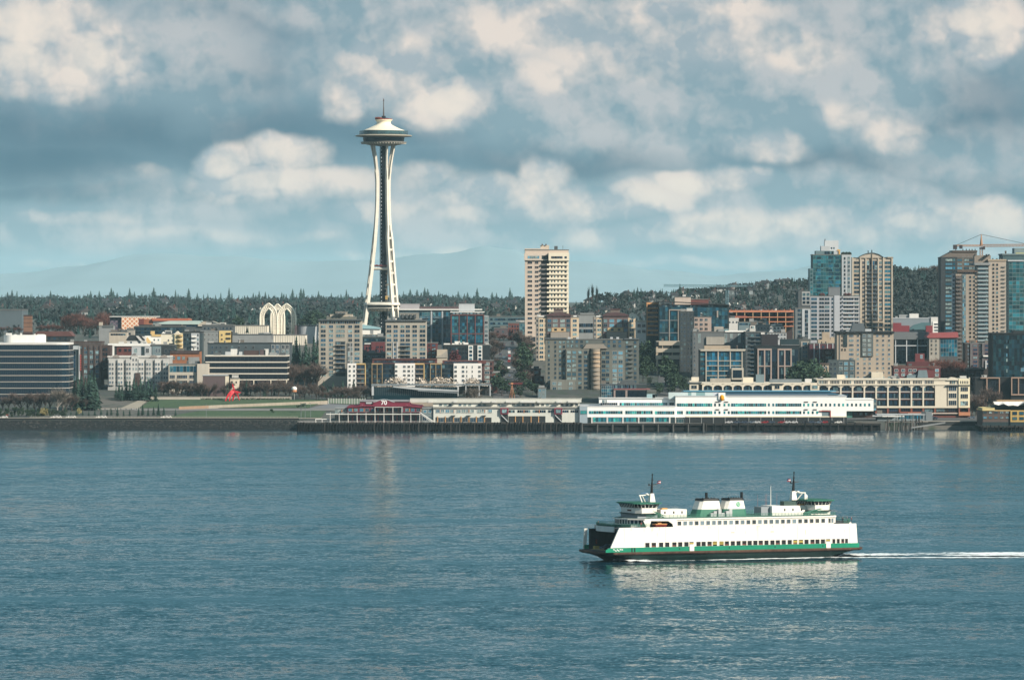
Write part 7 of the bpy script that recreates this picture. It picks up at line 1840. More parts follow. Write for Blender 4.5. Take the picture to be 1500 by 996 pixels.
for i in range(62):
    house(rnd.uniform(815, 1185), rnd.uniform(5150, 5930), 'small house among the trees on the hillside behind the city', 'houses on the hillside', rnd.uniform(0.65, 1.0))
for px in (862, 1000, 1048, 1077, 1119, 1143, 1151, 920, 952): house(px, 5900 + rnd.uniform(-20, 30), 'house on the skyline of the hill behind the city', 'houses on the hill skyline', 1.0)
for i in range(46):
    house(rnd.uniform(0, 760), rnd.uniform(5600, 8200), 'small pale house in the forest of the far ridge', 'houses in the ridge forest', rnd.uniform(1.1, 1.6))
for p, h_ in zip(range(8), HP):
    if p not in used: bpy.data.objects.remove(h_)

# ================================================================== park and shore, left
def sheet(name, d0, d1, pa, pb, mat_, off, kind='structure', n=14):
    """strip of ground cover laid on the terrain between two distances; pa/pb: left and right edge at each distance"""
    Dl = [d0] + [d for d in Ds if d0 < d < d1] + [d1]; vs = []; fs = []
    for D in Dl:
        t = (D - d0) / (d1 - d0); a = pa[0] + (pa[1]-pa[0])*t; c = pb[0] + (pb[1]-pb[0])*t
        for i in range(n+1):
            px = a + (c-a)*i/n; vs.append((X(px, D), D, height(px, D) + off))
    for j in range(len(Dl)-1):
        for i in range(n): fs.append((j*(n+1)+i, j*(n+1)+i+1, (j+1)*(n+1)+i+1, (j+1)*(n+1)+i))
    b = MB(); b.add(vs, fs, 0, True); return b.build(name, mat_, kind=kind)
def grassmat():
    m, gg, b, _ = newmat('grass_lawn'); geo = gg.new('ShaderNodeNewGeometry')
    n = gg.noise(geo.outputs['Position'], 0.25, 5, 0.65)
    gg.l.new(gg.mix(gg.ss(n, 0.35, 0.65), (0.024, 0.056, 0.022, 1), (0.050, 0.088, 0.032, 1)), b.inputs['Base Color']); b.inputs['Roughness'].default_value = 0.95; return m
GR = grassmat()
sheet('shore_bank', 3212, 3242.6, (-1800, -1800), (560, 560), paint((20, 25, 26), 0.35, 0.95, 0.8, 0, 0.4), 0.2, n=60)
sheet('upper_lawn', 3338, 3402, (204, 222), (452, 482), GR, 0.25)
sheet('lower_lawn', 3264, 3316, (238, 292), (470, 478), GR, 0.22)
sheet('lawn_bank', 3374, 3402, (484, 486), (536, 540), GR, 0.28)
PV = paint((132, 128, 122), 0.12); TAN = paint((172, 156, 132), 0.14)
sheet('path', 3318, 3336, (196, 200), (500, 505), PV, 0.2)
sheet('gravel_path', 3336, 3404, (176, 206), (203, 218), TAN, 0.2)
sheet('promenade', 3249, 3262, (40, 40), (472, 472), TAN, 0.14)
sheet('plaza', 3336, 3372, (452, 482), (560, 560), paint((120, 122, 126), 0.1), 0.2)
sheet('terrace', 3374, 3402, (545, 545), (722, 722), paint((176, 152, 128), 0.12), 0.2)
# retaining wall of tall panels climbing beside the lawn
rw = empty('retaining_wall', (X(375, 3345), 3345, 9), 'tan panelled retaining wall slanting up between the two lawns', 'retaining wall')
n = 40
for i in range(n):
    pa, pb_ = 262 + 218*i/n, 262 + 218*(i+1)/n; Da, Db = 3326 + 46*i/n, 3326 + 46*(i+1)/n
    a = Vector((X(pa, Da), Da, height(pa, Da))); c = Vector((X(pb_, Db), Db, height(pb_, Db))); c = a.lerp(c, 0.97)
    q = MB(); up = Vector((0, 0, 2.0)); bk = Vector((0, 0.4, 0)); dn = Vector((0, 0, -1))
    o = Vector(rw.location)
    P_ = [a+dn, c+dn, c+up, a+up]; P_ = [p - o for p in P_] + [p + bk - o for p in P_]
    q.add(P_, [(0,1,2,3), (3,2,6,7), (1,5,6,2), (0,3,7,4), (5,4,7,6)]); q.build('panel', TAN if i > 7 else paint((170, 128, 92), 0.12), rw)
def longwall(label, p0, p1, D, z0, z1, mat_, name='park_wall', cat='wall', posts=0):
    k = D/F; w = (p1-p0)*k/2; root = empty(name, (X((p0+p1)/2, D), D, z0), label, cat)
    MB().box(-w, w, 0, 0.5, -1.5, z1-z0).build('wall_face', mat_, root); MB().box(-w-0.1, w+0.1, -0.15, 0.65, z1-z0, z1-z0+0.25).build('coping', C['concrete'], root)
    for i in range(posts): MB().box(-0.25, 0.25, -0.2, 0, 0, z1-z0).build('post', C['dgrey'], root, (-w + 2*w*(i+0.5)/posts, 0, 0))
longwall('long pale wall at the back of the upper lawn', 213, 428, 3406, 14.4, 16.2, paint((186, 174, 154), 0.12))
longwall('low pale concrete wall behind the little conifers', 96, 204, 3328, 8.6, 10.6, paint((176, 172, 168), 0.12), posts=14)
longwall('dark waterfront seawall below the lawns', -80, 438, 3245, 3.6, 6.5, paint((22, 30, 34), 0.25), 'seawall', 'seawall')
longwall('tan wall with a sloping end under the glass pavilion', 600, 722, 3372, 11, 13.6, paint((170, 150, 126), 0.12))
hd = MB(); k = 3400/F; r_ = random.Random(4)
for i in range(900):
    x = r_.uniform(-1, 1)*66*k; c = Vector((x, r_.uniform(-0.6, 0.6), r_.uniform(0, 1.1))); u = Vector((r_.gauss(0,1), r_.gauss(0,1), r_.gauss(0,1))).normalized()*0.35; v = u.cross(Vector((r_.gauss(0,1), r_.gauss(0,1), 0.3))).normalized()*0.3
    hd.add([c-u, c+v, c+u, c-v], [(0,1,2,3)])
tag(hd.build('hedge', M_BROAD, None, (X(360, 3402), 3402, height(360, 3402))), 'low dark hedge at the back edge of the upper lawn', 'hedge')
railing('pale railing along the seawall promenade below the lawns', 44, 436, 3250, 6.35, 1.1, 2.0, (186, 178, 160))
fr = empty('fence', (X(508, 3376), 3376, height(508, 3376)), 'greenish mesh fence with pale posts left of the plum pier roof', 'fence')
w = 27*3376/F; MB().box(-w, w, 0, 0.08, 0.2, 3.4).build('mesh_panel', paint((116, 140, 116), 0.1), fr)
for i in range(15): MB().box(-0.16, 0.16, -0.15, 0.1, 0, 3.7).build('post', C['offwhite'], fr, (-w + 2*w*i/14, 0, 0))
# shore rocks
rk = MB(); r_ = random.Random(12)
for i in range(2600):
    px = r_.uniform(-40, 470); D = r_.uniform(3214, 3243); s_ = r_.uniform(0.25, 0.75); z = height(px, D) if D > 3222 else max(-0.8, height(px, D)); x = X(px, D)
    ps = [(x + s_*r_.uniform(0.6,1.3)*dx, D + s_*r_.uniform(0.6,1.3)*dy, z + 0.2 + s_*r_.uniform(0.4,1)*dz) for dx, dy, dz in ((1,0,0),(-1,0,0),(0,1,0),(0,-1,0),(0,0,1),(0,0,-1))]
    rk.add(ps, [(0,2,4),(2,1,4),(1,3,4),(3,0,4),(2,0,5),(1,2,5),(3,1,5),(0,3,5)])
rkm, gg, bb_, _ = newmat('shore_rock'); geo = gg.new('ShaderNodeNewGeometry'); spz = gg.new('ShaderNodeSeparateXYZ'); gg.l.new(geo.outputs['Position'], spz.inputs[0])
rc = gg.mix(geo.outputs['Random Per Island'], (0.010, 0.013, 0.013, 1), (0.052, 0.048, 0.042, 1)); wet = gg.ss(gg.m('ADD', spz.outputs[2], gg.m('MULTIPLY', gg.noise(geo.outputs['Position'], 0.2, 3), 1.6)), 1.0, 3.2, 0.0, 1.0)
gg.l.new(gg.mix(wet, (0.007, 0.012, 0.012, 1), rc), bb_.inputs['Base Color']); bb_.inputs['Roughness'].default_value = 0.85
rk.build('shore_rocks', rkm, kind='stuff')

# red sculpture
sc_ = MB(); k = 3392/F
def fin(pts, wd, th=0.35):
    """curved steel plate along pts (x,y,z in photo pixels), width wd at each point"""
    V_ = [Vector((p[0]*k, p[1]*k, p[2]*k)) for p in pts]; n = len(V_); ring = []
    for i, p in enumerate(V_):
        d = (V_[min(n-1, i+1)] - V_[max(0, i-1)]).normalized(); s_ = Vector((0, 1, 0)).cross(d).normalized() * wd[i] * k; t = Vector((0, th, 0))
        ring.append([p - s_ - t, p + s_ - t, p + s_ + t, p - s_ + t])
    for a, c in zip(ring, ring[1:]):
        for i in range(4): sc_.quad(a[i], a[(i+1)%4], c[(i+1)%4], c[i])
    sc_.quad(*ring[0]); sc_.quad(*ring[-1])
fin([(-10.5, -3, 0), (-9, -3, 4), (-6.5, -2.5, 8.5), (-3, -1.5, 12.5), (0.5, 0, 15.5), (2, 0, 16)], [0.9, 1.1, 1.5, 1.9, 1.6, 0.8])
fin([(-4.6, -5, 0), (-3.8, -5, 5), (-2, -3, 9.5), (1, -1, 13), (2, 0, 14.6)], [0.7, 1.0, 1.4, 1.6, 0.8])
fin([(-0.6, 3, 0), (0.6, 3, 5), (2, 2, 9), (3, 0, 12.5)], [0.7, 1.1, 1.3, 0.8], 0.3)
fin([(9.8, 2, 1), (8.4, 1.5, 5), (7.2, 1, 9), (6, 0, 11.8)], [0.5, 0.8, 1.0, 0.6], 0.3)
fin([(2, -0.5, 14), (5, -0.5, 13.6), (8.5, 0, 12.8), (12, 0, 12)], [1.1, 1.3, 1.0, 0.3])
fin([(3, 0.4, 12), (5.5, 0.4, 11.4), (8, 0.4, 11.6)], [0.8, 1.0, 0.4])
fin([(2.4, 0, 14), (1.6, 0, 18), (0.2, 0, 22), (-0.6, 0, 25.4)], [0.9, 1.2, 1.0, 0.25])
tag(sc_.build('sculpture', paint((206, 40, 52), 0.08, 0.45, 0.83), None, (X(341, 3392), 3392, height(341, 3392) + 0.2)), 'red abstract steel sculpture with curved legs on the upper lawn', 'sculpture')

# street with traffic, park road vehicles
ASP = paint((92, 92, 92), 0.15, 0.9)
sheet('street', 3425, 4180, (722, 726), (762, 756), ASP, 0.3)
sheet('cross_street', 3640, 3668, (700, 700), (790, 790), paint((132, 128, 122), 0.1), 0.36); sheet('waterfront_road', 3266, 3330, (640, 640), (1500, 1500), ASP, 0.12)
sheet('side_street', 3420, 3640, (962, 966), (1000, 985), ASP, 0.3)
tyre = paint((20, 20, 22), 0.1); lampr = paint((196, 30, 34), 0.05, 0.3)
def car_proto(c, van=False, seed=0):
    root = empty('van' if van else 'car', (0, -9000, 0), '', 'van' if van else 'car'); L, W_, H = (5.6, 2.1, 2.5) if van else (4.5, 1.85, 1.5)
    pm = paint(c, 0.03, 0.3, 0.8, 0.0, 0.5, 0.5); b = MB()
    prof = [(-L/2, 0.35), (L/2, 0.35), (L/2, 1.1), (L/2-0.7, 1.25), (L/2-1.3, H), (-L/2+0.05, H), (-L/2, H-0.2)] if van else [(-L/2, 0.3), (L/2, 0.3), (L/2, 0.8), (L/2-1.2, 0.95), (L/2-1.9, H), (-L/2+0.8, H), (-L/2+0.1, 0.95), (-L/2, 0.85)]
    b.yzprism(prof, -W_/2, W_/2); b.build('body', pm, root)
    MB().box(-W_/2-0.02, W_/2+0.02, -L/2+1.0, L/2-1.95, H-0.55, H-0.12).build('side_window', GL_BLACK, root); MB().box(-W_/2+0.15, W_/2-0.15, -L/2+(-0.03 if van else 0.25), -L/2+0.5, H-0.7, H-0.2).build('rear_window', GL_BLACK, root)
    for sx in (-1, 1):
        MB().box(-0.16, 0.16, -0.04, 0.04, -0.12, 0.12).build('tail_light', lampr, root, (sx*(W_/2-0.2), -L/2-0.02, 0.8))
        for sy in (-1, 1): MB().tube((-0.1, 0, 0), (0.1, 0, 0), 0.34, n=12).build('wheel', tyre, root, (sx*(W_/2-0.05), sy*L*0.31, 0.34))
    return root
CP = [car_proto(c) for c in ((200, 200, 200), (40, 44, 50), (150, 36, 40), (96, 110, 124), (224, 222, 216), (60, 74, 92))]; first = set()
def car(src, px, D, rz, label, group, z=None):
    loc = (X(px, D), D, (height(px, D) if z is None else z) + 0.36)
    if src.name not in first: first.add(src.name); src.location = loc; src.rotation_euler = (0, 0, rz); src['label'] = label; src['group'] = group; return src
    return copy_thing(src, loc, rz, None, label, group)
CL = ('silver car on the climbing street', 'black car on the climbing street', 'red car on the climbing street', 'blue grey car on the climbing street', 'white car on the climbing street', 'dark blue car on the climbing street')
for i in range(26):
    j = rnd.randrange(6); D = 3470 + i*25 + rnd.uniform(-6, 6); car(CP[j], rnd.choice((733.5, 738, 746, 751)) + rnd.uniform(-0.5, 0.5), D, 0.0 if rnd.random() < 0.6 else pi, CL[j], 'cars on the climbing street: ' + CL[j].split(' car')[0])
CW = [s.replace('climbing street', 'waterfront road behind the piers') for s in CL]
for i in range(20):
    j = rnd.randrange(6); car(CP[j], rnd.choice((rnd.uniform(960, 1000), rnd.uniform(1285, 1435))), rnd.uniform(3270, 3300), pi/2 + rnd.choice((0, pi)), CW[j], 'cars on the waterfront road: ' + CW[j].split(' car')[0])
for px in (6, 80, 85, 102, 106, 146, 151, 241, 246): car(CP[4], px, 3256, pi/2, 'white car parked on the seawall promenade', 'white cars on the promenade', 5.95)
CD = [s.replace('on the climbing street', 'parked on the deck before the long white terminal') for s in CL]
for i in range(16):
    j = rnd.randrange(6); car(CP[j], 1066 + i*11 + rnd.uniform(-3, 3), 3202.5, pi/2, CD[j], 'cars on the terminal deck: ' + CD[j].split(' car')[0], 4.1)
for s_ in CP:
    if s_.name not in first: bpy.data.objects.remove(s_)
# small waterside things
lb = empty('dome_lantern', (X(431, 3405), 3405, height(431, 3405)), 'white dome with an orange rim on a post among the bare trees', 'dome'); k = 3405/F
MB().lathe([(0.02, 4.6), (1.2, 4.3), (1.75, 3.4), (1.6, 2.5)], 18, 0, 0).build('dome', C['white'], lb, (0, 0, 3.6)); MB().lathe([(1.7, 0), (1.5, 1.4)], 18).build('rim', C['orange'], lb, (0, 0, 4.8)); MB().tube((0, 0, -0.5), (0, 0, 5), 0.3).build('post', C['grey'], lb)
for px, zt in ((302, 8.5), (441, 9), (447, 9), (455, 9)):
    D = 3252; lp = empty('lamp_post', (X(px, D), D, 6.3), 'slim grey lamp post on the seawall promenade', 'lamp post', 'lamp posts on the promenade'); MB().tube((0,0,0), (0,0,zt), 0.14, 0.09, 6).build('pole', C['steel'], lp); MB().box(-0.9, 0.1, -0.2, 0.2, zt, zt+0.2).build('lamp_head', C['dgrey'], lp)
tr = empty('dark_pine', (X(441, 3300), 3300, height(441, 3300)), 'wide flat topped dark tree on the path left of the plum pier', 'tree'); MB().tube((0,0,-0.3), (0,0,5), 0.25, 0.15).build('trunk', M_BARK, tr); o = broad_bm(77, 300, 0.55, 0.35, 0.06).build('crown', M_BROAD, tr, (0, 0, 1.5)); o.scale = (7, 6, 5)
bm_ = empty('orange_boom', (X(750, 3390), 3390, height(750, 3390)), 'orange boom lift mast with a red arm at the street foot', 'boom lift'); b = MB(); zt = Z(562, 3390) - height(750, 3390)
b.tube((0,0,0), (0,0,zt), 0.22, 0.16, 6); b.tube((0,0,zt), (-2.4,0,0), 0.12, n=4); b.tube((0,0,zt), (2.6,0,0), 0.12, n=4); b.build('mast', C['orange'], bm_); MB().tube((-2, 0, 0), (6.6, 0, 0.1), 0.3, 0.2, 6).build('arm', paint((196, 44, 60), 0.1), bm_, (0, 0, zt)); MB().box(-0.8, 0.8, -0.8, 0.8, 0, 1.0).build('joint', C['orange'], bm_, (0, 0, zt-0.4))
# ================================================================== the ferry
PHI = radians(24.0); FW = 11.5; cP, sP = cos(PHI), sin(PHI)
FY = 1645.0 + FW * cP; FX = X(1081, 1645) - FW * sP
ferry = empty('ferry', (FX, FY, 0), 'white and green double ended car ferry under way on the bay', 'ferry', None, PHI)
def fl(px, ly=-FW):                     # photo column -> length along the ship, at width ly
    a = (px - 750.0) / F
    return (a * (FY + ly * cP) - FX + ly * sP) / (cP - a * sP)
def fzz(py, lx, ly=-FW):                # photo row -> height, at that place
    return CH - (py - HY) * (FY + lx * sP + ly * cP) / F
FWH = paint((244, 239, 229), 0.10, 0.55, 0.86, 0, 0.35); FGR = paint((0, 138, 106), 0.16, 0.45, 0.8); FDG = paint((20, 70, 58), 0.3, 0.6); FBR = paint((96, 72, 60), 0.45, 0.85, 0.8, 0, 0.5); FBK = paint((22, 26, 30), 0.15, 0.5); FSHD = paint((150, 160, 168), 0.06, 0.5); FDK = paint((70, 78, 80), 0.12, 0.8)  # the grey paints shade onto white deck house faces
RAILG = paint((60, 150, 116), 0.06, 0.5)
def outline(L, W_, e, n=7, blunt=0.42):
    """plan of the ship: straight sides, rounded blunt ends"""
    pts = []
    for sx, y0, y1 in ((1, -1, 1), (-1, 1, -1)):
        for i in range(n + 1):
            t = y0 + (y1 - y0) * i / n
            pts.append((sx * (L - e * abs(t) ** 2.4), W_ * t))
    return pts
LH = 41.5
b = MB()
lv = [(-1.5, 34.0, 8.8, 10), (0.0, 38.4, 10.6, 8), (1.2, 40.2, 11.3, 5.5), (2.35, 43.6, 11.8, 3.2)]
rings = [outline(l, w, e) for z, l, w, e in lv]
for (z0, *_), (z1, *_), r0, r1 in zip(lv, lv[1:], rings, rings[1:]): b.prism(r0, z0, z1, 0 if z0 < 0 else 1, r1, False)
b.build('hull', [FBK, paint((14, 42, 40), 0.45, 0.6, 0.9, 0, 0.12)], ferry)
b = MB(); R0 = outline(44.0, 12.1, 2.8); R1 = outline(44.7, 12.4, 2.8); b.prism(R0, 2.2, 2.5, 0, R1); b.prism(R1, 2.5, 3.0); b.build('rub_rail', FBR, ferry)
MB().prism(outline(43.4, 11.6, 3.0), 2.95, 3.12).build('car_deck', paint((64, 62, 62), 0.2), ferry)
SA, SB = fl(896), fl(1256)              # side plating from bow end to stern end
TA, TB = fl(909), fl(1254)
for sy in (-1, 1):
    y0, y1 = (-11.62, -11.3) if sy < 0 else (11.3, 11.62)
    b = MB(); b.xzprism([(SA - 2.0, 3.0), (SB + 0.6, 3.0), (SB + 0.5, 4.35), (SA - 0.6, 4.35), (SA - 2.0, 3.7)] if sy < 0 else [(SA + 1.5, 3.0), (SB + 0.6, 3.0), (SB + 0.5, 4.35), (SA + 1.5, 4.35)], y0 - 0.03, y1 + 0.03); st_ = b.build('green_stripe', FGR, ferry)
    b = MB(); b.xzprism([(SA, 4.35), (SB, 4.35), (TB, 10.3), (TA, 10.3)] if sy < 0 else [(SA + 5, 4.35), (SB, 4.35), (TB, 10.3), (SA + 5, 10.3)], y0, y1); sd = b.build('side_plating', FWH, ferry)
    if sy < 0:
        near = st_; nside = sd
MB().xzprism([(SA-0.5, 4.3), (SA+0.2, 4.3), (TA+0.2, 10.3), (TA-0.5, 10.3)], -11.75, -11.2).build('end_frame', FWH, ferry); MB().xzprism([(SA+1.2, 3.1), (SA+2.2, 3.1), (SA+2.6, 9.3), (SA+1.6, 9.3)], 11.4, 11.75).build('end_frame', FWH, ferry)
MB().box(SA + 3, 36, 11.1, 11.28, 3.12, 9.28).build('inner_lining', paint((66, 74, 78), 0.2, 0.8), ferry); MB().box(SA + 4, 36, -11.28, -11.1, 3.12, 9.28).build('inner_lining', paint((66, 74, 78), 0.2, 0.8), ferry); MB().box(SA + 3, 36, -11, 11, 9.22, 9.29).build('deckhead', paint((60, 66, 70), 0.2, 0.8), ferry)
# car deck openings on the near side, shaded inside painted as dark panels
cw = [948, 957.4, 968, 977, 987.4, 996, 1005, 1012.6, 1022.7, 1030.3, 1039, 1046.8, 1056.5, 1064.4, 1073, 1081.4, 1089.8, 1097.8, 1106, 1114, 1122.3, 1131, 1139, 1147.7, 1156.4, 1164.5, 1172.9, 1181, 1189.7, 1197, 1205, 1212.7, 1221, 1227.5, 1234, 1239.5]
yel = {1012.6, 1056.5, 1046.8, 1164.5, 1172.9, 1212.7}
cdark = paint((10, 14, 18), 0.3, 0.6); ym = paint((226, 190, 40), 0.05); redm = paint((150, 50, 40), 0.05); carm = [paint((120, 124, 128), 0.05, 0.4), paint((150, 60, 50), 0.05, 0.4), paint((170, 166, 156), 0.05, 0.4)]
for i, px in enumerate(cw):
    x = fl(px); w = 0.72 if px < 1215 else 0.5
    zc = fzz(796.6 - (px - 948) * 0.0, x); zc = 5.05
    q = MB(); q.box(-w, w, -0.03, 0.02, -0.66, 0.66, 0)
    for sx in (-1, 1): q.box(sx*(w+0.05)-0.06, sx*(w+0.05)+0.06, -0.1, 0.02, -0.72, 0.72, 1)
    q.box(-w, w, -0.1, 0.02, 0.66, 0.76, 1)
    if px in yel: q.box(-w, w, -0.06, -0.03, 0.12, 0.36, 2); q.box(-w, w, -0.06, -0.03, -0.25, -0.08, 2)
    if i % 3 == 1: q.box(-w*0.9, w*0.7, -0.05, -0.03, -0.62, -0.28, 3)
    q.build('car_deck_shade_panel', [cdark, FWH, ym, carm[i % 3]], ferry, (x, -11.63, zc))
for px in (1013, 1213): x = fl(px); MB().box(-0.75, 0.75, -0.14, 0, 3.0, 5.0).build('side_door', FWH, ferry, (x, -11.66, 0))
for px in (925.5, 929.5): MB().box(-0.14, 0.14, -0.16, 0, 3.05, 4.3).build('fender_strip', FDG, ferry, (fl(px), -11.66, 0))
for px in (995, 1068, 1135, 1205): MB().lathe([(0.02, 0), (0.22, 0)], 12).build('hawse_hole', FBK, ferry, (fl(px), -11.68, 3.7)).rotation_euler = (radians(90), 0, 0)
nm = MB()                               # worn white name letters, too faded to read
for i, (dx, dz, w, h, rt) in enumerate(((0, 0.2, 0.55, 0.28, -0.4), (0.6, -0.15, 0.5, 0.28, -0.6), (1.1, 0.15, 0.28, 0.5, 0), (1.55, -0.15, 0.55, 0.27, -0.5), (2.15, 0.2, 0.55, 0.28, -0.4), (2.75, 0.15, 0.45, 0.28, -0.5))):
    q = [Vector((dx + (u*w*cos(rt) - v*h*sin(rt)) , 0, dz + (u*w*sin(rt) + v*h*cos(rt)))) for u, v in ((-.5,-.5),(.5,-.5),(.5,.5),(-.5,.5))]; nm.add(q, [(0,1,2,3)])
nm.build('name_lettering', paint((236, 236, 230), 0.1), near, (fl(899), -11.72, 3.65))
for px in (915, 975, 1052, 1110, 1168): MB().box(-0.05, 0.05, -0.02, 0, 5.9, 10.2).build('plate_seam', paint((206, 198, 184), 0.1), nside, (fl(px), -11.63, 0))
for px in (1073, 1131): MB().box(-0.6, 0.6, -0.02, 0, 8.1, 8.5).build('faded_patch', paint((216, 206, 188), 0.1), nside, (fl(px), -11.63, 0))
rs_ = MB(); r_ = random.Random(31)
for i in range(46):                     # thin rust runs below the scuppers and windows
    x = r_.uniform(SA + 3, SB - 2); z = r_.choice((10.2, 10.15, 5.9, 8.6)); L = r_.uniform(0.4, 1.6); w = r_.uniform(0.03, 0.08)
    if z < 6: L = min(L, 0.2)
    rs_.add([(x - w, 0, z), (x + w, 0, z), (x + w*0.3, 0, z - L), (x - w*0.3, 0, z - L)], [(0,1,2,3)])
rs_.build('rust_streaks', paint((188, 150, 112), 0.2, 0.8, 0.8), nside, (0, -11.635, 0))
# deck house that carries the passenger deck
UD = outline(40.0, 11.75, 4.0, 9)
MB().prism(outline(39.8, 11.25, 4.2, 9), 9.3, 9.9).build('passenger_deck', FDK, ferry)
def ring_wall(name, pts, z0, z1, m, t=0.2, sel=None):
    b = MB(); n = len(pts)
    for i in range(n):
        j = (i + 1) % n; a = Vector((pts[i][0], pts[i][1], 0)); c = Vector((pts[j][0], pts[j][1], 0))
        if sel and not sel((a + c) / 2): continue
        nrm = (c - a).cross(Vector((0,0,1))).normalized() * t
        b.add([a + Vector((0,0,z0)), c + Vector((0,0,z0)), c + Vector((0,0,z1)), a + Vector((0,0,z1)), a - nrm + Vector((0,0,z0)), c - nrm + Vector((0,0,z0)), c - nrm + Vector((0,0,z1)), a - nrm + Vector((0,0,z1))], [(0,1,2,3), (5,4,7,6), (3,2,6,7), (1,0,4,5)])
    return b.build(name, m, ferry)
ring_wall('bow_bulwark', UD, 8.8, 10.45, FWH, 0.2, lambda p: p.x < TA + 0.5)
ring_wall('stern_bulwark', outline(42.3, 11.7, 4.5, 9), 4.35, 10.6, FWH, 0.2, lambda p: p.x > 37.5)
def rail(pts, z, h=1.05, m=None, name='railing', step=1.1, panel=False, parent=None):
    b = MB()
    for a, c in zip(pts, pts[1:]):
        a = Vector((a[0], a[1], z)); c = Vector((c[0], c[1], z)); L = (c - a).length; n = max(1, int(L / step))
        for hh in (h, h*0.62, h*0.3): b.tube(a + Vector((0,0,hh)), c + Vector((0,0,hh)), 0.055, n=4)
        for i in range(n + 1): p = a.lerp(c, i/n); b.tube(p, p + Vector((0,0,h)), 0.05, n=4)
    return b.build(name, m or RAILG, parent or ferry)
bow = [p for p in UD if p[0] < 0]; bow = sorted(bow, key=lambda p: p[1])
rail([(-29.5, -11.6)] + [(p[0]+0.1, p[1]*0.99) for p in bow] + [(-29.5, 11.6)], 10.4, 1.0)
b = MB(); 
for a, c in zip(bow, bow[1:]): b.quad((a[0]+0.2, a[1]*0.98, 10.4), (c[0]+0.2, c[1]*0.98, 10.4), (c[0]+0.2, c[1]*0.98, 11.2), (a[0]+0.2, a[1]*0.98, 11.2))
b.build('rail_netting', paint((44, 110, 92), 0.1), ferry)
CX0 = fl(990, -11.2); CX1 = fl(1221, -11.2); AX = fl(1229, -11.2)
b = MB(); b.box(CX0, CX1, -11.2, 11.2, 9.9, 12.55); b.build('passenger_cabin', FWH, ferry)
b = MB(); b.prism([(CX1, -11.2), (AX-1.2, -10.4), (AX+1.0, -7), (AX+1.6, 0), (AX+1.0, 7), (AX-1.2, 10.4), (CX1, 11.2)], 9.9, 12.4); b.build('cabin_stern_end', FWH, ferry)
b = MB(); b.prism([(CX0, -8.6), (CX0, 8.6), (-30.5, 8.2), (-33.2, 5.5), (-34.2, 0), (-33.2, -5.5), (-30.5, -8.2)], 9.9, 12.4); b.build('cabin_front', FWH, ferry)
b = MB(); b.prism([(CX0-9.6, -9.6), (CX0+0.3, -11.5), (CX1+0.8, -11.5), (AX-0.4, -10.2), (AX+1.8, 0), (AX-0.4, 10.2), (CX1+0.8, 11.5), (CX0+0.3, 11.5), (CX0-9.6, 9.6), (-34.0, 5.5), (-34.8, 0), (-34.0, -5.5)], 12.4, 12.8); b.build('sun_deck', FWH, ferry)
b = MB(); b.prism([(CX0-9.2, -9.2), (CX0+0.6, -11.0), (CX1, -11.0), (AX-0.8, -9.6), (AX+1.2, 0), (AX-0.8, 9.6), (CX1, 11.0), (CX0+0.6, 11.0), (CX0-9.2, 9.2), (-33.4, 5.5), (-34.2, 0), (-33.4, -5.5)], 12.8, 12.86); b.build('deck_covering', paint((70, 120, 104), 0.15, 0.8), ferry)
pw = MB(); pw.box(-0.62, 0.62, -0.05, 0.02, -0.6, 0.6, 0)
for sx in (-1, 1): pw.box(sx*0.66-0.05, sx*0.66+0.05, -0.1, 0.02, -0.7, 0.7, 1)
pw.box(-0.66, 0.66, -0.1, 0.02, 0.6, 0.7, 1); pw.box(-0.66, 0.66, -0.14, 0.02, -0.7, -0.6, 1)
pwm = pw.mesh('window', [glass((46, 54, 58), (96, 100, 98), 0.1, 0.3, 'cabin_glass'), FWH])
for i in range(26):
    px = 995.1 + 8.42 * i
    if px > 1210: break
    link(pwm, 'window', ferry, (fl(px, -11.2), -11.22, 11.32))
for px in (1215, 1219.2): o = link(pwm, 'window', ferry, (fl(px, -11.2), -11.22, 11.32)); o.scale = (0.55, 1, 1.1)
for i in range(24): link(pwm, 'window', ferry, (CX0 + 1.5 + i*2.3, 11.22, 11.32)).rotation_euler = (0, 0, pi)
# slanting front windows
fwm = MB().box(-0.38, 0.38, -0.06, 0.02, -0.64, 0.64).mesh('front_window', GL_DARK)
fpts = [(CX0-0.5, -8.6), (-30.5, -8.2), (-33.2, -5.5), (-34.2, 0), (-33.2, 5.5)]
for a, c in zip(fpts, fpts[1:]):
    a = Vector((a[0], a[1], 11.7)); c = Vector((c[0], c[1], 11.7)); L = (c-a).length; n = max(2, int(L/1.15)); d = (a - c).normalized()
    for i in range(n):
        o = link(fwm, 'front_window', ferry, a.lerp(c, (i+0.5)/n) + Vector((d.y, -d.x, 0))*0.03); o.rotation_euler = (0, 0, atan2(d.y, d.x))
for px in (939.5, 944): MB().box(-0.28, 0.28, -0.08, 0.02, -0.6, 0.6).build('red_locker', paint((190, 40, 60), 0.05), ferry, (fl(px, -8.6), -8.66, 11.0))
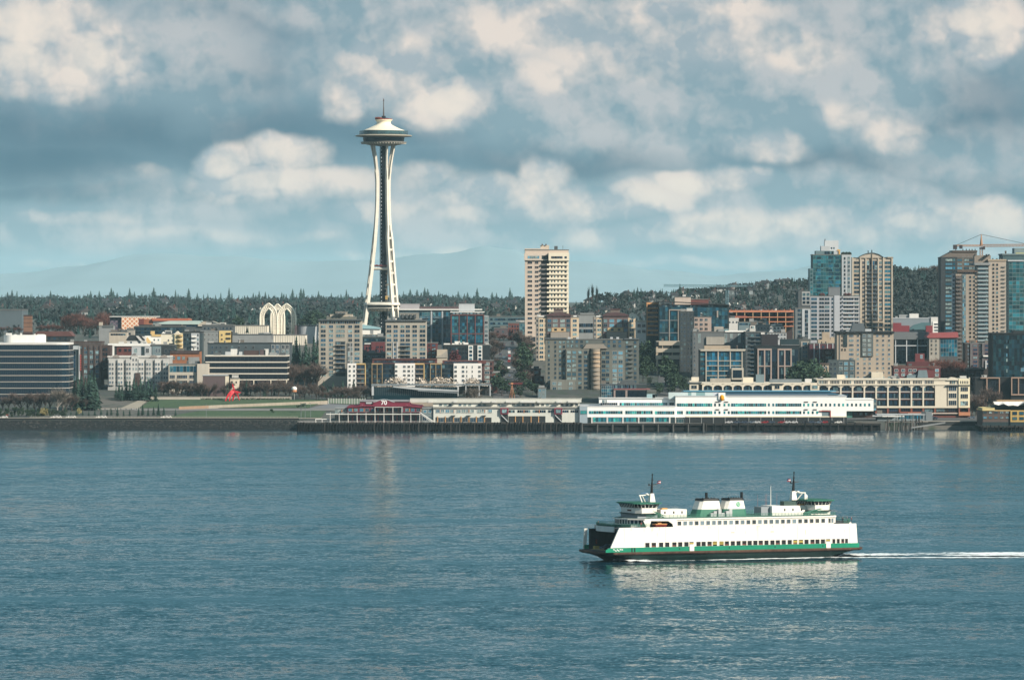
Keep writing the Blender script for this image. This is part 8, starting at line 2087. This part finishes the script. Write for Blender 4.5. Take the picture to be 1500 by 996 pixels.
# lifeboat bay with a white arched brow
LX0, LX1 = fl(949, -11.4), fl(990, -11.4)
b = MB(); b.xzprism([(LX0-0.3, 9.9), (LX0+0.35, 9.9), (LX0+1.0, 12.2), (LX1-2.6, 12.1), (LX1-1.2, 11.2), (LX1-0.8, 9.9), (LX1+0.1, 9.9), (LX1+0.1, 12.75), (LX0+1.2, 12.9), (LX0-1.6, 12.3)], -11.6, -11.25); b.build('bay_frame', FWH, ferry)
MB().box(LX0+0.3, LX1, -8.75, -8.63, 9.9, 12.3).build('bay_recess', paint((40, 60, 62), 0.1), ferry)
MB().box(fl(944, -9.5), fl(949, -9.5), -9.6, -9.4, 9.9, 12.2).build('green_door', FDG, ferry)
lf = tag(None or bpy.data.objects.new('rescue_boat', None), 'orange and red rescue boat hanging in the bay of the ferry side', 'rescue boat'); COL.objects.link(lf)
p_ = Matrix.Rotation(PHI, 4, 'Z') @ Vector((fl(967, -10.3), -10.3, 10.5)); lf.location = Vector((FX, FY, 0)) + p_; lf.rotation_euler = (0, 0, PHI)
b = MB(); hl = [(-2.7, 0.55), (-2.2, 0.25), (1.9, 0.2), (2.6, 0.5)]
ra = [(-2.6,0),(-1.9,-0.85),(1.6,-0.85),(2.5,0),(1.6,0.85),(-1.9,0.85)]; rb = [(-2.3,0),(-1.7,-0.5),(1.4,-0.5),(2.1,0),(1.4,0.5),(-1.7,0.5)]
b.prism(rb, 0, 0.55, 0, ra); b.build('boat_hull', paint((190, 44, 30), 0.1), lf); MB().prism(ra, 0.55, 0.8, 0, [(x*1.02, y*1.05) for x, y in ra]).build('float_collar', paint((240, 150, 60), 0.08), lf); MB().box(-0.9, 0.3, -0.35, 0.35, 0.8, 1.25).build('console', paint((240, 160, 80), 0.08), lf)
rail([(-30.5, -11.45), (LX0, -11.45)], 9.9, 1.15); rail([(LX0+0.5, -9.4), (CX0+0.5, -11.2), (CX1, -11.2), (AX-0.6, -9.8)], 12.86, 1.0); rail([(CX0+0.5, 11.2), (CX1, 11.2)], 12.86, 1.0)
stn = sorted([p for p in outline(42.1, 11.5, 4.5, 9) if p[0] > 36], key=lambda p: p[1]); rail([(AX+1.6, -11.4)] + [(p[0]-0.2, p[1]*0.98) for p in stn] + [(AX+1.6, 11.4)], 10.3, 1.35)
MB().prism([(AX-2, -11.2)] + [(p[0]-0.3, p[1]*0.97) for p in stn] + [(AX-2, 11.2)], 10.0, 10.5).build('stern_deck', FDK, ferry)
# pilot houses, one at each end
def pilot(px_c, sgn, py_top, label_board):
    x = fl(px_c, 0); root_ = MB()
    hw, hl_ = 6.6, 3.6
    def oct_(l, w, c=1.8): return [(x-l, -w+c), (x-l+c*0.8, -w), (x+l-c*0.8, -w), (x+l, -w+c), (x+l, w-c), (x+l-c*0.8, w), (x-l+c*0.8, w), (x-l, w-c)]
    house_ = MB().prism(oct_(hl_, hw), 14.3, 15.9, 0, oct_(hl_+0.1, hw+0.1)).build('pilot_house', FWH, ferry)
    MB().prism(oct_(hl_+0.1, hw+0.1), 15.9, 17.1, 0, oct_(hl_+0.55, hw+0.55), False).build('pilot_window_band', GL_BLACK, house_)
    b = MB(); A_, B_ = oct_(hl_+0.1, hw+0.1), oct_(hl_+0.58, hw+0.58)
    for i in range(8):
        a0, a1, c0, c1 = [Vector((p[0], p[1], 0)) for p in (A_[i], A_[(i+1)%8], B_[i], B_[(i+1)%8])]; n = max(1, int((a1-a0).length/1.0))
        for j in range(n+1): b.tube(a0.lerp(a1, j/n) + Vector((0,0,15.9)), c0.lerp(c1, j/n) + Vector((0,0,17.1)), 0.13, n=4)
    b.build('window_post', FWH, house_)
    MB().prism(oct_(hl_+1.3, hw+1.2), 17.1, 17.45, 0, oct_(hl_+1.1, hw+1.0)).build('pilot_roof', paint((24, 116, 88), 0.1), house_)
    MB().prism(oct_(hl_+0.5, hw+0.5), 14.05, 14.3).build('walkway', paint((60, 80, 76), 0.1), house_)
    MB().box(x-3.3, x+3.3, -6.0, 6.0, 12.85, 14.05).build('officers_house', FSHD if sgn < 0 else FWH, ferry)  # bow house greyed to paint its shade, stern house left white
    if label_board: MB().box(-0.06, 0.06, -1.3, 1.3, -0.22, 0.22).build('name_board', paint((110, 40, 34), 0.2), house_, (x-hl_-0.12, -1.0, 15.1))
    return x
PX1 = pilot(936, -1, 736, True); PX2 = pilot(1189, 1, 734, False)
def bx_(name, pa, pb, z0, z1, hw, m=FWH, ly=0): return MB().box(fl(pa, -hw), fl(pb, -hw), -hw, hw, z0, z1).build(name, m, ferry)
hs = bx_('deck_house', 968, 1006, 12.85, 15.2, 3.6); hs2 = bx_('deck_house', 1131, 1186, 12.85, 15.7, 3.8); bx_('shaded_house_side', 1115, 1131, 12.85, 15.4, 2.4, FSHD)  # last grey box paints the shaded side of the white deck house
for px in (974, 987, 999): MB().box(-0.2, 0.2, -0.05, 0, -0.35, 0.35).build('port_window', GL_BLACK, hs, (fl(px, -3.6), -3.62, 14.3))
for px in (1149.5, 1161.5, 1174): MB().box(-0.2, 0.2, -0.05, 0, -0.35, 0.35).build('port_window', GL_BLACK, hs2, (fl(px, -3.8), -3.82, 14.5))
MB().box(fl(969, -2), fl(977, -2), -2.4, -0.8, 15.2, 15.6).build('orange_float', paint((236, 150, 40), 0.05), ferry); MB().box(fl(1170, -2), fl(1178, -2), -2.6, -1.0, 15.7, 16.1).build('orange_float', paint((236, 150, 40), 0.05), ferry)
b = MB(); b.box(fl(1148, -2), fl(1166, -2), -2.2, 0.5, 15.7, 17.0); b.build('ventilator', paint((60, 92, 84), 0.1), ferry)
for pa, pb in ((959, 973), (1178, 1204)):
    b = MB()
    xa, xb = fl(pa, -8.8), fl(pb, -8.8)
    for i in range(7): t = i/6; b.box(xa + (xb-xa)*t, xa + (xb-xa)*t + 0.5, -9.0, -7.9, 12.9 + (1 - t if pa < 1000 else t)*1.3, 13.05 + (1 - t if pa < 1000 else t)*1.3)
    za, zb_ = (14.9, 13.6) if pa < 1000 else (13.6, 14.9)
    for yy in (-9.0, -7.9): b.tube((xa, yy, za), (xb, yy, zb_), 0.09, n=4); b.tube((xa, yy, za-0.5), (xb, yy, zb_-0.5), 0.06, n=4)
    b.build('companion_stair', RAILG, ferry)
# funnels
def funnel(pa, pb, ta, tb, pipe, emblem):
    xa, xb, xc, xd = fl(pa, -3), fl(pb, -3), fl(ta, -2.4), fl(tb, -2.4)
    def rr(a, c, w, r=0.9): return [(a+r, -w), (c-r, -w), (c, -w+r), (c, w-r), (c-r, w), (a+r, w), (a, w-r), (a, -w+r)]
    ma, mc = xa + (xc-xa)*0.42, xb + (xd-xb)*0.42
    root_ = MB().prism(rr(xa, xb, 3.0), 12.85, 15.0, 0, rr(ma, mc, 2.8)).build('funnel', paint((40, 138, 104), 0.1, 0.5), ferry)
    MB().prism(rr(ma, mc, 2.8), 15.0, 17.6, 0, rr(xc, xd, 2.5)).build('funnel_top', FWH, root_); MB().prism(rr(xc-0.2, xd+0.2, 2.6), 17.6, 18.25, 0, rr(xc, xd, 2.5)).build('black_cap', FBK, root_)
    px_ = fl(pipe, 0); MB().tube((px_, 0, 18.2), (px_, 0, 20.0), 0.42, 0.42, 12).build('exhaust_pipe', FBK, root_)
    for i in range(5): MB().tube((xc + (xd-xc)*(0.2+0.15*i), -0.8, 18.2), (xc + (xd-xc)*(0.2+0.15*i), -0.8, 18.6), 0.14, n=6).build('vent_pipe', FBK, root_)
    if emblem:
        eg = paint((60, 190, 130), 0.05); b = MB(); b.lathe([(0.01, 0), (0.74, 0)], 28)
        for dz in (-0.2, 0.22):
            for i in range(8): x0 = -0.6 + i*0.15; b.quad((x0, dz + 0.12*sin(i*0.9), 0.012), (x0+0.15, dz + 0.12*sin(i*0.9+0.9), 0.012), (x0+0.15, dz + 0.11 + 0.12*sin(i*0.9+0.9), 0.012), (x0, dz + 0.11 + 0.12*sin(i*0.9), 0.012), 1)
        o = b.build('green_emblem', [eg, FWH], root_, (fl(1081.5, -2.7), -2.70, 16.4)); o.rotation_euler = (radians(90 - 4.5), 0, 0)
funnel(1021, 1059, 1027, 1055, 1034.7, False); funnel(1059.5, 1095.5, 1065.5, 1090.5, 1086.3, True)
b = MB(); 
for i in range(6): x0 = fl(1040, -4) + i*1.3; b.box(x0, x0+1.0, -4.6 + (i % 2)*0.5, -3.4, 12.9, 13.9 + 0.6*((i*7) % 3))
b.build('deck_machinery', paint((186, 190, 190), 0.15), ferry)
# masts
def mast(px, flag_dx, arch_dir):
    x = fl(px, 0); b = MB()
    b.prism([(x-0.9, -0.9), (x+0.9, -0.9), (x+0.9, 0.9), (x-0.9, 0.9)], 17.3, 20.0, 0, [(x-0.6, -0.6), (x+0.5, -0.6), (x+0.5, 0.6), (x-0.6, 0.6)]); base = b.build('mast_base', FWH, ferry)
    b = MB(); b.tube((x, 0, 19.9), (x+0.15, 0, 23.2), 0.48, 0.3, 8); b.tube((x+0.15, 0, 23.2), (x+0.25, 0, 25.4), 0.22, 0.14, 8); b.tube((x-0.9, 0, 22.4), (x+2.0, 0, 22.9), 0.1, n=5); b.tube((x-0.6, -1.6, 22.5), (x+0.6, 1.6, 22.5), 0.1, n=5); b.box(x-1.05, x-0.75, -0.15, 0.15, 22.3, 23.0); b.box(x-0.05, x+0.45, -0.2, 0.2, 23.9, 24.3); b.tube((x+0.2, 0, 25.4), (x+0.3, 0, 25.9), 0.24, 0.24, 8)
    b.build('mast', FBK, ferry)
    b = MB(); b.tube((x, 0, 19.6), (x + arch_dir*4.2, 0, 19.4), 0.2, n=6); b.tube((x + arch_dir*4.0, 0, 19.4), (x + arch_dir*3.6, -0.8, 17.4), 0.18, n=6); b.tube((x + arch_dir*3.2, 0, 19.4), (x + arch_dir*1.8, 0.8, 17.4), 0.18, n=6); b.lathe([(0.02, 19.5), (0.5, 19.6), (0.45, 20.0), (0.02, 20.1)], 10, x + arch_dir*1.6, 0); b.build('radar_arch', FWH, ferry)
    MB().box(x + arch_dir*2.6 - 1.0, x + arch_dir*2.6 + 1.0, -0.1, 0.1, 20.1, 20.3).build('radar_bar', paint((40, 120, 180), 0.05), ferry)
    fx_ = x + flag_dx
    q = MB()
    for i in range(6):
        for (z0, z1, m_) in ((22.9, 23.2, 0), (23.2, 23.5, 1), (23.5, 23.8, 0)):
            xa, xb = fx_ + i*0.2, fx_ + (i+1)*0.2; ya, yb = 0.16*sin(i*1.2), 0.16*sin((i+1)*1.2)
            mm = 2 if (i < 2 and z0 > 23.1) else m_
            q.quad((xa, ya, z0), (xb, yb, z0), (xb, yb, z1), (xa, ya, z1), mm); q.quad((xa, ya+0.03, z1), (xb, yb+0.03, z1), (xb, yb+0.03, z0), (xa, ya+0.03, z0), mm)
    q.build('flag', [paint((196, 40, 60), 0.03), paint((235, 232, 228), 0.03), paint((30, 50, 110), 0.03)], ferry)
mast(954.5, 1.9, -1); mast(1162, -2.1, 1)
MB().tube((fl(1129, 0), 0, 15), (fl(1129, 0), 0, 21.6), 0.12, 0.08, 6).build('whip_aerial', FWH, ferry)
for px in (1121, 1123, 1138, 1110): MB().tube((fl(px, 1), 1, 13), (fl(px, 1), 1, 19.2), 0.05, 0.03, 4).build('whip_aerial', paint((190, 90, 80), 0.05), ferry)
MB().lathe([(0.02, 17.4), (0.5, 17.4), (0.5, 18.4), (0.35, 18.9), (0.02, 19.0)], 12, fl(1180.5, 0), 0).build('radome', FWH, ferry)
# inside of the bow: casing, ramp apron, rails
MB().box(-26, 34, -2.2, 2.2, 3.1, 9.3).build('engine_casing', paint((90, 96, 98), 0.1), ferry)
b = MB(); b.box(-40.0, -37.4, -7.5, 7.5, 3.1, 3.25); b.build('apron', paint((176, 142, 84), 0.15), ferry)
for yy in (-9.6, 9.6): b = MB(); b.box(-38.2, -36.6, yy-0.7, yy+0.7, 3.1, 4.0); b.build('mooring_bitts', paint((214, 176, 60), 0.1), ferry)
MB().box(-37.0, -36.6, 10.7, 11.1, 4.6, 6.0).build('red_sign', redm, ferry)
b = MB(); b.xzprism([(-37.5, 3.0), (SA, 3.0), (SA, 4.35), (-36.8, 3.9)], -11.7, -11.35); b.build('bow_cheek', FGR, ferry)
b = MB()
for i in range(9): b.box(-36 + i*1.5, -36 + i*1.5 + 0.12, 11.0, 11.2, 3.1, 9.2)
b.build('frames', FDK, ferry)
# cars and people aboard
def aboard(x, y, z): return Vector((FX, FY, 0)) + Matrix.Rotation(PHI, 4, 'Z') @ Vector((x, y, z))
for x, y, c, lab in ((-37.0, -3.4, 4, 'white car at the head of the near lane on the ferry car deck'), (-36.6, 1.4, 1, 'dark car in the middle of the bow on the ferry car deck'), (-35.4, 6.0, 3, 'blue grey car by the far wall of the ferry car deck'), (-27.5, -6.3, 2, 'red car second in the near lane on the ferry car deck'), (-30.4, 6.4, 0, 'silver car behind the blue grey car on the ferry car deck')):
    src = CP[c]; o = copy_thing(src, aboard(x, y, 3.12), PHI + pi/2, None, lab, None)
    if 'group' in o: del o['group']
def person(loc, rz, coat, trousers, label, lean=0.0):
    sk = {'pel': (0,0,0.92,.15), 'che': (0,lean*0.5,1.28,.17), 'nec': (0,lean,1.50,.06), 'hea': (0,lean*1.1,1.66,.105), 'top': (0,lean*1.1,1.76,.07),
          'lh': (-.1,0,.86,.09), 'lk': (-.11,-.03,.48,.065), 'la': (-.11,.02,.08,.045), 'lt': (-.12,-.14,.04,.04), 'rh': (.1,0,.86,.09), 'rk': (.11,-.03,.48,.065), 'ra': (.11,.02,.08,.045), 'rt': (.12,-.14,.04,.04),
          'ls': (-.19,lean*0.8,1.42,.07), 'le': (-.25,-.1,1.16,.05), 'lw': (-.18,-.36,1.12,.035), 'rs': (.19,lean*0.8,1.42,.07), 're': (.25,-.1,1.16,.05), 'rw': (.18,-.36,1.12,.035)}
    nm_ = list(sk); E = [('pel','che'),('che','nec'),('nec','hea'),('hea','top'),('pel','lh'),('lh','lk'),('lk','la'),('la','lt'),('pel','rh'),('rh','rk'),('rk','ra'),('ra','rt'),('che','ls'),('ls','le'),('le','lw'),('che','rs'),('rs','re'),('re','rw')]
    me = bpy.data.meshes.new('person'); me.from_pydata([sk[n][:3] for n in nm_], [(nm_.index(a), nm_.index(c)) for a, c in E], [])
    o = bpy.data.objects.new('person', me); COL.objects.link(o); o.location = loc; o.rotation_euler = (0, 0, rz)
    md = o.modifiers.new('skin', 'SKIN'); ss_ = o.modifiers.new('sub', 'SUBSURF'); ss_.levels = 1; ss_.render_levels = 1
    for i, n in enumerate(nm_): me.skin_vertices[0].data[i].radius = (sk[n][3], sk[n][3]); me.skin_vertices[0].data[i].use_root = (n == 'pel')
    m, gg, bs, _ = newmat('clothes'); tcn = gg.new('ShaderNodeTexCoord'); sp2 = gg.new('ShaderNodeSeparateXYZ'); gg.l.new(tcn.outputs['Object'], sp2.inputs[0]); z = sp2.outputs[2]
    c1 = gg.mix(gg.m('GREATER_THAN', z, 0.88), lin(trousers), lin(coat)); c2 = gg.mix(gg.m('GREATER_THAN', z, 1.52), c1, lin((206, 160, 134))); c3 = gg.mix(gg.m('GREATER_THAN', z, 1.70), c2, lin((50, 38, 32)))
    gg.l.new(c3, bs.inputs['Base Color']); bs.inputs['Roughness'].default_value = 0.85; me.materials.append(m)
    return tag(o, label, 'person')
sx_ = fl(1237, -10.6)
person(aboard(fl(1234.5, -10.4), -10.4, 10.5), PHI, (26, 30, 40), (30, 32, 40), 'person in a dark coat leaning at the stern rail, nearest the cabin')
person(aboard(fl(1241, -10.3), -10.3, 10.5), PHI + 0.5, (70, 84, 96), (24, 26, 34), 'person in a grey blue jacket in the middle of the three at the stern rail')
person(aboard(fl(1247, -9.6), -9.6, 10.5), PHI + 1.0, (120, 50, 46), (24, 24, 30), 'person in a dull red jacket nearest the end of the stern rail')
person(aboard(-38.4, 6.0, 9.9), PHI - 1.2, (22, 22, 28), (26, 26, 32), 'person in black standing alone at the bow rail of the ferry')

# ---------------------------------------------------------------- foam
def foammat(name, thr):
    m, gg, b, out = newmat(name)
    geo = gg.new('ShaderNodeNewGeometry'); pos = geo.outputs['Position']; uv = gg.new('ShaderNodeAttribute'); uv.attribute_name = 'edge'
    n1 = gg.noise(gg.scalevec(pos, (0.35, 1.0, 1.0)), 0.6, 7.0, 0.75); n2 = gg.noise(pos, 0.06, 3.0, 0.6)
    f = gg.m('ADD', gg.m('ADD', n1, gg.m('MULTIPLY', n2, 0.4)), gg.m('MULTIPLY', uv.outputs['Fac'], 0.62))
    b.inputs['Base Color'].default_value = (0.82, 0.86, 0.86, 1); b.inputs['Roughness'].default_value = 0.7
    gg.l.new(gg.ss(f, thr, thr + 0.2), b.inputs['Alpha']); return m
FOAM = foammat('foam', 1.06)
WAKE = foammat('wake_water', 1.08)
def foam(name, spine, widths, mat_, z=0.05, hgt=0.25, strength=None):
    """strip of broken water along a spine of ship coordinates"""
    b = MB(); n = 8; vs = []; ed = []
    S_ = []
    for (a, c), (wa, wc), (sa, sb_) in zip(zip(spine, spine[1:]), zip(widths, widths[1:]), zip(strength or [1]*len(spine), (strength or [1]*len(spine))[1:])):
        seg = max(2, int(sqrt((c[0]-a[0])**2 + (c[1]-a[1])**2) / 1.5))
        for i in range(seg): t = i/seg; S_.append((a[0]+(c[0]-a[0])*t, a[1]+(c[1]-a[1])*t, wa+(wc-wa)*t, sa+(sb_-sa)*t))
    r = random.Random(5); m = len(S_)
    for i, (x, y, w, st) in enumerate(S_):
        for j in range(n+1):
            t = j/n*2-1; e = (1 - t*t*t*t)
            p = aboard(x, y + w*t, z + hgt*e*r.uniform(0.2, 1.0)); vs.append(p); ed.append((e * st))
    fs = [(i*(n+1)+j, i*(n+1)+j+1, (i+1)*(n+1)+j+1, (i+1)*(n+1)+j) for i in range(m-1) for j in range(n)]
    b.add(vs, fs, 0, True); o = b.build(name, mat_, kind='stuff'); at = o.data.attributes.new('edge', 'FLOAT', 'POINT'); at.data.foreach_set('value', ed); return o
foam('wake_foam', [(38, -1), (48, -4), (64, -9), (90, -19), (120, -31), (160, -47), (230, -75), (320, -111)], [9, 12, 15, 19, 23, 26, 29, 33], WAKE, 0.06, 0.55, [1.0, 0.8, 0.75, 0.95, 1.0, 0.85, 0.8, 0.75])
foam('wake_foam', [(30, -13), (40, -17), (52, -23), (70, -31), (100, -44), (150, -66)], [1.2, 2.2, 3.4, 4.2, 4.5, 4.4], FOAM, 0.06, 0.3, [0.9, 1, 0.9, 0.85, 0.8, 0.6])
foam('hull_foam', [(-36, -9.6), (-28, -12.0), (-18, -13.0), (-6, -13.2), (8, -12.8), (22, -12.4), (36, -11.6)], [0.8, 1.4, 1.5, 2.0, 2.4, 2.2, 1.8], FOAM, 0.06, 0.3, [0.6, 0.75, 0.6, 0.95, 1.05, 1.0, 0.8])
foam('hull_foam', [(-38.5, -5), (-37.2, -9), (-32, -12.4), (-24, -15)], [0.9, 2.4, 3.4, 2.4], FOAM, 0.06, 0.7, [0.8, 0.95, 0.85, 0.5])
